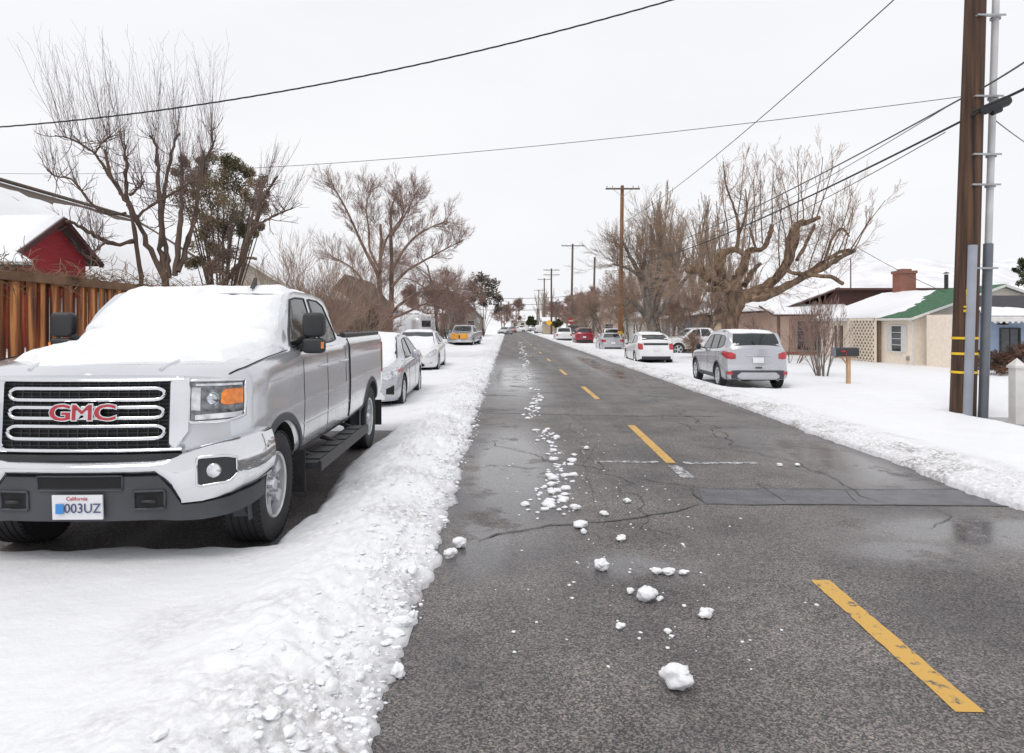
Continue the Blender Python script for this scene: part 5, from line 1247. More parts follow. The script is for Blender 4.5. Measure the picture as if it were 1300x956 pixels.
for i, (px, Y, h, lab) in enumerate(((368, 22, 3.4, 'reddish brown twiggy shrub touching the pickup cab'), (395, 24, 3.2, 'reddish brown twiggy shrub nearest the pickup bed'), (425, 27, 3.6, 'reddish brown twiggy shrub in the middle of the hedge group'), (455, 31, 3.2, 'reddish brown twiggy shrub at the right end of the hedge group'),
        (410, 34, 4.4, 'taller reddish shrub behind the middle of the hedge group'), (572, 70, 3.2, 'twiggy shrub just right of the travel trailer'))):
    bare(lab, bt(px, Y), h, 1.0, 60+i, bark_grey, twig_red if i % 2 else twig_tan, trunks=11, n=(7, 6, 6), ang=0.6, up=0.05, r=0.10, rmin=0.0055, lev=3, tdir=0.8, group='brown shrubs behind the pickup', name='bare_shrub', cat='shrub', tl=0.5)
juniper('evergreen_shrub', 'low green conifer shrub at the foot of the tall tan tree', 31, [(462, 410, 11), (472, 402, 8), (452, 416, 9), (466, 418, 10), (478, 414, 7)], 33, 60, 0.085, (465,), ((0.035, 0.055, 0.015), (0.10, 0.12, 0.04)), 'shrub', stem=0.5)
juniper('half_bare_tree', 'dark tree with clumps of clinging leaves beside the house far down the left side', 92, [(600, 362, 8), (612, 356, 8), (622, 362, 8), (606, 372, 8), (622, 374, 7), (630, 380, 7), (598, 380, 6), (614, 382, 6), (592, 392, 5), (632, 392, 5)], 35, 14, 0.30, (614,), ((0.10, 0.085, 0.065), (0.20, 0.17, 0.14)))
FT = 'bare trees far down the street'
protoA = bare('reddish round bare tree far down the left side of the road', bt(655, 190, 0), 9.5, 1.0, 71, twig_red, twig_red, n=(8, 8, 8, 6), ang=0.8, up=0.05, r=0.3, rmin=0.03, group=FT)
far_A = [(640, 230, 1.0, 'round bare tree just left of the end of the road'), (590, 150, 0.9, 'bare tree behind the house on the left, beyond the half bare tree'), (575, 110, 0.75, 'bare tree rising behind the travel trailer'), (560, 95, 0.8, 'bare tree behind the second weeping tree'),
         (520, 90, 0.8, 'bare tree behind the travel trailer, to its left'), (720, 170, 1.1, 'reddish bare tree behind the third utility pole'), (736, 130, 0.95, 'bare tree to the right of the third utility pole'), (705, 240, 1.2, 'bare tree behind the yellow sign'), (758, 120, 1.0, 'bare tree beyond the plain pole'), (470, 75, 0.7, 'bare tree behind the shrubs on the left'), (745, 165, 1.1, 'bare tree between the plain pole and the third utility pole')]
for i, (px, Y, sc, lab) in enumerate(far_A): dup(protoA, bt(px, Y), i*1.3, lab, FT, (sc, sc, sc*0.95))
protoB = bare('pale poplar-like tree with upright tan branches behind the multi-trunk tree', bt(868, 66), 15.5, 0.8, 81, bark_pale, twig_pale, trunks=7, n=(8, 7, 7, 5), ang=0.30, up=0.16, r=0.30, rmin=0.011, tdir=0.28, tl=0.52, ratio=0.5)
for px, Y, sc, lab, rz in ((838, 74, 0.88, 'pale upright poplar-like tree just right of the second utility pole', 1.0), (905, 70, 0.85, 'pale upright tree behind the old gnarled tree', 2.1), (812, 98, 0.8, 'pale upright tree left of the poplars, behind the second utility pole', 3.0), (690, 330, 1.3, 'pale upright tree at the very end of the road', 2.0), (940, 78, 0.7, 'pale upright tree behind the crown of the gnarled tree', 4.0)):
    dup(protoB, bt(px, Y), rz, lab, None, sc)
protoC = bare('bushy bare tree right of the second utility pole above the parked cars', bt(800, 62), 8.0, 1.0, 91, bark_grey, twig_tan, trunks=3, n=(8, 7, 7, 6), ang=0.8, up=0.06, r=0.18, rmin=0.009, tdir=0.4)
for px, Y, sc, lab, rz in ((770, 84, 0.95, 'bushy bare tree left of the second utility pole', 1.0), (748, 100, 0.9, 'bushy bare tree above the red suv', 2.2), (850, 56, 0.8, 'bushy bare tree behind the white pickup truck', 3.3), (885, 50, 0.75, 'bushy bare tree between the multi-trunk tree and the gnarled tree', 4.0), (780, 110, 1.1, 'large bushy bare tree far behind the second utility pole', 5.0)):
    dup(protoC, bt(px, Y), rz, lab, None, sc)

# ---- multi-trunk grey tree on the right
def tree_multi():
    Y = 50.0; base = bt(828, Y); root = thing('bare_tree', 'grey multi-trunk bare tree behind the white hatchback', 'tree', base)
    t = Tree(61); s_ = Y/F; W = lambda x, y, dy=0: P(x, y, Y+dy)
    LS = []
    for pts, r0, r1, dy in (([(828, 450), (826, 418), (824, 400)], 15, 13, 0), ([(824, 405), (812, 392), (802, 383), (794, 388)], 8, 4, -1), ([(824, 402), (818, 375), (812, 350), (800, 325), (790, 305)], 8, 3, 1), ([(826, 402), (826, 370), (824, 345), (828, 310), (826, 285)], 8, 3, -1),
                            ([(828, 402), (836, 375), (846, 355), (856, 338), (852, 322)], 8, 5, 1), ([(830, 405), (842, 390), (856, 372), (872, 352), (890, 340)], 7, 3, -2), ([(826, 380), (816, 352), (818, 330), (822, 318)], 6, 4, 2), ([(826, 372), (836, 345), (838, 318), (836, 295)], 6, 3, -2), ([(812, 350), (795, 340), (778, 335)], 4, 2, 1)):
        n = len(pts); LS.append(t.limb([W(x, y, dy*i/(n-1)) for i, (x, y) in enumerate(pts)], np.linspace(r0*0.55, r1*0.5, n)*s_, 0.15))
    for p, r in LS[1:]:
        for i in range(30):
            f = t.rg.uniform(0.4, 1.0)*(len(p)-1); a = min(int(f), len(p)-2); pos = p[a]+(p[a+1]-p[a])*(f-a); dd = unit(p[a+1]-p[a])
            t.grow(pos, dd*0.5+rperp(t.rg, dd)*0.8+np.array([0, 0, 0.35]), t.rg.uniform(1.1, 2.8), 0.018, 2, [6, 7], 0.55, 0.55, 0.06, 0.15, 0, 0.007)
    t.build(root, bark_grey, twig_pale, 8, 3, world=True)
tree_multi()

# ---- old gnarled tree
def tree_gnarled():
    Y = 34.0; base = bt(926, Y); root = thing('gnarled_tree', 'old gnarled tree with thick cut-back limbs and orange-brown trunk behind the silver suv', 'tree', base)
    t = Tree(66); s_ = Y/F; W = lambda x, y, dy=0: P(x, y, Y+dy); LS = []
    def L(pts, r, dy=0, jag=0.16):
        n = len(pts); LS.append(t.limb([W(x, y, dy*i/(n-1)) for i, (x, y) in enumerate(pts)], np.interp(np.linspace(0, 1, n), np.linspace(0, 1, len(r)), r)*s_*0.62, jag))
    L([(926, 462), (925, 430), (929, 400), (932, 380), (930, 362)], (24, 18, 17, 20, 17), jag=0.10)
    L([(930, 372), (915, 362), (900, 352), (890, 345), (880, 343), (873, 342)], (13, 9, 7), -1.5)       # left elbow
    L([(920, 365), (905, 368), (897, 366)], (8, 5), -2)
    L([(925, 365), (915, 348), (912, 330), (920, 320), (934, 317), (944, 322)], (11, 8, 5), -1)
    L([(935, 318), (937, 300), (936, 280), (930, 258), (922, 236), (918, 205)], (4, 3, 2, 1), -1)
    L([(937, 300), (944, 282), (948, 262), (946, 240)], (3, 2, 1), -1)
    L([(930, 365), (940, 345), (948, 325), (952, 318), (968, 316), (976, 300), (980, 286)], (11, 7, 5, 5), 1)
    L([(960, 318), (955, 300), (951, 288)], (3, 2), 1)
    L([(932, 375), (955, 372), (975, 362), (992, 345), (1003, 325), (1010, 300), (1012, 286), (1026, 282), (1040, 276)], (13, 11, 9, 9, 7, 4), 1.5)
    L([(998, 335), (1000, 310), (1006, 292)], (6, 6), 2)
    L([(1012, 330), (1024, 308), (1034, 285)], (4, 3), 1.5)
    L([(985, 355), (1000, 330), (1002, 300), (1010, 285)], (5, 4), -1)
    L([(940, 378), (970, 376), (995, 365), (1020, 352), (1045, 340), (1065, 328), (1085, 318)], (10, 8, 6, 4), -1)
    L([(1015, 352), (1040, 336), (1062, 322), (1078, 317)], (5, 3), 0)
    L([(995, 338), (1005, 346), (1030, 349), (1055, 352), (1070, 360)], (4, 4, 4), -1.5)
    L([(960, 372), (985, 366), (1010, 360), (1024, 350)], (6, 3), 0)
    L([(945, 362), (955, 345), (965, 335)], (6, 4), 2)
    L([(1045, 340), (1055, 305), (1068, 290), (1078, 300)], (3, 2), 0)
    rg = t.rg
    def sprig(px, py, dy, ang, h, r=0.035, lev=3):
        t.grow(W(px, py, dy), np.array([math.sin(ang), rg.normal(0, 0.15), math.cos(ang)]), h, r, lev, [5, 5, 4], 0.5, 0.5, 0.09, 0.12, 0, 0.0065)
    for (px, py, a, h) in ((880, 345, -0.5, 3.2), (895, 345, -0.3, 4.0), (905, 345, -0.25, 4.3), (915, 330, -0.2, 4.0), (925, 300, -0.15, 4.2), (935, 290, 0.0, 3.6), (942, 318, 0.15, 4.0), (950, 320, 0.1, 3.6), (968, 310, -0.1, 4.2), (980, 290, 0.05, 4.2),
                           (1006, 288, -0.15, 4.2), (1012, 284, -0.05, 4.0), (1020, 283, 0.05, 3.8), (1030, 282, 0.15, 3.8), (1036, 278, 0.3, 3.2), (1040, 338, 0.25, 4.0), (1050, 335, 0.3, 4.5), (1060, 328, 0.35, 4.0), (1070, 322, 0.5, 3.4), (1084, 318, 0.6, 2.8), (1078, 320, 0.45, 3.6), (1000, 320, -0.1, 4.4), (990, 340, 0.0, 4.5), (960, 305, 0.0, 4.2), (1025, 350, 0.2, 3.6), (1045, 340, 0.5, 3.6)):
        sprig(px, py, rg.uniform(-1.5, 1.5), a, h*rg.uniform(0.68, 0.92))
    for (px, py, a, h) in ((900, 366, -1.9, 2.0), (895, 366, -1.6, 2.2), (905, 355, -1.5, 2.2), (885, 348, -1.8, 2.4), (880, 350, -1.3, 2.4), (935, 385, 1.9, 1.4), (955, 378, 1.2, 2.0), (910, 372, -1.2, 2.6), (892, 362, -1.1, 2.8), (876, 345, -1.0, 2.4), (965, 345, 0.7, 2.0)):
        t.grow(W(px, py, rg.uniform(-1.5, 0.5)), np.array([math.sin(a), rg.normal(0, 0.2), math.cos(a)]), h, 0.02, 3, [5, 5, 4], 0.6, 0.6, 0.0, 0.12, 0.1, 0.0055)
    for p, r in LS[1:]:
        for i in range(14):
            f = rg.uniform(0.2, 1.0)*(len(p)-1); a = min(int(f), len(p)-2); pos = p[a]+(p[a+1]-p[a])*(f-a)
            t.grow(pos, rg.normal(size=3)+np.array([0, 0, 0.7]), rg.uniform(0.6, 1.8), 0.014, 2, [4, 4], 0.6, 0.55, 0.06, 0.15, 0, 0.006)
    t.build(root, bark_old, twig_tan, 12, 3, world=True)
tree_gnarled()
# ---- bare bush beside the letter box, tumbleweed shrub, hedge
bare('upright bare bush with a few slim stems standing in the snow beside the mailbox', bt(1045, 23.5, -0.36), 3.2, 1.0, 95, bark_grey, twig_red, trunks=7, n=(5, 5, 5), ang=0.35, up=0.10, r=0.06, rmin=0.006, lev=3, tdir=0.22, name='bare_bush', cat='shrub', tl=0.55)
bare('small pink-brown bare shrub in front of the tan porch house', bt(1005, 33, -0.4), 2.7, 1.0, 96, bark_grey, twig_red, trunks=7, n=(5, 5, 4), ang=0.45, up=0.02, r=0.05, rmin=0.006, lev=3, tdir=0.6, name='bare_shrub', cat='shrub', tl=0.5)
def tumble():
    Y = 37; base = bt(880, Y, -0.35); root = thing('tumbleweed_shrub', 'round brown tumbleweed-like shrub on a short stem in front of the white pickup truck', 'shrub', base)
    t = Tree(97); c = np.array([0, 0, 1.0])
    t.limb([(0, 0, -0.1), (0, 0, 0.5), c], [0.07, 0.05, 0.04])
    for i in range(150):
        d = t.rg.normal(size=3); t.grow(c+unit(d)*0.08, unit(d), 0.5, 0.012, 1, [5], 0.9, 0.5, 0, 0.3, 0, 0.007)
    for i in range(16):
        d = np.array([t.rg.normal(), t.rg.normal()*0.5, t.rg.uniform(0.2, 1)]); t.grow(c, unit(d), 1.5, 0.012, 1, [4], 0.6, 0.4, 0, 0.1, 0, 0.006)
    t.build(root, bark_grey, twig_tan, 7, 4)
tumble()
juniper('brown_hedge', 'brown dry leafy hedge in front of the blue porch, right of the utility pole', 26, [(1248, 460, 12), (1258, 452, 11), (1268, 462, 13), (1280, 452, 12), (1285, 466, 12), (1298, 456, 13), (1310, 462, 14), (1325, 458, 14), (1256, 468, 10), (1272, 470, 9), (1296, 442, 9), (1250, 448, 6)], 36, 75, 0.07, (1275,), ((0.07, 0.035, 0.02), (0.20, 0.10, 0.06)), 'hedge', stem=0.46)
juniper('pine_tree', 'pine branches of the tree at the right edge above the roofs', 45, [(1295, 330, 6), (1302, 340, 8), (1310, 332, 9), (1298, 355, 7), (1312, 355, 10), (1325, 340, 14), (1330, 365, 16), (1290, 343, 3)], 37, 40, 0.16, (1325,), ((0.03, 0.045, 0.015), (0.07, 0.09, 0.04)))
juniper('round_shrub', 'round dark green clipped shrub at the far end of the street', 150, [(674, 408, 4), (671, 410, 3), (677, 410, 3), (674, 405, 3)], 38, 60, 0.35, (674,), ((0.025, 0.04, 0.012), (0.06, 0.07, 0.02)), 'shrub')
juniper('hedge', 'olive green box hedge right of the yellow sign far away', 120, [(704, 411, 2.5), (709, 411, 2.5), (712, 411, 2.5), (707, 413, 2.5), (711, 408, 2)], 39, 60, 0.3, (708,), ((0.04, 0.045, 0.015), (0.09, 0.09, 0.03)), 'hedge')

# ================================================================ UTILITY POLES AND WIRES
wood_dark = mat('pole_wood_dark', (0.035, 0.02, 0.014), 0.8, var=0.6, vscale=3, bump=0.7, bscale=18, stretch=(3, 3, 0.12), col2=(0.12, 0.06, 0.033))
wood_tan = mat('pole_wood_tan', (0.27, 0.12, 0.05), 0.8, var=0.3, vscale=3, bump=0.4, bscale=18, stretch=(3, 3, 0.12))
wood_grey = mat('pole_wood_grey', (0.13, 0.105, 0.09), 0.85, var=0.3, vscale=3, stretch=(3, 3, 0.12))
conduit = mat('conduit_grey', (0.30, 0.32, 0.37), 0.5, var=0.1, vscale=2)
conduit_dk = mat('conduit_dark', (0.14, 0.155, 0.18), 0.5, var=0.1, vscale=2)
conduit_lt = mat('conduit_light', (0.52, 0.52, 0.53), 0.5, var=0.1, vscale=2)
galv = mat('galvanised', (0.38, 0.39, 0.40), 0.4, metal=0.7, var=0.15)
band_y = mat('yellow_band', (0.75, 0.48, 0.02), 0.5, var=0.1)
cable_m = mat('cable_black', (0.02, 0.02, 0.022), 0.6)
cable_g = mat('cable_grey', (0.10, 0.10, 0.105), 0.6)
Yp = 13.7
def lean(z): # pole axis at height z
    x0 = (1222-VX)*Yp/F; return np.array([x0+0.031*(z+0.2)*1.0, Yp, z])
root = thing('utility_pole', 'nearest utility pole, dark brown with three yellow bands and grey conduit, on the right edge', 'utility pole', lean(-0.25))
mb = MB(); zs = np.linspace(-0.4, 12.5, 14); mb.tube([lean(z) for z in zs], np.linspace(0.232, 0.165, 14), 22); mb.build('pole', wood_dark, root, world=True, smooth=60)
for z in (0.66, 1.03, 1.34): 
    mb = MB(); mb.lathe([(0.233, 0), (0.237, 0.003), (0.237, 0.047), (0.233, 0.05)], 28, 'z', c=lean(z)); mb.build('yellow_band', band_y, root, world=True, smooth=50)
mb = MB(); 
for z, h in ((1.88, 0.05), (1.97, 0.035), (2.03, 0.30)): mb.box(lean(z)+np.array([-0.10, -0.215, h/2]), (0.16 if h < 0.1 else 0.07, 0.03, h))
mb.build('yellow_tag', band_y, root, world=True)
mb = MB(); prof = [lean(z)+np.array([-0.06, -0.235, 0]) for z in (-0.3, 0.5, 1.5, 2.5, 3.2)]; mb.tube(prof, 0.083, 16); mb.build('conduit_cover', conduit, root, world=True, smooth=60)
root2 = thing('conduit_riser', 'slim grey riser pipe standing against the nearest utility pole on its right', 'pipe', lean(-0.25)+np.array([0.40, -0.1, 0]))
def L2(z): return lean(z)+np.array([0.375, -0.05, 0])
mb = MB(); mb.tube([L2(z) for z in (-0.4, 0.6, 1.8, 3.25)], 0.088, 16); mb.build('lower_pipe', conduit_dk, root2, world=True, smooth=60)
mb = MB(); mb.tube([L2(z) for z in (3.25, 4.5, 6, 8, 10)], 0.066, 14); mb.build('upper_pipe', conduit_lt, root2, world=True, smooth=60)
for z in (2.75, 4.4, 5.0, 6.15, 7.75):
    mb = MB(); p, q = lean(z), L2(z); mb.box((p+q)/2+np.array([0.0, -0.20, 0]), (0.55, 0.02, 0.035)); mb.box((p+q)/2+np.array([0.0, -0.13, 0]), (0.42, 0.02, 0.02)); mb.lathe([(0.092, -0.02), (0.098, -0.02), (0.098, 0.02), (0.092, 0.02)], 18, 'z', c=q)
    mb.tube([p+np.array([-0.08, -0.24, 0]), p+np.array([-0.08, -0.15, 0])], 0.02, 8); mb.build('bracket', galv, root2, world=True)
mb = MB(); a = P(1244, 142, Yp-0.35); b2 = P(1281, 127, Yp-0.35); mb.tube([a, a+(b2-a)*0.15, a+(b2-a)*0.9, b2], [0.05, 0.095, 0.105, 0.08], 12)
mb.tube([a+(b2-a)*0.4+np.array([0, 0, -0.1]), a+(b2-a)*0.7+np.array([0, 0, -0.1])], 0.07, 10)
closure = mb.build('splice_closure', cable_m, None, smooth=60); tag(closure, 'black cable splice box hanging on the lower cable at the nearest utility pole', 'cable box')
def pole(px_top, py_top, Y, label, m_, r0=0.16, arm=2.4, group='utility poles along the right side of the street', base_px=None, arms=1, name='utility_pole', lo=None):
    x1 = (px_top-VX)*Y/F; x0 = ((base_px or px_top)-VX)*Y/F; zt = H-(py_top-VY)*Y/F; z0 = bz(x0, Y)
    r = thing(name, label, 'utility pole', (x0, Y, z0), 0, group)
    at_ = lambda z: np.array([x0+(x1-x0)*(z-z0)/(zt-z0), Y, z])
    mb = MB(); mb.tube([at_(z) for z in np.linspace(z0-0.3, zt+0.15, 8)], np.linspace(r0, r0*0.72, 8), 12); mb.build('pole', m_, r, world=True, smooth=60)
    for k in range(arms if arm else 0):
        z = zt-0.15-k*0.9; mb = MB(); c = at_(z)+np.array([0, -r0-0.05, 0]); mb.box(c, (arm, 0.10, 0.12)); co = mb.build('crossarm', wood_grey, r, world=True)
        mb = MB()
        for f in (-0.46, -0.3, 0.3, 0.46): mb.lathe([(0.001, 0.02), (0.02, 0.02), (0.02, 0.08), (0.045, 0.08), (0.04, 0.13), (0.055, 0.15), (0.035, 0.2), (0.001, 0.2)], 8, 'z', c=c+np.array([arm*f, 0, 0.05]))
        mb.build('insulator', galv, co, world=False).location = tuple(-np.array(r.location)); 
        mb = MB()
        for sg in (-1, 1): mb.bar(c+np.array([sg*arm*0.28, 0.02, -0.02]), at_(z-0.65)+np.array([0, -r0, 0]), 0.03)
        mb.build('brace', galv, co, world=False).location = tuple(-np.array(r.location))
    if lo is not None:
        mb = MB(); mb.lathe([(r0*0.97, 0), (r0*1.03, 0.0), (r0*1.03, 0.25), (r0*0.97, 0.25)], 12, 'z', c=at_(lo)); mb.build('yellow_band', band_y, r, world=True)
    return r
pole(790, 238, 54, 'tall orange-brown utility pole with crossarm, second from the camera on the right', wood_tan, 0.19, 2.7, base_px=787, lo=0.9)
pole(727, 311, 98, 'utility pole with crossarm standing next to the red sign', wood_grey, 0.19, 3.2, base_px=725)
pole(700, 342, 128, 'brown utility pole with two crossarms just right of the yellow sign', mat('pole_wood_red', (0.13, 0.06, 0.045), 0.8, var=0.2), 0.20, 3.0, arms=2)
pole(691, 354, 165, 'thin utility pole with crossarm just left of the yellow sign', wood_grey, 0.20, 3.2)
pole(684, 368, 210, 'farthest thin utility pole near the round dark shrub', wood_grey, 0.2, 3.2)
pole(755, 328, 90, 'plain grey utility pole without crossarm between the second and third poles', wood_grey, 0.17, 0, base_px=753)
pole(706, 383, 120, 'short stubby brown utility pole right of the yellow sign', wood_grey, 0.18, 1.4)
pole(682, 392, 150, 'very short distant pole beside the round dark shrub', wood_grey, 0.2, 0)
pole(637, 385, 160, 'slim distant pole on the left side of the road beside the half bare tree', wood_grey, 0.12, 0, group='utility poles on the left side')
pole(1080, 331, 60, 'thin antenna mast rising behind the brown-roofed house', wood_grey, 0.07, 0, group=None, name='antenna_mast')
WG = 'overhead wires'
def wire(p, q, sag, r, label, m_=cable_g, twist=False, n=48):
    p = np.array(p, float); q = np.array(q, float); t = np.linspace(0, 1, n)[:, None]
    pts = p+(q-p)*t; pts[:, 2] -= (4*sag*t*(1-t))[:, 0]
    mb = MB()
    if twist:
        n2 = 700; t = np.linspace(0, 1, n2)[:, None]; pts = p+(q-p)*t; pts[:, 2] -= (4*sag*t*(1-t))[:, 0]; L = np.linalg.norm(q-p)
        for ph in (0, PI*2/3, PI*4/3):
            w = pts.copy(); a = t[:, 0]*L*2*PI/0.9+ph; w[:, 2] += r*0.7*np.cos(a); w[:, 1] += r*0.7*np.sin(a); mb.tube(w, r*0.62, 5)
    else: mb.tube(pts, r, 6)
    tag(mb.build('overhead_wire', m_, None, smooth=80), label, 'wire', WG)
wire(P(-120, 168, 13), P(1010, -48, 11), 0.55, 0.012, 'thick black twisted cable crossing the upper left sky', cable_m, True)
wire(P(1226, 122, Yp), P(-120, 215, 30), 0.72, 0.008, 'thin wire sagging from the nearest pole across the whole street to the left')
wire(P(1150, -14, 15.5), P(792, 282, 54), 0.45, 0.016, 'steep high wire running from the top edge down to the second pole')
wire(P(1320, 66, 12.0), P(1236, 118, Yp), 0.02, 0.02, 'upper cable coming in from the right edge to the nearest pole', cable_g)
wire(P(1228, 121, Yp), P(792, 326, 54), 0.55, 0.020, 'upper communication cable between the nearest and the second pole')
wire(P(1210, 131, Yp+0.5), P(792, 329, 54), 0.9, 0.010, 'slack thin cable hanging just under the upper communication cable')
wire(P(1320, 103, 12.0), P(1236, 141, Yp-0.3), 0.02, 0.028, 'lower thick cable coming in from the right edge to the splice box', cable_m)
wire(P(1240, 144, Yp-0.3), P(790, 338, 54), 0.55, 0.026, 'thick black lower cable between the splice box and the second pole', cable_m)
wire(P(1200, 168, Yp+1.2), P(790, 342, 54), 0.95, 0.012, 'slack thin cable below the thick black lower cable')
wire(P(1260, 150, Yp), P(1330, 198, 22), 0.05, 0.012, 'service wire dropping from the splice box to the right edge')
wire(P(1085, 312, 34), P(1202, 372, 34), 0.10, 0.014, 'drop wire from the gnarled tree down to the green roof')
for py, xx in ((375, 34), (390, 26), (383, 30)): wire(P(575, py+1, 150), P(735, py, 150), 0.6, 0.05, {375: 'highest of the three wires crossing the far end of the street', 390: 'lowest of the three wires crossing the far end of the street', 383: 'middle of the three wires crossing the far end of the street'}[py])

# ================================================================ HOUSES
def W_(name, col, **k): return mat(name, col, 0.8, **k)
snow_roof = snow_clean
trim_white = mat('trim_white', (0.70, 0.69, 0.67), 0.6, var=0.06)
pane_m = mat('window_pane', (0.05, 0.06, 0.065), 0.06, var=0.3, spec=0.7)
def quadpt(c, u, v): a, b, d, e = c; return (a*(1-u)+b*u)*(1-v)+(e*(1-u)+d*u)*v
def roof_plane(root, c, thick, m, name='roof'):
    c = [np.array(x, float) for x in c]; n = unit(np.cross(c[1]-c[0], c[3]-c[0])); n = n if n[2] > 0 else -n
    mb = MB(); v = [x for x in c]+[x-n*thick for x in c]; mb.add(v, [(0, 1, 2, 3), (4, 5, 6, 7), (0, 1, 5, 4), (1, 2, 6, 5), (2, 3, 7, 6), (3, 0, 4, 7)]); return mb.build(name, m, root, world=True)
def roof_snow(root, c, th=0.14, bare_f=None, seed=1, nu=40, nv=24, over=0.03):
    c = [np.array(x, float) for x in c]; n = unit(np.cross(c[1]-c[0], c[3]-c[0])); n = n if n[2] > 0 else -n; g, gb = [], []
    Lu = np.linalg.norm(c[1]-c[0]); Lv = np.linalg.norm(c[3]-c[0])
    for u in np.linspace(0, 1, nu):
        r, rb = [], []
        for v in np.linspace(0, 1, nv):
            p = quadpt(c, u, v); e = min(u*Lu, (1-u)*Lu, v*Lv, (1-v)*Lv); k = float(sstep(-0.02, 0.18, e+0.03))
            h = th*(0.8+0.5*fbm(p[0]*0.8+seed, p[1]*0.8, seed, 4))*k
            if bare_f: b_ = bare_f(u, v, p); h = h*(1-b_)-0.05*b_
            r.append(p+n*(h+0.01)); rb.append(p-n*0.04)
        g.append(r); gb.append(rb)
    mb = MB(); mb.grid(np.array(g)); g = np.array(g); gb = np.array(gb)
    for A, B in ((g[0], gb[0]), (g[-1], gb[-1]), (g[:, 0], gb[:, 0]), (g[:, -1], gb[:, -1])): mb.grid(np.stack([A, B], 0))
    return mb.build('roof_snow', snow_roof, root, world=True, smooth=50)
def window(root, face, pos, a, z, w, h, frame=trim_white, bars=(0, 2), shutters=None, blinds=False):
    """face 'W'/'E': plane x=pos, a along y; face 'S': plane y=pos, a along x (towards the camera)"""
    def pt(u, d, zz): return {'W': (pos-d, u, zz), 'E': (pos+d, u, zz), 'S': (u, pos-d, zz)}[face]
    def bx(mb, u, d, zz, wu, wd, wz): mb.box(pt(u, d, zz), (wd, wu, wz) if face in 'WE' else (wu, wd, wz))
    mb = MB(); f = 0.06
    bx(mb, a, 0.03, z+h/2+f/2, w+2*f, 0.06, f); bx(mb, a, 0.04, z-h/2-f/2, w+2*f+0.06, 0.09, f)
    for s in (-1, 1): bx(mb, a+s*(w/2+f/2), 0.03, z, f, 0.06, h)
    for i in range(bars[0]): bx(mb, a-w/2+w*(i+1)/(bars[0]+1), 0.022, z, 0.03, 0.03, h)
    for i in range(bars[1]): bx(mb, a, 0.024, z-h/2+h*(i+1)/(bars[1]+1), w, 0.03, 0.03)
    fr = mb.build('window', frame, root, world=True)
    mb = MB(); bx(mb, a, 0.008, z, w, 0.012, h); p = mb.build('pane', pane_m, fr); p.location = tuple(-np.array(root.location))
    if shutters:
        for s in (-1, 1):
            mb = MB(); bx(mb, a+s*(w/2+f+shutters[1]/2), 0.03, z, shutters[1], 0.04, h+0.06)
            for k in range(9): bx(mb, a+s*(w/2+f+shutters[1]/2), 0.055, z-h/2+h*(k+0.5)/9, shutters[1]*0.8, 0.02, 0.03)
            mb.build('shutter', shutters[0], root, world=True)
    return fr
def gable_house(name, label, x0, x1, y0, y1, z0, ze, zr, axis, wallm, roofm, over=0.35, snow=(1, 1), xr=None, seed=1, bare=None, trimm=trim_white, sth=0.14, bare2=None):
    """axis 'y': ridge along the street; 'x': ridge across it"""
    root = thing(name, label, 'house', ((x0+x1)/2, (y0+y1)/2, z0)); mb = MB(); rt = 0.1
    if axis == 'y':
        xm = xr if xr is not None else (x0+x1)/2
        pl = [(x0, z0-0.3), (x1, z0-0.3), (x1, ze), (xm, zr), (x0, ze)]; mb.prism(pl, y0, y1, 'y')
        sl = (zr-ze)/(xm-x0); sr = (zr-ze)/(x1-xm)
        A = [(x0-over, y0-over, ze-sl*over+rt), (x0-over, y1+over, ze-sl*over+rt), (xm, y1+over, zr+rt), (xm, y0-over, zr+rt)]
        B = [(x1+over, y0-over, ze-sr*over+rt), (x1+over, y1+over, ze-sr*over+rt), (xm, y1+over, zr+rt), (xm, y0-over, zr+rt)]
    else:
        ym = (y0+y1)/2; pl = [(y0, z0-0.3), (y1, z0-0.3), (y1, ze), (ym, zr), (y0, ze)]; mb.prism(pl, x0, x1, 'x')
        s = (zr-ze)/(ym-y0)
        A = [(x0-over, y0-over, ze-s*over+rt), (x1+over, y0-over, ze-s*over+rt), (x1+over, ym, zr+rt), (x0-over, ym, zr+rt)]
        B = [(x0-over, y1+over, ze-s*over+rt), (x1+over, y1+over, ze-s*over+rt), (x1+over, ym, zr+rt), (x0-over, ym, zr+rt)]
    mb.build('wall', wallm, root, world=True)
    for i, c in enumerate((A, B)):
        roof_plane(root, c, 0.09, roofm)
        if snow[i]: roof_snow(root, c, sth, bare if i == 0 else bare2, seed+i)
    mb = MB()     # barge boards and fascia
    for c in (A, B):
        c = [np.array(q)-np.array([0, 0, 0.08]) for q in c]
        for p, q in ((c[0], c[1]), (c[1], c[2]), (c[3], c[0])): mb.tube([p, q], 0.075, 4)
    mb.build('fascia', trimm, root, world=True)
    return root
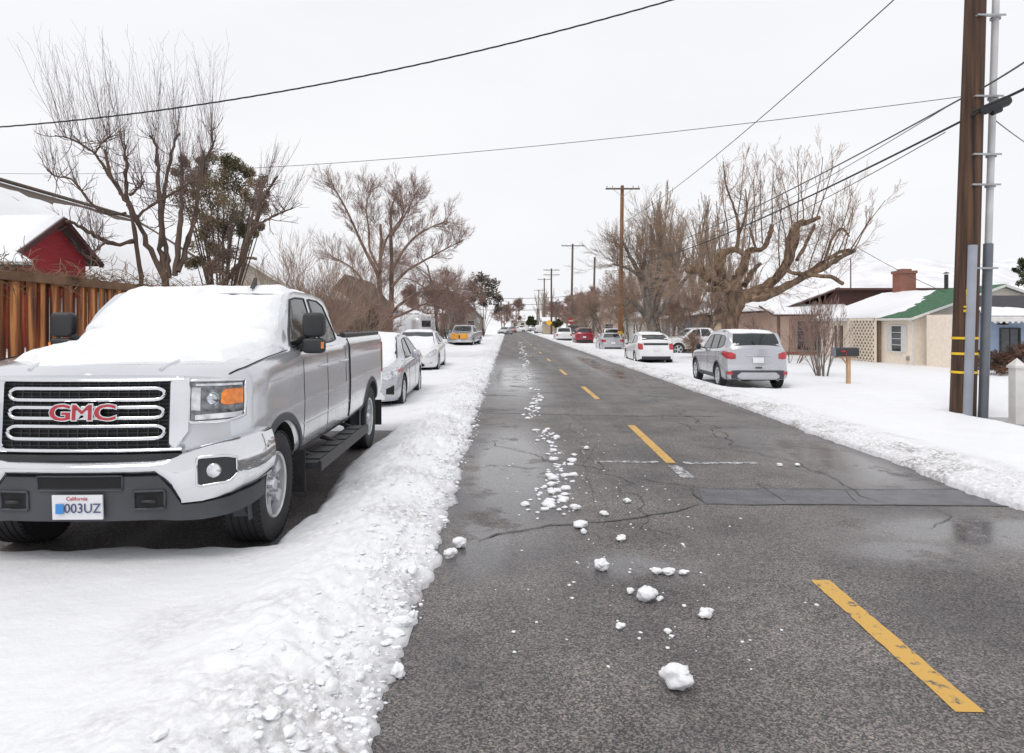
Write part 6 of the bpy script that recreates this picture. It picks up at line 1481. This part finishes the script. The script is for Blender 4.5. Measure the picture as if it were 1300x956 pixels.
# -- left: large house with a broad snow-covered roof, red gable
hl = gable_house('snowy_house', 'large house whose broad snow-covered roof slopes behind the fence on the left', -18.6, -9.4, 8, 25, 0.1, 2.6, 5.45, 'y', W_('wall_white', (0.55, 0.53, 0.50)), mat('roof_brown', (0.10, 0.075, 0.06), 0.9, bump=0.5, bscale=10), xr=-14, seed=11, trimm=mat('trim_brown', (0.12, 0.09, 0.07), 0.8), snow=(1, 1), sth=0.12, bare2=lambda u, v, p: float(sstep(0.90, 0.95, v+0.05*fbm(p[1]*1.5, p[0], 77, 4))+0.9*sstep(0.30, 0.42, fbm(p[1]*1.1, p[0]*1.1, 78, 5))))
red = mat('red_boards', (0.30, 0.026, 0.035), 0.7, var=0.2, vscale=3, stretch=(1, 1, 14)); roof_dark = mat('roof_dark', (0.06, 0.055, 0.05), 0.9)
mb = MB(); mb.tube([(-14, 7.4, 5.64), (-14, 25.5, 5.64)], 0.055, 8); mb.tube([(-14, 25.45, 5.60), (-8.9, 25.45, 2.45)], 0.06, 6); mb.build('ridge_cap', MATS['trim_brown'], hl, world=True)
def dormer():
    x1, x0 = -9.0, -12.4; ya, yb, ym = 12.45, 14.55, 13.5; ze, zr = 3.03, 3.70
    mb = MB(); mb.prism([(ya, 2.2), (yb, 2.2), (yb, ze), (ym, zr), (ya, ze)], x0, x1, 'x'); mb.build('dormer', red, hl, world=True)
    for y in (ya, yb):
        s_ = -1 if y == ya else 1; o = 0.22; sl = (zr-ze)/(ym-ya)
        c = [(x1+o, ym, zr+0.06), (x0, ym, zr+0.06), (x0, y+s_*o, ze-sl*o+0.06), (x1+o, y+s_*o, ze-sl*o+0.06)]
        roof_plane(hl, c, 0.07, roof_dark, 'dormer_roof'); roof_snow(hl, c, 0.12, seed=4)
        mb = MB(); mb.tube([np.array(c[0])-np.array([0, 0, 0.05]), np.array(c[3])-np.array([0, 0, 0.05])], 0.06, 4); mb.build('barge_board', mat('red_trim', (0.07, 0.025, 0.025), 0.7), hl, world=True)
    c = [P(-90, 303, 13.2), P(2, 309, 13.2), P(42, 333, 11.6), P(-90, 331, 11.6)]
    roof_plane(hl, c, 0.08, roof_dark, 'porch_roof'); roof_snow(hl, c, 0.12, seed=9)
    mb = MB(); mb.box((-10.3, 12.4, 1.35), (2.6, 1.4, 2.4)); mb.build('porch_wall', red, hl, world=True)
dormer()
h2 = gable_house('grey_roof_house', 'house with a partly snow-free grey roof and a chimney behind the pickup cab', -16.0, -10.6, 35, 45, 0, 3.2, 4.85, 'y', W_('wall_cream', (0.5, 0.45, 0.38)), mat('roof_grey', (0.12, 0.125, 0.13), 0.9, bump=0.3), seed=21, bare=lambda u, v, p: float(sstep(0.42, 0.55, u*0.7+0.3*fbm(p[0], p[1], 2, 3)+v*0.1)))
mb = MB(); c0 = P(318, 335, 36); mb.box((c0[0], 36, c0[2]-0.6), (0.5, 0.5, 1.9)); mb.build('chimney', mat('chimney_brown', (0.13, 0.09, 0.07), 0.9), h2, world=True)
gable_house('brown_gable_house', 'brown shingled house with a steep gable between the shrubs and the tan tree', -12.7, -9.1, 46, 54, 0, 3.0, 4.95, 'y', W_('wall_brown', (0.20, 0.13, 0.10)), mat('roof_brown', (0.1, 0.08, 0.06)), seed=23, snow=(0, 0), trimm=mat('trim_brown', (0.12, 0.09, 0.07), 0.8))
hh = gable_house('tan_house', 'small tan house with a pale gable behind the half bare tree on the left', -9.5, -3.9, 100, 110, 0, 3.0, 5.6, 'y', W_('wall_tan', (0.30, 0.27, 0.24)), mat('roof_grey', (0.12, 0.12, 0.13)), seed=25); 
for x in (-8.0, -5.4): window(hh, 'S', 100, x, 1.7, 1.0, 1.2)
hh = gable_house('end_house', 'white flat-looking house closing the view at the end of the street', 1.0, 10.5, 235, 245, 0, 3.1, 4.0, 'x', W_('wall_white2', (0.66, 0.64, 0.58)), mat('roof_grey', (0.12, 0.12, 0.13)), seed=26)
for x in (2.5, 5.0, 8.0): window(hh, 'S', 235, x, 1.8, 1.2, 1.2)
gable_house('end_shed', 'tan garage beside the yellow sign far down the street', 6.8, 10.0, 130, 136, 0, 2.4, 3.0, 'x', W_('wall_tan2', (0.45, 0.38, 0.28)), mat('roof_grey', (0.12, 0.12, 0.13)), seed=27)

# -- right: cream house with the green roof
cream = mat('cream_stucco', (0.88, 0.77, 0.65), 0.85, var=0.05, bump=0.15, bscale=60)
green = mat('green_shingle', (0.045, 0.135, 0.065), 0.85, var=0.25, vscale=5, bump=0.4, bscale=30)
def bareg(u, v, p): return float(sstep(0.00, 0.30, (36.3-p[1])*0.16+0.55*(v-0.35)*1.0-0.06+0.20*fbm(p[0]*0.9, p[1]*0.9, 61, 4)+0.10*fbm(p[0]*6, p[1]*2, 62, 3)))
hc = gable_house('cream_house', 'cream stucco house with a green shingle roof, half under snow, and a brick chimney', 19, 27.2, 32, 41.7, -0.4, 2.0, 3.45, 'y', cream, green, over=0.3, snow=(1, 0), seed=31, bare=bareg, sth=0.12)
window(hc, 'W', 19, 33.35, 0.97, 0.85, 1.22, shutters=(trim_white, 0.36), bars=(0, 3))
window(hc, 'S', 32, 21.0, 0.92, 1.35, 1.1, bars=(0, 5))
window(hc, 'S', 32, 24.6, 0.92, 1.2, 1.0, bars=(0, 5))
mb = MB(); 
for k in range(7): mb.box((23.4, 31.97, 2.75-k*0.09), (0.9-k*0.0, 0.03, 0.05))
mb.build('gable_vent', trim_white, hc, world=True)
brick = bpy.data.materials.new('brick'); brick.use_nodes = True
_n = brick.node_tree.nodes; _l = brick.node_tree.links; _b = _n.new('ShaderNodeTexBrick'); _b.inputs['Color1'].default_value = (0.30, 0.09, 0.055, 1); _b.inputs['Color2'].default_value = (0.22, 0.07, 0.045, 1); _b.inputs['Mortar'].default_value = (0.35, 0.28, 0.24, 1); _b.inputs['Scale'].default_value = 5.0
_t = _n.new('ShaderNodeTexCoord'); _mp = _n.new('ShaderNodeMapping'); _mp.inputs['Rotation'].default_value = (PI/2, 0, 0); _l.new(_t.outputs['Object'], _mp.inputs['Vector']); _l.new(_mp.outputs[0], _b.inputs['Vector']); _l.new(_b.outputs['Color'], _n['Principled BSDF'].inputs['Base Color']); _n['Principled BSDF'].inputs['Roughness'].default_value = 0.9
mb = MB(); mb.box((23.2, 40, 3.9), (0.92, 0.8, 1.7)); mb.box((23.2, 40, 4.72), (1.04, 0.92, 0.16)); mb.box((23.2, 40, 4.86), (0.6, 0.5, 0.1)); mb.build('chimney', brick, hc, world=True)
mb = MB(); mb.tube([(23.1, 36, 3.3), (23.1, 36, 4.3)], 0.10, 12); mb.lathe([(0.001, 0.1), (0.16, 0.02), (0.16, 0.0), (0.10, 0.0)], 12, 'z', c=(23.1, 36, 4.35)); mb.build('vent_pipe', black_plastic, hc, world=True, smooth=40)
mb = MB()     # lattice screen on the street side porch
y0, y1, z0, z1 = 34.7, 37.4, -0.45, 1.9
for k in range(-9, 17):
    for sg in (-1, 1):
        c = y0+k*0.32; pts = []
        za, zb_ = z0, z1; ya = c if sg > 0 else c; yb = ya+sg*(z1-z0)
        # clip to the panel
        t0, t1 = 0.0, 1.0
        for (pa, pb, lo, hi) in ((ya, yb, y0, y1),):
            dd = pb-pa; ta, tb = sorted(((lo-pa)/dd, (hi-pa)/dd)); t0, t1 = max(t0, ta), min(t1, tb)
        if t1-t0 > 0.02: mb.bar((18.66+0.012*sg, ya+(yb-ya)*t0, za+(zb_-za)*t0), (18.66+0.012*sg, ya+(yb-ya)*t1, za+(zb_-za)*t1), 0.055)
for y in (y0, y1): mb.box((18.66, y, 0.75), (0.09, 0.09, 2.45))
mb.box((18.66, (y0+y1)/2, 1.93), (0.09, 2.8, 0.1)); mb.build('lattice', mat('lattice_paint', (0.85, 0.76, 0.64), 0.7, var=0.04), hc, world=True)
mb = MB(); mb.box((18.93, 36.05, 0.75), (0.10, 2.6, 2.3)); mb.build('porch_shade_panel', mat('porch_void_shade', (0.24, 0.17, 0.12)), hc, world=True)  # added dark panel; its colour paints the shade of the porch void behind the lattice
mb = MB(); 
for y in (38.6, 40.6): mb.box((18.66, y, 0.75), (0.1, 0.1, 2.4))
mb.build('porch_post', trim_white, hc, world=True)
mb = MB(); mb.box((18.98, 39.2, 0.6), (0.06, 0.9, 2.0)); mb.build('door', mat('door_brown', (0.12, 0.08, 0.06)), hc, world=True)
mb = MB(); mb.tube([(18.72, 31.95, 1.9), (18.93, 31.93, 1.75), (18.93, 31.93, -0.3)], 0.035, 6); mb.build('downspout', trim_white, hc, world=True, smooth=60)
mb = MB(); mb.box((18.95, 32.4, 0.05), (0.08, 0.16, 0.2)); mb.build('meter_box', galv, hc, world=True)
# -- blue porch at the right edge
hb = thing('blue_porch_house', 'house with a light blue porch wall and snowy porch roof at the right edge', 'house', (21.8, 29.5, -0.4))
blue = mat('blue_wall', (0.36, 0.45, 0.60), 0.8, var=0.06); mb = MB(); mb.box((22.3, 30.2, 0.8), (5.2, 2.4, 2.6)); mb.build('wall', blue, hb, world=True)
window(hb, 'S', 29.0, 21.3, 0.85, 0.75, 1.2, frame=mat('frame_dark', (0.05, 0.05, 0.055)), bars=(1, 0))
c = [(19.2, 27.6, 2.0), (25.2, 27.6, 2.0), (25.2, 30.4, 2.95), (20.6, 30.4, 2.95)]; roof_plane(hb, c, 0.10, mat('roof_darkgrey', (0.05, 0.048, 0.055), 0.9))
roof_snow(hb, c, 0.10, lambda u, v, p: float(sstep(0.30, 0.42, v+0.12*fbm(p[0], p[1], 5, 3))), seed=14)
mb = MB(); mb.box((22.2, 27.62, 1.88), (6.0, 0.08, 0.2)); mb.build('fascia', trim_white, hb, world=True)
mb = MB()
mb.box((22.2, 27.57, 1.80), (5.9, 0.03, 0.03)); mb.prism([(19.3+k*0.12, 1.79-(k % 2)*0.10) for k in range(48)]+[(24.9, 1.81), (19.3, 1.81)], 27.56, 27.59, 'y')
mb.build('porch_trim', trim_white, hb, world=True)
mb = MB(); mb.box((19.35, 27.7, 0.7), (0.14, 0.14, 2.2)); mb.box((19.5, 30.2, 0.8), (0.5, 2.42, 2.58)); mb.build('porch_post', cream, hb, world=True)
bell = thing('wind_bell', 'small dark bell-shaped lantern hanging from the blue porch roof', 'lantern', P(1273, 405, 27.9))
mb = MB(); mb.tube([(0, 0, 0.0), (0, 0, 0.35)], 0.01, 5); mb.lathe([(0.001, 0.02), (0.05, 0.0), (0.12, -0.16), (0.22, -0.22), (0.2, -0.24), (0.001, -0.2)], 14, 'z'); mb.build('bell', mat('bell_iron', (0.05, 0.03, 0.03), 0.5, metal=0.4), bell, smooth=40)
# -- tan / pink porch house with brown roof
pink = mat('pink_stucco', (0.82, 0.60, 0.48), 0.85, var=0.06, bump=0.15, bscale=60); broof = mat('roof_maroon', (0.10, 0.05, 0.045), 0.85, var=0.2, bump=0.3, stretch=(8, 1, 1))
hp = thing('porch_house', 'tan stucco house with a raised brown roof and snow-laden porch behind the bare bush', 'house', (22, 48, -0.4))
mb = MB(); mb.box((23.0, 50, 1.0), (9.0, 10, 3.2)); mb.build('wall', pink, hp, world=True)
mb = MB(); mb.prism([(20.2, 2.6), (29.5, 2.6), (29.5, 3.6), (28.0, 4.0), (21.6, 4.0)], 44.9, 54, 'y'); mb.build('upper_wall', broof, hp, world=True)
c = [(17.4, 44.0, 2.62), (17.4, 55, 2.62), (21.6, 55, 4.12), (21.6, 44.5, 4.12)]; roof_plane(hp, c, 0.14, broof); roof_snow(hp, c, 0.16, seed=16)
c = [(16.6, 42.6, 2.30), (22.2, 42.6, 2.30), (22.2, 45.2, 2.95), (16.6, 45.2, 2.95)]; roof_plane(hp, c, 0.12, broof, 'porch_roof'); roof_snow(hp, c, 0.14, seed=17)
c = [(21.3, 44.4, 4.05), (29.8, 44.4, 4.05), (29.8, 55, 4.12), (21.3, 55, 4.12)]; roof_plane(hp, c, 0.14, broof)
window(hp, 'S', 45, 19.9, 0.95, 1.7, 1.9, bars=(2, 2)); window(hp, 'S', 45, 23.4, 1.1, 0.9, 1.6, bars=(0, 1))
mb = MB(); mb.box((21.6, 44.97, 0.7), (1.1, 0.08, 2.2)); mb.build('door', mat('door_dark', (0.03, 0.028, 0.03)), hp, world=True)
mb = MB()
for x in (17.0, 21.9): mb.box((x, 42.9, 0.9), (0.14, 0.14, 2.8))
mb.build('porch_post', mat('door_brown', (0.12, 0.08, 0.06)), hp, world=True)
mb = MB(); mb.box((20, 43.2, -0.25), (5.6, 0.3, 0.4)); mb.build('porch_wall', brick, hp, world=True)
# -- beige siding house with green shutters
beige = mat('beige_siding', (0.55, 0.46, 0.33), 0.8, var=0.10, vscale=1.0, stretch=(1, 1, 12))
hg = gable_house('beige_house', 'beige siding house with green shutters behind the gnarled tree', 18.0, 26.5, 60, 70, -0.4, 2.7, 4.1, 'y', beige, mat('roof_grey', (0.12, 0.12, 0.13)), seed=41)
window(hg, 'S', 60, 20.7, 1.4, 0.9, 1.4, shutters=(mat('shutter_green', (0.10, 0.22, 0.16)), 0.45)); window(hg, 'S', 60, 24.0, 1.4, 0.9, 1.4, shutters=(MATS['shutter_green'], 0.45))
mb = MB(); mb.box((16.6, 64, 1.0), (2.8, 7, 2.6)); mb.build('porch', mat('porch_grey', (0.22, 0.24, 0.26)), hg, world=True)
c = [(14.6, 59.8, 2.25), (14.6, 69, 2.25), (18.2, 69, 2.85), (18.2, 59.8, 2.85)]; roof_plane(hg, c, 0.1, MATS['roof_grey'], 'porch_roof'); roof_snow(hg, c, 0.16, seed=19)
mb = MB()
for y in (60, 62, 64.5, 67): mb.box((14.8, y, 0.9), (0.14, 0.14, 2.6))
mb.build('porch_post', trim_white, hg, world=True)
for (nm, lab, x0, x1, y0, y1, ze, zr, wm, sd) in (('white_house', 'low white house with a snowy roof behind the multi-trunk tree', 15, 23, 78, 90, 2.5, 4.0, W_('wall_white3', (0.55, 0.52, 0.48)), 43), ('pink_house', 'pale pink house with a snowy gable left of the multi-trunk tree', 13, 20, 100, 112, 2.6, 4.4, W_('wall_pink', (0.50, 0.38, 0.32)), 44),
                                              ('distant_house', 'brown house with white roof seen past the second utility pole', 13, 20, 128, 140, 2.7, 4.6, W_('wall_brown2', (0.25, 0.17, 0.12)), 45), ('left_house', 'low house with a snowy roof behind the travel trailer', -18, -9.5, 72, 84, 2.5, 4.2, W_('wall_grey', (0.35, 0.34, 0.33)), 46)):
    h_ = gable_house(nm, lab, x0, x1, y0, y1, -0.3, ze, zr, 'y', wm, mat('roof_grey', (0.12, 0.12, 0.13)), seed=sd)
    for k in range(2): window(h_, 'S', y0, x0+1.8+k*3.4, 1.2, 1.1, 1.2)
    window(h_, 'W' if x0 > 0 else 'E', x0 if x0 > 0 else x1, y0+3, 1.2, 1.3, 1.2); window(h_, 'W' if x0 > 0 else 'E', x0 if x0 > 0 else x1, y0+7.5, 1.2, 1.3, 1.2)
# snowy bush-strewn hill range far to the right
X_ = np.linspace(600, 3400, 90); Y_ = np.linspace(1500, 2900, 40); XX, YY = np.meshgrid(X_, Y_)
rise = sstep(1500, 2900, YY)*sstep(500, 1500, XX)
ZZ = rise*(250+90*fbm(XX/420, YY/420, 3, 5)+25*fbm(XX/90, YY/90, 4, 4))-1
v = np.stack([XX, YY, ZZ], -1).reshape(-1, 3); a_, b_ = XX.shape; i = np.arange(a_-1)[:, None]*b_; j = np.arange(b_-1)[None]
q = np.stack([i+j, i+j+1, i+b_+j+1, i+b_+j], -1).reshape(-1, 4)
hm = mat('hill_snow', (0.66, 0.66, 0.68), 0.9, var=0.0, vscale=0.012, col2=(0.86, 0.86, 0.88), detail=10); tag(fast_obj('hills', v, q, hm), kind='structure')

# ================================================================ FENCE, GATE, LETTER BOX, SIGNS
fw = bpy.data.materials.new('fence_boards'); fw.use_nodes = True
def fence_mat(m):
    nt = m.node_tree; N = nt.nodes; L = nt.links; b = N['Principled BSDF']; b.inputs['Roughness'].default_value = 0.8
    g = N.new('ShaderNodeNewGeometry'); r0 = N.new('ShaderNodeTexCoord')
    mp = N.new('ShaderNodeMapping'); mp.inputs['Scale'].default_value = (6, 6.5, 0.55); L.new(g.outputs['Position'], mp.inputs['Vector'])
    n = N.new('ShaderNodeTexNoise'); n.inputs['Scale'].default_value = 1.6; n.inputs['Detail'].default_value = 7; L.new(mp.outputs[0], n.inputs['Vector'])
    r = N.new('ShaderNodeValToRGB'); e = r.color_ramp.elements; e[0].position = 0.36; e[0].color = (0.06, 0.022, 0.010, 1); e[1].position = 0.62; e[1].color = (0.62, 0.26, 0.08, 1)
    k = e.new(0.5); k.color = (0.26, 0.085, 0.028, 1); L.new(n.outputs['Fac'], r.inputs[0]); L.new(r.outputs[0], b.inputs['Base Color'])
    bp = N.new('ShaderNodeBump'); bp.inputs['Strength'].default_value = 0.5; bp.inputs['Distance'].default_value = 0.01; L.new(n.outputs['Fac'], bp.inputs['Height']); L.new(bp.outputs[0], b.inputs['Normal'])
fence_mat(fw)
fr_ = thing('plank_fence', 'tall rust-brown vertical plank fence with tangled dry vines along its top on the left', 'fence', (-5.45, 10, 0))
rg = np.random.default_rng(9); mb = MB(); y = 4.0; k = 0
while y < 17.5:
    w = rg.uniform(0.09, 0.16); x = -5.42-(0.05 if k % 2 else 0.0)+rg.uniform(-0.01, 0.01); h = 2.19+rg.uniform(-0.03, 0.04)
    mb.box((x, y+w/2, h/2), (0.022, w*0.97, h)); y += w*(0.82 if k % 2 else 0.95); k += 1
mb.build('planks', fw, fr_, world=True)
mb = MB()
for z in (0.5, 2.12): mb.box((-5.50, 10.7, z), (0.05, 13.6, 0.1))
mb.box((-5.385, 10.7, 2.16), (0.035, 13.6, 0.10)); mb.build('rail', mat('fence_rail', (0.16, 0.09, 0.05), 0.85, var=0.4, vscale=3), fr_, world=True)
t = Tree(71)
for i in range(420):
    y = t.rg.uniform(5.5, 17); t.grow(np.array([-5.5+t.rg.normal(0, 0.06), y, 2.19+t.rg.uniform(0, 0.07)]), np.array([t.rg.normal(0, 0.3), t.rg.choice([-1, 1]), t.rg.normal(0, 0.25)]), t.rg.uniform(0.2, 0.7), 0.006, 1, [3], 0.7, 0.5, -0.02, 0.35, 0, 0.004)
t.build(fr_, bark_brown, mat('dry_vine', (0.20, 0.13, 0.08), 0.85, var=0.4), 5, 4, crown='dry_vines', world=True)
# white gate post and pickets
x0, y0 = P(1291, 528, 13.2)[:2]
gp = thing('white_gate', 'white picket gate with a pointed post at the right edge beside the wet walk', 'gate', (x0, y0, -0.2))
mb = MB(); mb.box((0, 0, 0.42), (0.19, 0.19, 1.16)); mb.box((0, 0, 1.02), (0.24, 0.24, 0.05)); mb.add([(-.11, -.11, 1.045), (.11, -.11, 1.045), (.11, .11, 1.045), (-.11, .11, 1.045), (0, 0, 1.19)], [(0, 1, 4), (1, 2, 4), (2, 3, 4), (3, 0, 4), (0, 1, 2, 3)]); mb.build('post', trim_white, gp)
mb = MB()
for k in range(9): mb.prism([(0.2+k*0.14-0.04, -0.05), (0.2+k*0.14+0.04, -0.05), (0.2+k*0.14+0.04, 0.85), (0.2+k*0.14, 0.95), (0.2+k*0.14-0.04, 0.85)], 0.0, 0.02, 'y')
for z in (0.15, 0.65): mb.box((0.75, 0.035, z), (1.3, 0.03, 0.08))
mb.build('pickets', trim_white, gp)
# letter box
p = P(1077, 488, 20.4); zb_ = -0.3
lb = thing('mailbox', 'black mailbox on a pale wooden post standing in the snow', 'mailbox', (p[0], 20.4, zb_))
mb = MB(); mb.box((0.0, 0, 0.45), (0.10, 0.10, 1.1)); mb.box((-0.05, 0, 0.98), (0.55, 0.14, 0.04)); mb.tube([(0.0, 0, 0.7), (-0.2, 0, 0.96)], 0.03, 4); mb.build('post', mat('post_wood', (0.50, 0.33, 0.19), 0.8, var=0.2, stretch=(4, 4, 0.5)), lb)
mb = MB(); pr = [(-0.13, 0), (-0.13, 0.14)]+[(0.13*math.cos(a), 0.14+0.12*math.sin(a)) for a in np.linspace(PI, 0, 10)[1:-1]]+[(0.13, 0.14), (0.13, 0)]
mb.prism(pr, -0.44, 0.26, 'x'); mb.v[-1] = mb.v[-1]+np.array([0, 0, 1.0]); bx_ = mb.build('box', black_plastic, lb, smooth=30)
mb = MB(); mb.prism([(a*1.04, z*1.03) for a, z in pr], -0.455, -0.435, 'x'); mb.v[-1] = mb.v[-1]+np.array([0, 0, 1.0]); mb.build('door', mat('mailbox_door', (0.25, 0.25, 0.27), 0.4, metal=0.5), bx_)
mb = MB(); mb.box((-0.2, -0.14, 1.15), (0.16, 0.012, 0.05)); mb.box((-0.13, -0.14, 1.10), (0.03, 0.012, 0.14)); mb.build('flag', mat('flag_red', (0.35, 0.03, 0.04), 0.5), bx_)
# signs
s1 = thing('warning_sign', 'yellow diamond warning sign far down the right side', 'sign', bt(697, 118)); mb = MB(); mb.tube([(0, 0, 0), (0, 0, 2.6)], 0.04, 6); mb.build('post', galv, s1)
mb = MB(); mb.prism([(-0.55, 2.3), (0, 1.75), (0.55, 2.3), (0, 2.85)], -0.08, -0.05, 'y'); mb.build('panel', mat('sign_yellow', (0.85, 0.50, 0.02), 0.4), s1)
s2 = thing('red_sign', 'small red and white sign on a post beside the third utility pole', 'sign', bt(725, 92)); mb = MB(); mb.tube([(0, 0, 0), (0, 0, 2.7)], 0.04, 6); mb.build('post', galv, s2)
mb = MB(); mb.prism([(0.42*math.cos(a), 2.45+0.42*math.sin(a)) for a in np.arange(8)*PI/4+PI/8], -0.08, -0.05, 'y'); pn = mb.build('panel', mat('sign_red', (0.45, 0.02, 0.03), 0.4), s2)
mb = MB(); mb.box((0, -0.085, 2.45), (0.62, 0.008, 0.16)); mb.build('white_bar', trim_white, pn)
s3 = thing('round_sign', 'small pale round sign on a post in front of the tan house on the left', 'sign', bt(607, 96)); mb = MB(); mb.tube([(0, 0, 0), (0, 0, 2.6)], 0.04, 6); mb.build('post', galv, s3)
mb = MB(); mb.lathe([(0.001, -0.08), (0.38, -0.08), (0.38, -0.05), (0.001, -0.05)], 16, 'y', c=(0, 0, 2.3)); mb.build('panel', mat('sign_grey', (0.5, 0.52, 0.53), 0.4), s3)
# ================================================================ LIGHT, SKY, CAMERA
world = bpy.data.worlds.new('World'); scene.world = world; world.use_nodes = True
nt = world.node_tree; N = nt.nodes; L = nt.links; bg = N['Background']; bg.inputs['Strength'].default_value = 0.10
sun_el, sun_az = math.radians(58), math.radians(215)
sky = N.new('ShaderNodeTexSky'); sky.sky_type = 'NISHITA'; sky.sun_disc = False; sky.sun_elevation = sun_el; sky.sun_rotation = sun_az
sky.air_density = 1.0; sky.dust_density = 2.0
tc = N.new('ShaderNodeTexCoord'); mp = N.new('ShaderNodeMapping'); mp.inputs['Scale'].default_value = (1.2, 1.2, 3.2); L.new(tc.outputs['Generated'], mp.inputs['Vector'])
no = N.new('ShaderNodeTexNoise'); no.inputs['Scale'].default_value = 1.5; no.inputs['Detail'].default_value = 7; no.inputs['Roughness'].default_value = 0.55; L.new(mp.outputs[0], no.inputs['Vector'])
rp = N.new('ShaderNodeValToRGB'); rp.color_ramp.elements[0].position = 0.3; rp.color_ramp.elements[1].position = 0.7
rp.color_ramp.elements[0].color = (0.90, 0.905, 0.94, 1); rp.color_ramp.elements[1].color = (0.975, 0.975, 0.99, 1); L.new(no.outputs['Fac'], rp.inputs[0])
sc = N.new('ShaderNodeVectorMath'); sc.operation = 'SCALE'; sc.inputs['Scale'].default_value = 10.1; L.new(rp.outputs[0], sc.inputs[0])
mx = N.new('ShaderNodeMix'); mx.data_type = 'RGBA'; mx.inputs['Factor'].default_value = 0.96; L.new(sky.outputs[0], mx.inputs['A']); L.new(sc.outputs[0], mx.inputs['B']); L.new(mx.outputs['Result'], bg.inputs['Color'])
sl = bpy.data.lights.new('sun', 'SUN'); sl.energy = 1.1; sl.angle = math.radians(25); sl.color = (1.0, 0.97, 0.93)
so = bpy.data.objects.new('sun', sl); COL.objects.link(so)
d = Vector((math.sin(sun_az)*math.cos(sun_el), math.cos(sun_az)*math.cos(sun_el), math.sin(sun_el))); so.rotation_euler = d.to_track_quat('Z', 'Y').to_euler()
cam = bpy.data.cameras.new('camera'); co = bpy.data.objects.new('camera', cam); COL.objects.link(co); scene.camera = co
co.location = (0, 0, H); co.rotation_euler = (PI/2, 0, 0)
cam.sensor_width = 36; cam.lens = F/1300*36; cam.shift_x = 5/1300; cam.shift_y = -65/1300; cam.clip_start = 0.05; cam.clip_end = 6000
scene.view_settings.view_transform = 'Standard'; scene.view_settings.look = 'None'; scene.view_settings.gamma = 1; scene.view_settings.exposure = 0.02
scene.render.resolution_x = 1024; scene.render.resolution_y = 753
scene.render.engine = 'CYCLES'
